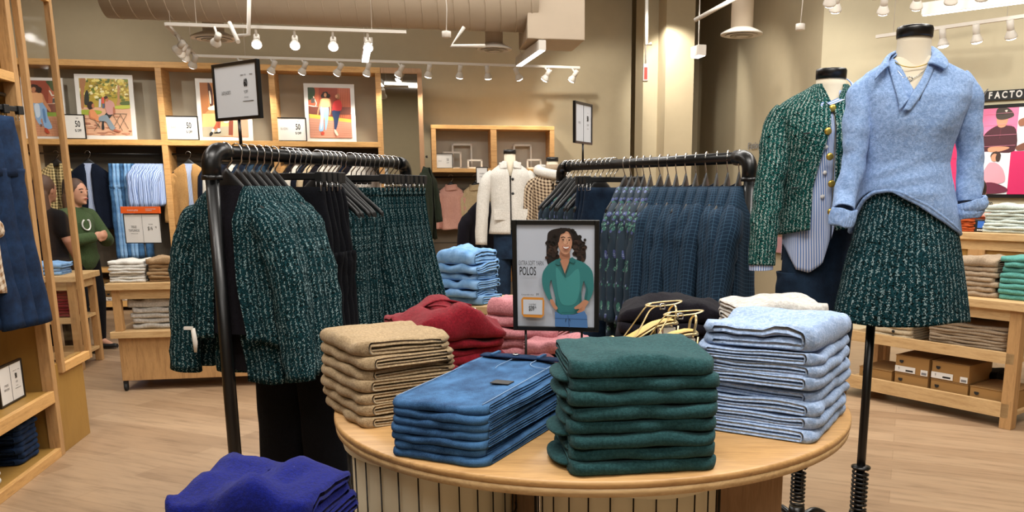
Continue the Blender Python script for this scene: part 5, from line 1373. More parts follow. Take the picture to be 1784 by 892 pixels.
# rolled hem
mb = MB(); P4 = []
for k in range(65):
    th = 2 * pi * k / 64; z = zhem(th); P4.append(V((cxf(z) + rxf(z) * sin(th) * 1.01, -ryt(z) * cos(th) * (1 + wrs(th, z)), z)))
mb.tube(P4[:-1], .007, 8, closed=True); mb.build('hem_band', 'sblue', sweater)
# placket
def surf(px, py, off=.008):
    p = at(px, py, MY); z = p.z; x = p.x - X0; s_ = max(-.97, min(.97, (x - cxf(z)) / rxf(z))); th = math.asin(s_)
    yy = -ryt(z) * cos(th) * (1 + wrs(th, z)); k = (MY + yy) / MY
    return V((p.x * k - X0, yy - off, EYE + (z - EYE) * k))
def ribbon(nm, left, right, parent, mat, off=.008, th=.005, n=5):
    Lp, Rp = spline([(a, b, 0) for a, b in left], 5), spline([(a, b, 0) for a, b in right], 5); m_ = len(Lp) - 1
    mb = MB()
    def fn(u, v):
        i = int(round(v * m_)); q_ = Lp[i].lerp(Rp[i], u); return surf(q_.x, q_.y, off + .003 * sin(u * pi))
    mb.grid(fn, n, m_); return mb.build(nm, mat, parent, solid=th)
ribbon('placket_left', [(1545, 110), (1553, 140), (1563, 175), (1565, 194)], [(1556, 107), (1566, 140), (1576, 168), (1581, 172)], sweater, 'sblue')
ribbon('placket_right', [(1617, 106), (1603, 138), (1586, 165), (1571, 194)], [(1627, 112), (1613, 145), (1594, 178), (1581, 193)], sweater, 'sblue', .011)
# collar: stand + two flaps
def cpt(px, py, y): 
    p = at(px, py, MY + y); return V((p.x - X0, y, p.z))
def patch(nm, rows, parent, mat, th=.006, nu=10, nv=8):
    """rows: list of rails (each list of points); lofted with splines"""
    rs = [spline(r_, 6) for r_ in rows]; m_ = min(len(r_) for r_ in rs) - 1
    def fn(u, v):
        i = int(round(v * m_)); pts = [r_[i] for r_ in rs]; sp_ = spline(pts, 6); return sp_[int(round(u * (len(sp_) - 1)))]
    mb = MB(); mb.grid(fn, (len(rows) - 1) * 6, m_); return mb.build(nm, mat, parent, solid=th)
patch('collar_left', [[cpt(1578, 88, .06), cpt(1562, 90, .02), cpt(1553, 96, -.02), cpt(1549, 108, -.055), cpt(1551, 116, -.078)],
                      [cpt(1574, 84, .075), cpt(1556, 90, .03), cpt(1545, 97, -.025), cpt(1541, 108, -.07), cpt(1545, 116, -.085)],
                      [cpt(1570, 96, .09), cpt(1545, 104, .035), cpt(1533, 114, -.03), cpt(1526, 128, -.08), cpt(1524, 138, -.092)]], sweater, 'sblue')
patch('collar_right', [[cpt(1600, 86, .06), cpt(1618, 88, .02), cpt(1624, 95, -.02), cpt(1621, 106, -.055), cpt(1617, 113, -.075)],
                       [cpt(1604, 80, .075), cpt(1624, 84, .03), cpt(1634, 92, -.025), cpt(1634, 103, -.07), cpt(1625, 112, -.085)],
                       [cpt(1610, 92, .09), cpt(1638, 98, .035), cpt(1648, 106, -.03), cpt(1650, 116, -.08), cpt(1646, 122, -.09)]], sweater, 'sblue')
def slv(pxs, Y0s, rs, seed, parent, mat, nm='sleeve', x0=X0, n=28, amp=.008, flat=.95, sol=.004, Y=MY):
    pts = [at(px, py, Y + dy) - V((x0, Y, 0)) for (px, py), dy in zip(pxs, Y0s)]
    mb = MB(); sleeve(mb, pts, rs, seed, amp, n, flat, seg=12); return mb.build(nm, mat, parent, solid=sol)
slv([(1530, 148), (1504, 172), (1493, 220), (1488, 280), (1474, 335), (1469, 366)], [0, 0, -.02, -.03, -.06, -.09], [.052, .050, .041, .036, .034, .033], 3, sweater, 'sblue')
slv([(1662, 145), (1684, 172), (1687, 215), (1691, 270), (1689, 320), (1687, 352)], [0, 0, -.0, -.0, -.02, -.03], [.052, .050, .042, .039, .038, .038], 4, sweater, 'sblue')
def cuff(px, py, ang, r0, ln, parent, mat, dy=-.06, x0=X0, Y=MY, sd=0):
    mb = MB(); q_ = Euler((0, ang, 0)).to_matrix()
    def fn(u, v):
        a = u * 2 * pi; rr_ = r0 * (1 + .10 * sin(v * pi)) * (1 + .05 * N3(cos(a) * 2 + sd, sin(a) * 2, v * 3)) + .0012 * sin(a * 30)
        return q_ @ V((rr_ * cos(a), rr_ * sin(a) * .9, (v - .5) * ln + .006 * N3(cos(a) * 1.5, sin(a) * 1.5, 4 + sd)))
    mb.grid(fn, 120, 12, True); p = at(px, py, Y + dy); return mb.build('rolled_cuff', mat, parent, loc=(p.x - x0, dy, p.z), solid=.006)
cuff(1468, 379, R(10), .040, .058, sweater, 'sblue', -.09); cuff(1690, 358, R(-18), .052, .040, sweater, 'sblue', -.04, sd=3); cuff(1686, 369, R(-14), .048, .034, sweater, 'sblue', -.04, sd=5)
# skirt
sk = rowtab([(318, 1512, 1648), (345, 1505, 1655), (380, 1497, 1660), (415, 1488, 1665), (460, 1474, 1670), (510, 1463, 1675), (537, 1456, 1678), (555, 1453, 1680)], MY, X0)
sx_, sr_ = rowf(sk)
mb = MB(); shell(mb, sr_, lambda z: .10 + .075 * sm(sk[-1][0] - z, 0, .45), sk[-1][0], lambda th: sk[0][0] + .006 * sin(th * 3), cx=sx_, wr=lambda th, z: .05 * sin(th * 5 + 1) * sm(sk[-1][0] - z, 0, .45), nu=90, nv=50); skirt = mb.build('tweed_skirt', 'tweeds', man, solid=.004)
mb = MB(); mb.lathe([(.06, sk[0][0] + .05), (.08, sk[0][0] + .12), (.085, sk[-1][0] - .05)], 24, (sx_(sk[0][0]), 0, 0)); mb.build('hip_form', 'cream', man)
spring_pole(man, sk[0][0] + .1, .50)

# ---- shorter mannequin in green tweed jacket over striped shirt
JY = 3.2
XJ = at(1392, 815, JY).x
mj = thing('mannequin', 'mannequin torso in open green tweed jacket, striped shirt and jeans', 'mannequin', (XJ, JY, 0))
def Zj(py, px=1430): return at(px, py, JY).z
jt = rowtab([(150, 1420, 1474), (160, 1405, 1482), (172, 1382, 1494), (185, 1362, 1506), (200, 1358, 1512), (230, 1362, 1508), (270, 1368, 1500), (320, 1368, 1496), (360, 1364, 1498), (398, 1360, 1502)], JY, XJ)
jcx, jrx = rowf(jt); jz1 = jt[-1][0]
jry = lambda z: interp([(Zj(400), .13), (Zj(320), .12), (Zj(230), .12), (Zj(200), .09), (Zj(172), .06), (Zj(150), .045)], z)
jnx = at(1447, 150, JY).x - XJ
mb = MB(); mb.lathe([(.1, Zj(230)), (.09, Zj(205)), (.07, Zj(185)), (.056, Zj(165)), (.0535, Zj(150)), (.052, Zj(136))], 30, (jnx, 0, 0), sy=.92); mb.build('neck', 'cream', mj)
mb = MB(); z_ = Zj(136); mb.lathe([(.055, z_ - .004), (.056, z_ + .024), (.053, z_ + .031), (.001, z_ + .034)], 32, (jnx, 0, 0), sy=.95); mb.build('neck_cap', 'black', mj)
mb = MB(); shell(mb, lambda z: jrx(z) * .84, lambda z: jry(z) * .8, Zj(165), lambda t_: Zj(380), cx=jcx, nu=36, nv=14); mb.build('torso_form', 'cream', mj)
# shirt (long left tail)
def X_(px, py): return at(px, py, JY).x - XJ
shw = lambda th, z: .05 * sin(th * 6 + 2) * sm(Zj(250) - z, 0, .3) + .03 * N3(cos(th) * 3, sin(th) * 3, z * 9)
sht = [(Zj(470), X_(1396, 470) * 0 + jcx(Zj(398)), jrx(Zj(398)) * .95)]
def shem(th):
    s_ = sin(th)
    if cos(th) < -.2: return Zj(455)
    return interp([(-1, Zj(425)), (-.75, Zj(466)), (-.45, Zj(471)), (-.15, Zj(455)), (.1, Zj(385)), (1, Zj(385))], s_)
mb = MB(); shell(mb, lambda z: jrx(max(z, Zj(398))) * .93, lambda z: jry(z) * .92, Zj(160), shem, lambda z: (X_(1437, 190) if z > Zj(200) else X_(1438, 250)) - .02 * sm(z, Zj(215), Zj(165)) , lambda z: X_(1440, 250) + .02 * sm(z, Zj(215), Zj(165)), cx=jcx, wr=shw, nu=90, nv=44); shirt = mb.build('striped_shirt', 'shirt', mj, solid=.002)
for k, (px, py) in enumerate([(1429, 220), (1423, 259), (1421, 302), (1417, 342)]):
    z = Zj(py, px); x = X_(px, py); s_ = max(-.9, min(.9, (x - jcx(z)) / (jrx(z) * .93))); y = -jry(z) * .92 * sqrt(1 - s_ * s_) * 1.04 - .004
    mb = MB(); mb.lathe([(.0075, 0), (.0075, .003), (.001, .004)], 12, (x, y, z), axis=V((0, -1, 0))); mb.build('shirt_button', 'paperw', shirt)
# shirt collar
def cj(px, py, y): p = at(px, py, JY + y); return V((p.x - XJ, y, p.z))
patch('shirt_collar', [[cj(1474, 138, .06), cj(1482, 146, .03), cj(1480, 160, -.03), cj(1458, 172, -.07), cj(1440, 180, -.085)],
                       [cj(1478, 140, .07), cj(1488, 150, .03), cj(1486, 166, -.04), cj(1462, 178, -.08), cj(1446, 184, -.09)]], shirt, 'shirt', .003)
patch('shirt_collar', [[cj(1420, 150, .06), cj(1408, 158, .03), cj(1406, 170, -.03), cj(1422, 178, -.07), cj(1436, 178, -.085)],
                       [cj(1414, 150, .07), cj(1402, 160, .03), cj(1402, 174, -.04), cj(1416, 184, -.08), cj(1432, 186, -.09)]], shirt, 'shirt', .003)
# jacket
gl_ = lambda z: interp([(Zj(400), X_(1396, 400)), (Zj(330), X_(1401, 330)), (Zj(270), X_(1416, 270)), (Zj(225), X_(1430, 225)), (Zj(180), X_(1436, 180)), (Zj(155), X_(1428, 155))], z)
gr2 = lambda z: interp([(Zj(400), X_(1435, 400)), (Zj(270), X_(1437, 270)), (Zj(190), X_(1441, 190)), (Zj(155), X_(1462, 155))], z)
jwr = lambda th, z: .05 * sin(th * 3 + 1.3) * sm(Zj(250) - z, 0, .3) + .03 * N3(cos(th) * 2, sin(th) * 2, z * 7) + .08 * math.exp(-((sin(th) * jrx(z) + .07) / .06) ** 2 - ((z - Zj(250)) / .07) ** 2) * (cos(th) > 0)
mb = MB(); shell(mb, lambda z: jrx(z) * 1.03, lambda z: jry(z) * 1.06, jz1, lambda th: interp([(-1, Zj(410)), (0, Zj(398)), (1, Zj(390))], sin(th)), gl_, gr2, cx=jcx, wr=jwr, nu=90, nv=50); jk = mb.build('tweed_jacket', 'tweedm', mj, solid=.007)
kw = dict(x0=XJ, Y=JY)
slv([(1372, 196), (1356, 225), (1346, 290), (1337, 350), (1330, 410), (1327, 462)], [0, 0, -.03, -.05, -.07, -.08], [.045, .054, .052, .050, .047, .045], 7, jk, 'tweedm', 'sleeve', **kw, n=32)
slv([(1498, 198), (1512, 235), (1516, 300), (1518, 360), (1518, 420)], [0, .02, .03, .02, 0], [.045, .056, .05, .047, .044], 8, jk, 'tweedm', 'sleeve', **kw)
slv([(1326, 458), (1326, 470)], [-.08, -.08], [.041, .04], 9, jk, 'shirt', 'shirt_cuff', **kw, amp=.001)
def jsurf(px, py, off=.0):
    p = at(px, py, JY); z = p.z; x = p.x - XJ; s_ = max(-.97, min(.97, (x - jcx(z)) / (jrx(z) * 1.03))); th = math.asin(s_)
    yy = -jry(z) * 1.06 * cos(th) * (1 + jwr(th, z)); k = (JY + yy) / JY; return V((p.x * k - XJ, yy - off, EYE + (z - EYE) * k))
for px, py in [(1449, 189), (1441, 229), (1444, 273), (1447, 320), (1446, 369)]:
    q_ = jsurf(px, py, .009); mb = MB(); mb.lathe([(.0125, 0), (.0135, .003), (.011, .006), (.006, .0075), (.001, .0078)], 18, q_, axis=V((0, -1, 0))); mb.build('gold_button', 'brass', jk)
mb = MB(); mb.tube([cj(1420, 156, .05), cj(1407, 166, .0), cj(1408, 178, -.045), cj(1420, 186, -.07), cj(1434, 190, -.085)], .008, 8, flat=.7); mb.tube([cj(1474, 154, .05), cj(1484, 164, .0), cj(1476, 176, -.045), cj(1458, 184, -.07), cj(1446, 189, -.085)], .008, 8, flat=.7); mb.build('collar_trim', 'navy', jk)
for px, py in [(1404, 233), (1394, 280), (1384, 328)]:
    a, b = jsurf(px - 6, py, .009), jsurf(px + 6, py - 1, .009); mb = MB(); mb.tube([a, b], .003, 6); mb.build('buttonhole', 'ink', jk)
mb = MB(); P5 = [jsurf(1370 + k * 3.2, 332 - .6 * k, .009) for k in range(9)]; mb.tube(P5, .003, 5); mb.build('pocket_edge', 'tweedm', jk)
# jeans on a hip form
jw = rowtab([(350, 1368, 1492), (380, 1362, 1494), (420, 1356, 1492), (470, 1352, 1486), (560, 1350, 1470)], JY, XJ); wx, wr_ = rowf(jw)
mb = MB(); shell(mb, lambda z: wr_(z) * .85, lambda z: .085 + .01 * sm(Zj(380) - z, 0, .2), Zj(356), lambda t_: Zj(545), cx=wx, nu=48, nv=12); jn = mb.build('dark_jeans', 'denimd', mj)
for a_, b_, xx in ((1384, 1384, 0), (1456, 1446, 1)):
    slv([(a_ + 3, 474), (a_, 520), (b_, 640)], [0, 0, 0], [.070, .070, .06], 10 + xx, jn, 'denimd', 'trouser_leg', **kw, n=24)
mb = MB(); mb.box((X_(1420, 362), -.112, Zj(392)), (X_(1442, 362), -.106, Zj(364))); mb.build('waistband_front', 'denimf', jn, bevel=.002)
mb = MB(); mb.lathe([(.009, 0), (.009, .003), (.001, .004)], 14, (X_(1430, 370), -.114, Zj(370)), axis=V((0, -1, 0))); mb.build('waist_button', 'brass', jn)
mb = MB(); mb.tube([(X_(1420, 395), -.108, Zj(395)), (X_(1424, 430), -.108, Zj(430))], .0015, 5); mb.build('pocket_stitching', 'stitch', jn)
spring_pole(mj, Zj(440), Zj(815) + .0)

# ---- distant mannequins
def far_mannequin(label, px, pycap, Y, top, mats, jean=None, nm='mannequin'):
    base = at(px, pycap, Y); r_ = thing('mannequin', label, 'mannequin', (base.x, Y, 0), R(6)); z1 = base.z
    mb = MB(); mb.lathe([(.09, z1 - .2), (.055, z1 - .12), (.052, z1)], 18); mb.build('neck', 'cream', r_)
    mb = MB(); mb.lathe([(.058, z1), (.058, z1 + .035), (.001, z1 + .04)], 18); mb.build('neck_cap', 'black', r_)
    return r_, z1
mw_, z1 = far_mannequin('mannequin in cropped white jacket and dark jeans beyond the racks', 888, 268, 7.9, None, None)
def simple_jacket(r_, z1, mat, L=.62, w_=.2, sleeves=.62, buttons=True, splay=.06):
    zt_ = z1 - .07; tab = [(0, .06), (.04, .1), (.08, .16), (.12, w_), (.3, w_ * .9), (.45, w_ * .85), (L, w_)]
    rx = lambda z: interp(tab, zt_ - z); ry = lambda z: interp([(0, .05), (.12, .1), (L, .12)], zt_ - z)
    mb = MB(); shell(mb, rx, ry, zt_, lambda t_: zt_ - L, lambda z: -.006 - .035 * sm(z, zt_ - .16, zt_), lambda z: .006 + .035 * sm(z, zt_ - .16, zt_), nu=40, nv=20, wr=lambda th, z: .03 * sin(th * 4)); b_ = mb.build('jacket', mat, r_, solid=.008)
    for s_ in (-1, 1):
        mb = MB(); sleeve(mb, [(s_ * (w_ - .05), 0, zt_ - .11), (s_ * (w_ + .02), 0, zt_ - .2), (s_ * (w_ + splay), -.02, zt_ - .42), (s_ * (w_ + splay + .02), -.04, zt_ - sleeves - .08)], [.045, .06, .055, .05], 5 + s_, .006, 16); mb.build('sleeve', mat, b_, solid=.004)
    if buttons:
        for k in range(4):
            mb = MB(); mb.lathe([(.013, 0), (.013, .004), (.001, .005)], 10, (.02, -.112, zt_ - .16 - k * .13), axis=V((0, -1, 0))); mb.build('jacket_button', 'ink', b_)
    return b_
jb = simple_jacket(mw_, z1, 'whitek', .66, .2, .68)
for s_ in (-1, 1):
    mb = MB(); mb.box((s_ * .1 - .055, -.118, z1 - .60), (s_ * .1 + .055, -.112, z1 - .50)); mb.build('patch_pocket', 'whitek', jb, bevel=.002)
    mb = MB(); mb.grid(lambda u, v: V((s_ * (.03 + .07 * u), -.065 - .03 * v + .03 * u, z1 - .07 - .06 * v - .01 * u)), 6, 5); mb.build('collar', 'whitek', jb, solid=.006)
mb = MB(); shell(mb, lambda z: .165, lambda z: .11, z1 - .70, lambda t_: z1 - .96, nu=30, nv=6); jn = mb.build('dark_jeans', 'denimd', mw_)
for s_ in (-1, 1):
    mb = MB(); sleeve(mb, [(s_ * .085, 0, z1 - .92), (s_ * .085, 0, z1 - 1.3), (s_ * .075, 0, z1 - 1.72)], [.09, .075, .06], s_, .004, 18); mb.build('trouser_leg', 'denimd', jn)
mb = MB(); mb.tube([(0, .05, 0.01), (0, .05, .5)], .015, 8); mb.lathe([(.16, 0), (.16, .01), (.02, .015)], 24, (0, .05, 0)); mb.build('floor_stand', 'chrome', mw_)
mg_, z2 = far_mannequin('mannequin in brown checked blazer with white scarf beyond the racks', 962, 281, 7.9, None, None)
gb = simple_jacket(mg_, z2, 'gingham', .78, .2, .66, True, .03)
mb = MB(); mb.tube([V((.13 * cos(a * pi / 12), .02 + .11 * sin(a * pi / 12), z2 - .10 - .03 * sin(a * pi / 12 + 2.4))) for a in range(24)], [.045] * 24, 12, closed=True)
mb.build('scarf', 'whitek', mg_)
mb = MB(); mb.tube(spline([(.06, -.12, z2 - .12), (.09, -.16, z2 - .25), (.1, -.16, z2 - .42)], 6), [.04, .045] + [.045] * 11, 10, flat=.5); mb.build('scarf_end', 'whitek', mg_)
mb = MB(); mb.lathe([(.062, z2 - .09), (.062, z2 - .03)], 18); mb.build('roll_neck', 'taupe', mg_)
mb = MB(); mb.tube([(0, 0, .01), (0, 0, z2 - .8)], .015, 8); mb.lathe([(.16, 0), (.16, .01), (.02, .015)], 24); mb.build('floor_stand', 'chrome', mg_)

# ================================================================== LEFT CABINET
CC = V((-2.943, 4.617, 0)); CV = V((-.197, .98, 0)).normalized(); CB = V((-CV.y, CV.x, 0))   # along the front, into the depth
cang = atan2(CV.y, CV.x)      # local x = along the front (away from camera), local y = into the cabinet depth
def cl(s_, b_, z_=0): return CC + CV * s_ + CB * b_ + V((0, 0, z_))
M['oak_v'] = wood('oak_vertical', '#956f45', '#b88f5e', (14, 14, 1.2))
cab = thing('wall_cabinet', 'tall oak cabinet at the left edge with open bays', 'cabinet', CC, cang)
SL = -2.6; DP = .5
mb = MB(); mb.box((-.055, .0, 0), (0, .06, 3.4)); mb.build('front_stile', 'oak_v', cab, bevel=.003)
mb = MB(); mb.box((-.03, .06, 0), (-.004, DP, 3.4)); mb.build('side_panel', 'golden', cab)
mb = MB(); mb.box((SL, DP - .02, 0), (-.03, DP, 3.4)); mb.build('back_panel', 'golden', cab)
for nm, z0, z1 in (('bottom_shelf', .0, .052), ('middle_shelf', .318, .386), ('upper_shelf', 2.05, 2.10), ('top_shelf', 2.75, 2.8)):
    mb = MB(); mb.box((SL, .0, z0), (-.055, .028, z1)); mb.build(nm + '_edge', 'oak_u', cab, bevel=.002)
    mb = MB(); mb.box((SL, .028, z0 + .002), (-.03, DP - .02, z1 - .002)); mb.build(nm, 'golden', cab)
mb = MB()
for k in range(9):
    for sx in (-.10, -.17):
        mb.lathe([(.006, 0), (.006, .002)], 10, (sx, DP - .0225, .62 + k * .06), axis=V((0, 1, 0)))
mb.build('peg_holes', 'ink', cab)
mb = MB(); mb.box((0.0, .012, 0), (.43, .04, .52)); mb.build('end_panel', 'golden', cab, bevel=.002)
mb = MB(); mb.tube([(-.5, .05, 1.985), (-.08, .05, 1.985)], .01, 8); mb.build('hanging_rail', 'black', cab)
# tall framed panel standing proud of the cabinet end
fr = thing('tall_oak_frame', 'tall narrow oak frame fixed beside the left cabinet', 'frame', CC, cang)
f0, f1, z0, z1 = .065, .54, .462, 3.4
mb = MB(); mb.box((f0, -.012, z0), (f0 + .045, .02, z1)); mb.build('near_stile', 'oak_v', fr, bevel=.003)
mb = MB(); mb.box((f1 - .04, -.012, z0), (f1, .02, z1)); mb.build('far_stile', 'oak_v', fr, bevel=.003)
mb = MB(); mb.box((f0 + .045, -.012, z0), (f1 - .04, .02, z0 + .05)); mb.build('bottom_rail', 'oak_u', fr, bevel=.003)
mb = MB(); mb.box((f0 + .045, -.012, 2.56), (f1 - .04, .02, 2.62)); mb.build('top_rail', 'oak_u', fr, bevel=.003)
mb = MB(); mb.box((f0 + .045, .01, z0 + .05), (f1 - .04, .014, 2.56)); mb.build('glass_pane', 'glass', fr)
mb = MB(); mb.box((f0 + .046, -.01, 2.62), (f1 - .041, .018, 2.68)); mb.build('head_board', 'oak_u', fr)
sign('black framed mid-rise skinny jeans 50% off sign on the cabinet shelf', .285, .215, cl(-.30, .1, .386), cang, [('9" MID-RISE', .085, -.2, .48, dict(sx=.5)), ('SKINNY JEANS', .085, -.2, .38, dict(sx=.5))] + sale([], '50', a=.22), fw=.011, extra=rules, divider=True)
for k in range(3):
    hanging_pants('hanging_jeans', ['front', 'middle', 'back'][k] + ' pair of indigo jeans hanging on the left cabinet rail', 'jeans', 'indigo jeans in the left cabinet', 'denimf', L=1.07, seed=k + 50, loc=cl(-.30 - k * .09, .02 + k * .03, 1.985), rot=cang + R(180) + R(-22), wt=.115, legw=.075, spread=.12, th=.03)
    put_hanger('c', cl(-.30 - k * .09, .02 + k * .03, 1.985), cang + R(180) + R(-22), 'clip hanger of the ' + ['front', 'middle', 'back'][k] + ' indigo jeans in the left cabinet', 'clip hangers in the left cabinet')
M['brownchk'] = checks('brown_white_check', '#d6c8b4', '#8a6a4c', .04, .5, gingham=True)
hanging_top('checked_sweater', 'brown and white checked sweater cropped by the left edge', 'sweater', None, 'brownchk', w_=.18, L=.5, sl=.42, loc=cl(-.60, .05, 1.6), rot=cang + pi, open_=False, seed=4)
stack('dark_jeans', 'jeans', 'folded dark jeans in the cabinet bottom bay', 'folded dark jeans in the left cabinet', 7, cl(-.24, .07, .053), cang, .24, .3, .032, 'denimf', 44, jit=.006)
stack('light_sweater', 'sweater', 'folded beige sweater in the cabinet bottom bay', 'folded sweaters at the bottom left corner', 3, cl(-.78, .05, .053), cang, .3, .28, .04, 'whitek', 45)

# ================================================================== TABLES IN THE SHOP
def nest_table(label, org, ang, w_, d_, top, shelf=None, box=None, casters=False, th=.05, mat='oak_pale', leg=.055, shelf2=None, over=.03, panel_=None):
    r_ = thing('display_table', label, 'table', org, ang)
    mb = MB(); mb.box((-over, -over, top - th), (w_ + over, d_ + over, top)); mb.build('table_top', mat, r_, bevel=.004)
    mb = MB()
    for a, b in (((leg, .005, top - th - .07), (w_ - leg, .03, top - th)), ((leg, d_ - .03, top - th - .07), (w_ - leg, d_ - .005, top - th)), ((.005, leg, top - th - .07), (.03, d_ - leg, top - th)), ((w_ - .03, leg, top - th - .07), (w_ - .005, d_ - leg, top - th))): mb.box(a, b)
    mb.build('apron', mat, r_)
    z0 = .07 if casters else 0
    zl = box[1] if box else z0
    for x in (0, w_ - leg):
        for y in (0, d_ - leg):
            mb = MB(); mb.box((x, y, zl), (x + leg, y + leg, top - th)); mb.build('leg', M['oak_v'], r_, bevel=.003)
            if casters:
                mb = MB(); mb.lathe([(.022, -.012), (.028, -.008), (.028, .008), (.022, .012)], 14, (x + leg / 2, y + leg / 2, .028), axis=V((1, 0, 0))); mb.box((x + leg / 2 - .015, y + leg / 2 - .012, .03), (x + leg / 2 + .015, y + leg / 2 + .012, .075)); mb.build('caster', 'rubber', r_)
    for sh in (shelf, shelf2):
        if sh: mb = MB(); mb.box((leg * .3, -.0, sh[0]), (w_ - leg * .3, .03, sh[1])); mb.box((.01, .03, sh[0] + .01), (w_ - .01, d_ - .01, sh[0] + .035)); mb.build('shelf', mat, r_, bevel=.002)
    if box:
        mb = MB(); mb.box((0.01, 0.01, box[0]), (w_ - .01, d_ - .01, box[1] - .05)); mb.build('drawer_box', M['oak_v'], r_, bevel=.003)
        mb = MB(); mb.box((-over, -over, box[1] - .05), (w_ + over, d_ + over, box[1])); mb.build('box_rim', mat, r_, bevel=.004)
    if panel_: mb = MB(); mb.box((leg, .02, panel_[0]), (w_ - leg, .035, panel_[1])); mb.build('front_panel', 'golden', r_); mb = MB(); mb.box((w_ * .42, .0, panel_[0]), (w_ * .5, .03, panel_[1])); mb.build('panel_stile', M['oak_v'], r_)
    return r_
lt = nest_table('oak nesting table on casters beside the woman in green', (-3.42, 6.12, 0), A10, 1.15, .62, .82, box=(.08, .46), casters=True)
LTO = V((-3.42, 6.12, 0))
def lto(x, y, z): return LTO + UX * x + VX * y + V((0, 0, z))
stack('white_tshirt', 't-shirt', 'folded white t-shirt on the nesting table', 'folded white t-shirts on the nesting table', 7, lto(.10, .04, .82), A10, .25, .3, .022, 'whitek', 51, jit=.01, hs=[.022] * 6 + [.03])
stack('khaki_trousers', 'trousers', 'folded khaki trousers on the nesting table', 'folded khaki trousers on the nesting table', 6, lto(.37, .05, .82), A10 + .1, .24, .3, .028, 'khaki', 52, jit=.012, top_puff=.02, hs=[.024, .024, .026, .028, .03, .034])
stack('olive_shirt', 'shirt', 'folded olive shirt behind the khaki trousers', 'folded olive shirts on the nesting table', 5, lto(.5, .34, .82), A10 - .3, .26, .24, .04, 'olive', 53, jit=.012, top_puff=.02)
stack('pale_grey_sweatshirt', 'sweatshirt', 'folded pale grey sweatshirt on the lower tray', 'folded pale grey sweatshirts on the nesting table', 5, lto(.27, .06, .462), A10, .36, .3, .042, 'grey', 54, jit=.014, top_puff=.05, wave=.006)
stack('blue_tshirt', 't-shirt', 'folded blue t-shirt behind the pale grey sweatshirts', 'folded blue t-shirts on the nesting table', 4, lto(.52, .36, .462), A10, .3, .22, .04, 'diml', 55)
tis = at(251, 424, 6.72)
def orange_head(tm, w_, h_): pass
ts = sign('hanging tissue turtlenecks $16.95 sign with orange header', .29, .235, (tis.x, 6.72, tis.z), R(2), [('TISSUE', .11, -.24, .55, dict(sx=.55)), ('TURTLENECKS', .11, -.24, .43, dict(sx=.5)), ('COMPARABLE VALUE $48', .035, -.24, .33, dict(sx=.6)), ('$16', .18, .2, .5, dict(sx=.6)), ('95', .09, .36, .54, dict(sx=.6)), ('YOUR PRICE', .045, .22, .64, dict(sx=.6))], fw=.006, divider=True, stem=tis.z - .82)
mb = MB(); mb.box((-.155, -.008, .237), (.150, .016, .29)); oh = mb.build('orange_header', 'orange', ts, bevel=.002)
mb = MB(); text_mesh(mb, 'in-store price', .022, -.06, .263, -.0095, sx=.7); mb.box((.04, -.0095, .27), (.12, -.0085, .273)); mb.box((.04, -.0095, .258), (.09, -.0085, .261)); mb.build('header_lettering', M['paperw'], oh)
# table seen through the oak frame
t2 = nest_table('oak table with light jeans seen inside the tall frame', (-4.75, 6.75, 0), A10, .62, .5, .80, shelf=(.40, .45), shelf2=(.1, .16))
T2 = V((-4.75, 6.75, 0))
stack('light_jeans', 'jeans', 'folded light jeans inside the tall frame', 'folded light jeans seen inside the frame', 3, T2 + UX * .36 + VX * .05 + V((0, 0, .80)), A10, .3, .3, .03, 'diml', 56, top_puff=.02)
stack('red_sweater', 'sweater', 'folded dark red sweater on the shelf inside the frame', 'folded dark red sweaters seen inside the frame', 9, T2 + UX * .44 + VX * .04 + V((0, 0, .45)), A10, .24, .3, .027, 'red', 57)
stack('taupe_sweater', 'sweater', 'folded taupe sweater left of the dark red pile', 'folded taupe sweaters seen inside the frame', 6, T2 + UX * .17 + VX * .04 + V((0, 0, .45)), A10, .22, .3, .027, 'taupe', 58)

# ---- right hand tables
e1 = V((-.634, .773, 0)).normalized(); e2 = V((-e1.y * -1, e1.x * -1, 0)); e2 = V((.773, .634, 0)).normalized()
RO = V((2.768, 5.085, 0)); RL = RO + e1 * 1.30; rang = atan2(-e1.y, -e1.x)     # local x to the right along the front, local y backwards
def rt(x, y, z): return RL - e1 * x + e2 * y + V((0, 0, z))
ra = nest_table('oak nesting table with shoe boxes on the right', RL, rang, 1.30, .55, .815, shelf=(.418, .49), shelf2=(.07, .165), leg=.075, over=.03, th=.055)
def rx_px(px, y=.0, z=0):
    # local x on the front (offset y back) below a pixel column, at height z
    lo, hi = -.5, 2.2
    for _ in range(40):
        m_ = (lo + hi) / 2; p = rt(m_, y, z); d_ = p.y * cp - (z - EYE) * sp
        if CX + FPX * p.x / d_ < px: lo = m_
        else: hi = m_
    return m_
for k, (px, n_, ww, lb) in enumerate([(1524, 1, .26, 'leftmost'), (1586, 2, .25, 'second'), (1652, 2, .26, 'third'), (1724, 1, .27, 'rightmost')]):
    for j in range(n_):
        x = rx_px(px, .05, .15); shoebox(rt(x, .05, .105 + j * .128), rang, f'kraft shoe box in the {lb} pile' + ('' if n_ == 1 else [', lower one', ', upper one'][j]) + ', right table', ww - .005, .33, .12, 'shoe boxes on the right table')
shoes = stack('dark_jeans', 'jeans', 'folded dark jeans behind the shoe boxes', 'folded dark jeans on the right table', 3, rt(rx_px(1700, .4, .3), .35, .105), rang, .3, .2, .06, 'blackk', 60)
cs = stack('cream_cardigan', 'cardigan', 'folded cream cardigan with dark buttons', 'folded cream cardigans on the right table', 4, rt(rx_px(1547, .05, .5), .05, .46), rang, .34, .34, .04, 'oat', 61, jit=.008, hs=[.038] * 4)
for o in cs:
    mb = MB(); mb.lathe([(.011, 0), (.011, .003), (.001, .004)], 12, (.04, .0, .022), axis=V((0, -1, 0))); mb.build('dark_button', 'ink', o)
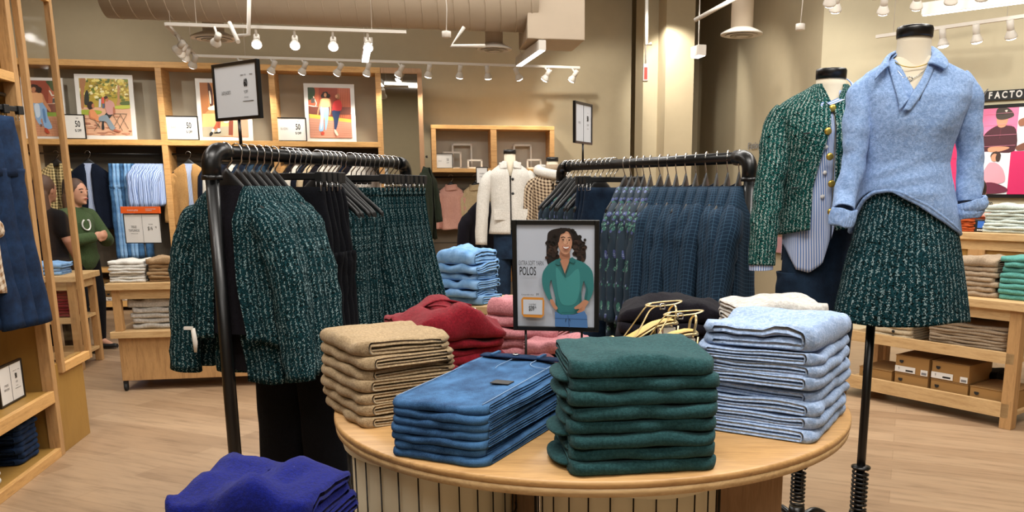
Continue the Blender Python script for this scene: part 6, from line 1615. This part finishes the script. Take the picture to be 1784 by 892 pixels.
stack('taupe_sweater', 'sweater', 'folded taupe sweater', 'folded taupe sweaters on the right table', 8, rt(rx_px(1680, .05, .5), .05, .46), rang, .52, .34, .022, 'taupe', 62, jit=.006, where='of the wide taupe pile')
stack('black_shirt', 'shirt', 'folded black shirt behind the taupe pile', 'folded black shirts on the right table', 5, rt(rx_px(1720, .36, .6), .36, .46), rang, .26, .16, .052, 'blackk', 63)
stack('beige_sweater', 'sweater', 'folded beige sweater', 'folded beige sweaters on the right table', 7, rt(rx_px(1698, .07, .85), .07, .815), rang, .25, .32, .036, 'taupe', 64, jit=.012, where='beside the mint pile', top_puff=.02, hs=[.034] * 6 + [.05])
stack('mint_sweater', 'sweater', 'folded mint green sweater', 'folded mint green sweaters on the right table', 8, rt(rx_px(1776, .07, .85), .07, .815), rang, .27, .32, .035, 'teal', 65, jit=.01, where='of the mint pile')
RB = RL + e2 * .62
rb2 = nest_table('taller oak table behind the mint and beige piles', RB - e1 * 0, rang, 1.5, .6, 1.20, shelf=(.75, .8), leg=.06, th=.05, panel_=(.80, 1.08), over=.02)
def rt2(x, y, z): return rt(x, .62 + y, z)
def rx2(px, y, z):
    lo, hi = -.5, 2.5
    for _ in range(40):
        m_ = (lo + hi) / 2; p = rt2(m_, y, z); d_ = p.y * cp - (z - EYE) * sp
        if CX + FPX * p.x / d_ < px: lo = m_
        else: hi = m_
    return m_
stack('rust_tshirt', 't-shirt', 'folded orange t-shirt beside the tall mannequin cuff', 'folded orange t-shirts on the tall table', 6, rt2(rx2(1676, .06, 1.25), .06, 1.20), rang, .17, .3, .018, 'rust', 66, jit=.004)
stack('pale_tshirt', 't-shirt', 'folded pale mint t-shirt', 'folded pale mint t-shirts on the tall table', 8, rt2(rx2(1752, .06, 1.25), .06, 1.20), rang, .33, .32, .024, 'mintw', 67, jit=.006, where='at the right edge', top_puff=.02)
dv = thing('card_reader', 'small black card reader with blue screen on the tall table', 'device', rt2(rx2(1706, .08, 1.25), .08, 1.20), rang)
mb = MB(); mb.box((-.045, 0, 0), (.045, .04, .09)); mb.build('reader_body', 'blackm', dv, bevel=.006)
mb = MB(); mb.box((-.012, -.002, .03), (.036, .001, .078)); mb.build('screen', plain('blue_screen', '#3a66b0', .3, emit=.4), dv)
mb = MB()
for k in range(4): mb.box((-.012 + k * .013, -.003, .01), (-.003 + k * .013, .001, .02))
mb.build('key_row', 'paperw', dv)

# ---- poster wall on the right
WP = V((2.74, 9.29, 0)); WD = V((1, -.8, 0)).normalized(); wang = atan2(WD.y, WD.x); WN = V((WD.y, -WD.x, 0)) * 1
WN = V((-WD.y * -1, 0, 0)); WN = V((WD.y, -WD.x, 0))   # towards the room
def wp(x, off, z): return WP + WD * x + WN * off + V((0, 0, z))
bx0, bx1 = 1.16, 2.6
bd = thing('wall_poster_board', 'large black framed magenta poster board behind the tall mannequin', 'poster', wp((bx0 + bx1) / 2, .05, 1.42), wang)
bw_, bh_ = bx1 - bx0, .87
mb = MB(); mb.box((-bw_ / 2, 0, 0), (bw_ / 2, .045, bh_)); mb.build('board_frame', 'black', bd, bevel=.003)
P = Pic([(0, 0), (1000, 0), (1000, 600), (0, 600)], bw_ - .06, bh_ - .07, -.001)
def bxx(x): return (x - bx0 - .03) / (bx1 - bx0 - .06) * 1000
P.bg('#cfcfd6'); A_, B_, C_ = bxx(1.54), bxx(1.865), bxx(2.2)
P.rect('#c9285c', 0, 0, A_, 600); P.rect('#dc6f96', A_, 0, B_, 300); P.rect('#b81c56', bxx(1.83), 300, 1000, 600)
# man with cap
def R_(fx, fy): return (A_ + (B_ - A_) * fx, 300 * fy)
P.sh('#3c1420', [R_(.05, .95), R_(.12, .62), R_(.4, .42), R_(.68, .4), R_(.97, .5), R_(.98, 1.0), R_(.3, 1.0)])
P.sh('#b98468', [R_(.45, .2), R_(.72, .2), R_(.7, .4), R_(.56, .45), R_(.46, .38)]); P.sh('#3a302c', [R_(.42, .02), R_(.62, -.02), R_(.8, .06), R_(.88, .2), R_(.6, .27), R_(.42, .22)])
P.sh('#d8c8c0', [R_(.63, .06), R_(.7, .05), R_(.68, .1)]); P.sh('#b98468', [R_(.3, .9), R_(.6, .88), R_(.85, .92), R_(.6, 1.0), R_(.3, 1.0)]); P.line('#5a2432', [R_(.57, .45), R_(.56, .7)], 3)
# seated woman in pink
def Q_(fx, fy): return (A_ + (B_ - A_) * fx, 300 + 300 * fy)
P.sh('#cc8a98', [Q_(.3, .3), Q_(.45, .25), Q_(.6, .3), Q_(.75, .45), Q_(.8, .7), Q_(.5, .76), Q_(.2, .74), Q_(.1, .7)])
P.blob('#33231e', Q_(.5, .1)[0], Q_(.5, .1)[1], 34, 32); P.blob('#b9856a', Q_(.47, .14)[0], Q_(.47, .14)[1], 22, 28); P.blob('#33231e', Q_(.57, .14)[0], Q_(.57, .14)[1], 16, 30)
P.sh('#5c1c34', [Q_(.1, .78), Q_(.45, .72), Q_(.85, .84), Q_(.88, .94), Q_(.5, .99), Q_(.12, .96)])
P.sh('#8a5a44', [(B_ + 5, 90), (B_ + 60, 70), (B_ + 90, 100), (B_ + 20, 130)]); P.sh('#6b4234', [(B_ + 5, 270), (B_ + 70, 240), (B_ + 100, 280), (B_ + 20, 296)])
for k in range(6): P.line('#b5245a' if k % 2 else '#d23c6e', [(0, 60 + k * 95), (A_, 50 + k * 95)], 2.5)
for x in (bxx(1.28), bxx(1.4)): P.line('#a31d4c', [(x, 0), (x, 600)], 2.5)
for k in range(4): P.line('#c47a92', [(A_, 40 + k * 75), (B_, 34 + k * 75)], 2)
P.done(bd, (0, 0, .035))
fs = thing('wall_sign', 'black slanted wall sign above the poster board', 'sign', wp(1.50, .03, 2.375), wang)
mb = MB(); mb.add([(0, 0, -.045), (.95, 0, -.045), (.99, 0, .045), (.05, 0, .045), (0, .02, -.045), (.95, .02, -.045), (.99, .02, .045), (.05, .02, .045)], [(0, 1, 2, 3), (7, 6, 5, 4), (0, 4, 5, 1), (1, 5, 6, 2), (2, 6, 7, 3), (3, 7, 4, 0)], smooth=False); mb.build('sign_band', 'ink', fs)
mb = MB()
for k, ch in enumerate('FACTORY'): text_mesh(mb, ch, .085, .10 + k * .062, 0, -.002, sx=.8, bold=.003)
mb.build('lettering', 'paperw', fs)
jc = thing('wall_sign', 'grey serif letters left of the black wall sign', 'sign', wp(1.02, .03, 2.38), wang)
mb = MB()
for k, ch in enumerate('J.CREW'): text_mesh(mb, ch, .16, .02 + k * .085 + (.03 if ch == 'W' else 0), 0, 0, sx=.75, shear=.25)
mb.build('lettering', 'greyink', jc, solid=.004)
uu = thing('wall_sign', 'web address lettering under the magenta poster board', 'sign', wp(1.50, .02, 1.365), wang)
mb = MB(); text_mesh(mb, 'jcrewfactory.com', .07, 0, 0, 0, sx=.85, bold=.001); mb.build('lettering', 'ink', uu, solid=.003)
# fitting rooms lettering
fd = V((.714, -4.138, 0)).normalized(); fa = V((1.936, 13.5, 0)); fn = V((fd.y, -fd.x, 0))
def onwall(px):
    k = (px - CX) / FPX * 1.0
    # account for pitch at eye level
    t_ = (k * cp * fa.y - fa.x) / (fd.x - k * cp * fd.y); return t_
f_a, f_b = onwall(1298), onwall(1362)
fz = at(1298, 256, (fa + fd * f_a).y).z
ft = thing('wall_lettering', 'grey fitting rooms lettering on the wall', 'sign', fa + fd * ((f_a + f_b) / 2) + fn * .02 + V((0, 0, fz)), atan2(fd.y, fd.x))
mb = MB(); text_mesh(mb, 'Fitting Rooms', .12, 0, 0, 0, sx=(f_b - f_a) / .80); mb.build('lettering', 'greyink', ft, solid=.004)
fp0 = onwall(1322); 
fpz = thing('wall_poster', 'brown poster of curly hair below the fitting rooms lettering', 'poster', fa + fd * (fp0 + .55) + fn * .04 + V((0, 0, .75)), atan2(fd.y, fd.x))
mb = MB(); mb.box((-.6, 0, 0), (.6, .03, 1.05)); mb.build('poster_board', 'ink', fpz)
P = Pic([(0, 0), (100, 0), (100, 100), (0, 100)], 1.2, 1.05, -.002); P.bg('#8a6a58'); r5 = random.Random(9)
for k in range(60): P.k = 1 + k % 5; P.blob(r5.choice(['#3a2019', '#4a2a20', '#5c3628', '#2a1612']), r5.uniform(10, 90), r5.uniform(12, 60), r5.uniform(4, 9), r5.uniform(4, 8), 8)
P.sh('#b07a66', [(35, 35), (60, 32), (66, 60), (50, 78), (36, 62)]); P.rect('#b98a90', 0, 82, 100, 100); P.done(fpz)

# ================================================================== MIDDLE OF THE SHOP
def railtop(name, px, mat, label, seed, L=.56, w_=.17, col=None, rot=A10):
    loc = loc_u(ux_from_px(px, .2, 1.5), .2, 1.66); hanging_top(name, label, 'sweater', None, mat, w_=w_, L=L, sl=.5, loc=loc, rot=rot, open_=False, seed=seed, splay=.045, collar=col, ry=.07)
    put_hanger('h', loc, rot, 'hanger of the ' + label.split(' hanging')[0] + ' under the cubby', 'hangers below the wall cubby')
    return loc
l1 = railtop('fleece_pullover', 786, 'pinkl', 'blush pink pullover hanging below the wall cubby', 81)
l2 = railtop('fleece_pullover', 828, 'creamk', 'cream pullover hanging below the wall cubby', 82)
for l_, m_, nm in ((l1, 'pinkl', 'blush'), (l2, 'creamk', 'cream')):
    mb = MB(); mb.grid(lambda u, v: V(((.085 - .02 * v) * cos(-u * 2 * pi), (.06 - .01 * v) * sin(-u * 2 * pi), -.175 + .075 * v + .006 * sin(u * 12))), 20, 6, True)
    par = [o for o in bpy.data.objects if o.name.startswith('fleece_pullover') and (o.location - l_).length < 1e-3][0]
    mb.build('cowl_neck', m_, par, solid=.012)
gc = at(752, 283, 9.6)
hanging_top('olive_coat', 'dark olive coat hanging edge-on beside the wall mirror', 'coat', None, 'olive', w_=.15, L=.80, sl=.55, loc=(gc.x - .06, 9.6, 1.86), rot=R(80), seed=83, ry=.06, collar='olive')
hk = thing('wall_hook', 'black hook holding the dark olive coat', 'hook', (gc.x - .06, 9.6, 1.86)); mb = MB(); mb.tube([(0, 0, 0), (gc.x / 9.6 * 1.5, 1.5, .056)], .008, 8); mb.build('hook_arm', 'black', hk); mb = MB(); mb.box((gc.x / 9.6 * 1.5 - .012, 1.49, .04), (gc.x / 9.6 * 1.5 + .012, 1.5, .07)); mb.build('hook_plate', 'black', hk)
ss = at(840, 320, 9.4)
sign('small framed sign above the cream pullover', .13, .18, (ss.x, 9.4, ss.z), A10, [('WOMEN', .12, 0, .6, {}), ('SWEATERS', .1, 0, .42, {})], fw=.008, stem=ss.z - .01)
crk = thing('garment_rack', 'small black rack carrying the dark and camel coats', 'clothing rack', (-.90, 8.2, 0), R(84))
mb = MB(); mb.tube([(0, 0, 1.5), (1.1, 0, 1.5)], .018, 10); mb.build('hanging_bar', 'black', crk)
for x in (0, 1.1):
    mb = MB(); mb.tube([(x, 0, 0), (x, 0, 1.5)], .018, 10); mb.build('upright', 'black', crk)
    mb = MB(); mb.box((x - .02, -.22, 0), (x + .02, .22, .03)); mb.build('foot', 'black', crk)
for i in range(9):
    m_ = ['blackk', 'olive', 'navy', 'olive', 'tan', 'khaki', 'tan', 'tan', 'khaki'][i]
    hanging_top('long_coat', ORD[i] + ' coat from the viewer on the small middle rack', 'coat', 'coats on the small middle rack', m_, w_=.2, L=.86, sl=.58, loc=V((-.90, 8.25, 1.5)) + V((cos(R(84)), sin(R(84)), 0)) * (.05 + i * .10), rot=R(48) + (i % 3 - 1) * .08, seed=130 + i, open_=False, ry=.06, res=.8)
mt = nest_table('low oak table under the light blue jeans', (-1.02, 5.0, 0), R(8), .75, .5, .80, leg=.04)
lj = stack('light_wash_jeans', 'jeans', 'folded light wash jeans', 'folded light wash jeans beyond the left rack', 6, (-.72, 5.08, .80), R(-24), .27, .34, .052, 'diml', 71, jit=.02, where='of the light wash pile', top_puff=.06, wave=.01)
mb = MB(); mb.box((-.02, .02, .052), (-.008, .05, .075)); mb.box((.0, .022, .052), (.01, .05, .075)); mb.build('ripped_slit', 'denimd', lj[-1])

# ================================================================== PEOPLE
def organic(name, shapes, mat, parent, vox=.012, smooth=4):
    """shapes: ('c', p0, p1, r0, r1) tapered capsules or ('e', centre, radii[, euler]) ellipsoids, fused to one surface"""
    mb = MB()
    for s_ in shapes:
        if s_[0] == 'c':
            _, p0, p1, r0, r1 = s_; p0, p1 = V(p0), V(p1); n_ = 8
            mb.ell(p0, (r0, r0, r0), 14); mb.ell(p1, (r1, r1, r1), 14); mb.tube([p0.lerp(p1, k / n_) for k in range(n_ + 1)], [r0 + (r1 - r0) * k / n_ for k in range(n_ + 1)], 14)
        else:
            mb.ell(s_[1], s_[2], 18, rot=Euler(s_[3]).to_matrix() if len(s_) > 3 else None)
    o = mb.build(name + '_src', mat); m = o.modifiers.new('r', 'REMESH'); m.mode = 'VOXEL'; m.voxel_size = vox; m.use_smooth_shade = True
    m2 = o.modifiers.new('s', 'SMOOTH'); m2.factor = .5; m2.iterations = smooth
    dg = bpy.context.evaluated_depsgraph_get(); me = bpy.data.meshes.new_from_object(o.evaluated_get(dg)); me.name = name
    old = o.data; bpy.data.objects.remove(o); bpy.data.meshes.remove(old)
    o2 = bpy.data.objects.new(name, me); C.objects.link(o2); o2.parent = parent
    for p in me.polygons: p.use_smooth = True
    return o2
def person(label, loc, yaw, sk, topm, pantm, hairm, shoe, J, short=False, hairlen=.3):
    """local x = forward, y = person's left. J joints dict"""
    r_ = thing('person', label, 'person', loc, yaw)
    hd = V(J['head']); body = []
    body += [('e', hd, (.085, .072, .108)), ('e', hd + V((.02, 0, -.055)), (.062, .052, .062)), ('c', hd + V((-.02, 0, -.06)), V(J['neck']), .05, .052), ('e', hd + V((.085, 0, -.018)), (.016, .011, .024)), ('e', hd + V((.082, 0, -.055)), (.012, .022, .010)), ('e', hd + V((.066, 0, -.098)), (.018, .020, .016)),
             ('e', hd + V((-.005, .074, -.01)), (.016, .008, .028)), ('e', hd + V((-.005, -.074, -.01)), (.016, .008, .028)), ('e', hd + V((.068, 0, .012)), (.018, .045, .018))]
    hip, ch = V(J['hip']), V(J['chest'])
    body += [('c', V(J['neck']), ch, .055, .11), ('e', ch, (.10, .15, .13)), ('c', ch, hip, .115, .12), ('e', hip, (.11, .155, .11))]
    for s_ in ('l', 'r'):
        body += [('c', J['sh' + s_], J['el' + s_], .048, .038), ('c', J['el' + s_], J['wr' + s_], .036, .024)]
        w0 = V(J['wr' + s_]); hdv = V(J['hand' + s_]); d_ = (hdv - w0).normalized(); sd = V(J.get('side' + s_, (0, 0, 1)))
        body += [('c', w0, w0 + d_ * .06, .024, .03)]
        pal = w0 + d_ * .075; cu = V(J.get('curl' + s_, d_))
        for f_, (o_, ln) in enumerate(((-.027, .065), (-.009, .075), (.009, .072), (.027, .055))):
            a = pal + sd * o_; b = a + d_ * ln * .5 + cu * ln * .1; c_ = b + cu * ln * .5; body += [('c', a, b, .0095, .009), ('c', b, c_, .009, .0075)]
        a = w0 + d_ * .04 - sd * .03; body += [('c', a, a - sd * .02 + d_ * .03, .011, .01), ('c', a - sd * .02 + d_ * .03, a - sd * .018 + d_ * .055, .01, .008)]
        hp = hip + V((0, .085 if s_ == 'l' else -.085, -.05)); body += [('c', hp, J['kn' + s_], .088, .058), ('c', J['kn' + s_], J['an' + s_], .055, .036), ('c', J['an' + s_], V(J['an' + s_]) + V((.12, 0, -.04)), .035, .026)]
    organic('body', body, sk, r_, .0085, 3)
    top = [('e', ch + V((0, 0, .02)), (.125, .175, .14)), ('c', ch + V((-.01, 0, .14)), ch, .075, .13), ('c', ch, V(J['hip']) + V((0, 0, .0)), .14, .150), ('e', V(J['hip']) + V((0, 0, .0)), (.145, .18, .085))]
    for s_ in ('l', 'r'):
        sh, el, wr_ = V(J['sh' + s_]), V(J['el' + s_]), V(J['wr' + s_]); top += [('c', ch + V((0, 0, .1)), sh, .085, .074), ('c', sh, el if not short else sh.lerp(el, .6), .074, .066)]
        if not short: top += [('c', el, el.lerp(wr_, .9), .064, .05), ('e', el.lerp(wr_, .55), (.062, .062, .055))]
    organic('shirt', top, topm, r_, .012, 4)
    leg = [('e', hip, (.125, .168, .12))]
    for s_ in ('l', 'r'):
        hp = hip + V((0, .085 if s_ == 'l' else -.085, -.05)); leg += [('c', hp, J['kn' + s_], .10, .068), ('c', J['kn' + s_], V(J['an' + s_]) + V((0, 0, .03)), .066, .048)]
    organic('trousers', leg, pantm, r_, .012, 3)
    hr_ = [('e', hd + V((-.022, 0, .025)), (.092, .083, .105)), ('c', hd + V((-.07, 0, 0)), hd + V((-.10, 0, -.16)), .065, .06), ('c', hd + V((-.08, .045, -.05)), hd + V((-.06, .07, -hairlen)), .045, .035), ('c', hd + V((-.08, -.045, -.05)), hd + V((-.06, -.07, -hairlen)), .045, .035), ('c', hd + V((-.10, 0, -.1)), hd + V((-.115, 0, -hairlen)), .06, .05)]
    organic('hair', hr_, hairm, r_, .010, 2)
    for s_ in (1, -1):
        mb = MB(); mb.ell(hd + V((.074, s_ * .030, .002)), (.006, .012, .007), 10); e_ = mb.build('eye', 'ink', r_)
        mb = MB(); mb.tube([hd + V((.078, s_ * .014, .026)), hd + V((.078, s_ * .032, .031)), hd + V((.066, s_ * .05, .024))], .004, 6); mb.build('eyebrow', hairm, r_)
    mb = MB(); mb.ell(hd + V((.089, 0, -.056)), (.007, .020, .006), 12); mb.build('lips', plain('lips', '#a4544c', .5), r_)
    for s_ in ('l', 'r'):
        a = V(J['an' + s_]); mb = MB(); mb.grid(lambda u, v: V((a.x - .06 + .24 * v, a.y + (.042 * sin(pi * min(1, .12 + v * .8)) + .006) * cos(u * 2 * pi), .032 + (.032 - .012 * v) * sin(u * 2 * pi))), 16, 12, True, cap=True); mb.build('shoe', shoe, r_)
    return r_
wl = at(151, 450, 7.8)
Jw = dict(head=(0.03, .0, 1.475), neck=(-.02, 0, 1.345), chest=(-.02, 0, 1.17), hip=(-.02, 0, .88), shl=(-.02, .155, 1.255), shr=(-.02, -.155, 1.255), ell=(.07, .235, 1.03), elr=(.03, -.235, 1.03), wrl=(.225, .06, 1.075), wrr=(.225, -.06, 1.075),
          handl=(.25, -.03, 1.09), handr=(.25, .03, 1.10), sidel=(0, .2, .98), sider=(0, -.2, .98), curll=(-.6, -.6, 0), curlr=(-.6, .6, 0), knl=(.03, .10, .47), knr=(.02, -.09, .47), anl=(-.02, .13, .075), anr=(.0, -.10, .075))
wg = person('woman in green sweatshirt with white horseshoe print, hands clasped, looking right', (wl.x - .01, 7.75, 0), R(-14), 'skin', 'greensw', 'tee', 'hairb', 'ink', Jw)
shirt_ = [o for o in wg.children if o.name.startswith('shirt')][0]
mb = MB(); mb.tube([V((.125 - abs(cos(a)) * .012, .045 * cos(a) - .03, 1.185 - .05 * sin(a) + (.0))) for a in [(-.32 + 1.64 * k / 16) * pi for k in range(17)]], .011, 8, flat=.6); mb.build('horseshoe_print', 'paperw', shirt_)
w2 = at(86, 420, 7.25)
J2 = dict(Jw); J2.update(head=(0.02, 0, 1.50), wrr=(.12, -.14, .88), handr=(.16, -.11, .80), elr=(.0, -.2, 1.06), wrl=(.30, .12, .98), handl=(.36, .10, .90), ell=(.12, .21, 1.06), curll=(.3, 0, -.9), curlr=(.3, 0, -.9), sidel=(0, 1, 0), sider=(0, -1, 0))
person('person in black t-shirt with brown hair seen inside the oak frame', (w2.x - .10, 7.42, 0), R(72), 'skin2', 'tee', 'blackc', 'hairb', 'ink', J2, short=True, hairlen=.36)
w3 = at(1700, 330, 7.1)
J3 = dict(Jw); J3.update(wrl=(.28, .13, 1.05), wrr=(.28, -.13, 1.05), handl=(.36, .12, 1.05), handr=(.36, -.12, 1.05))
person('person in pale pink top with dark hair behind the right tables', (w3.x, 7.1, 0), R(60), 'skin2', 'pinkl', 'navy', 'hair', 'ink', J3, short=True, hairlen=.14)
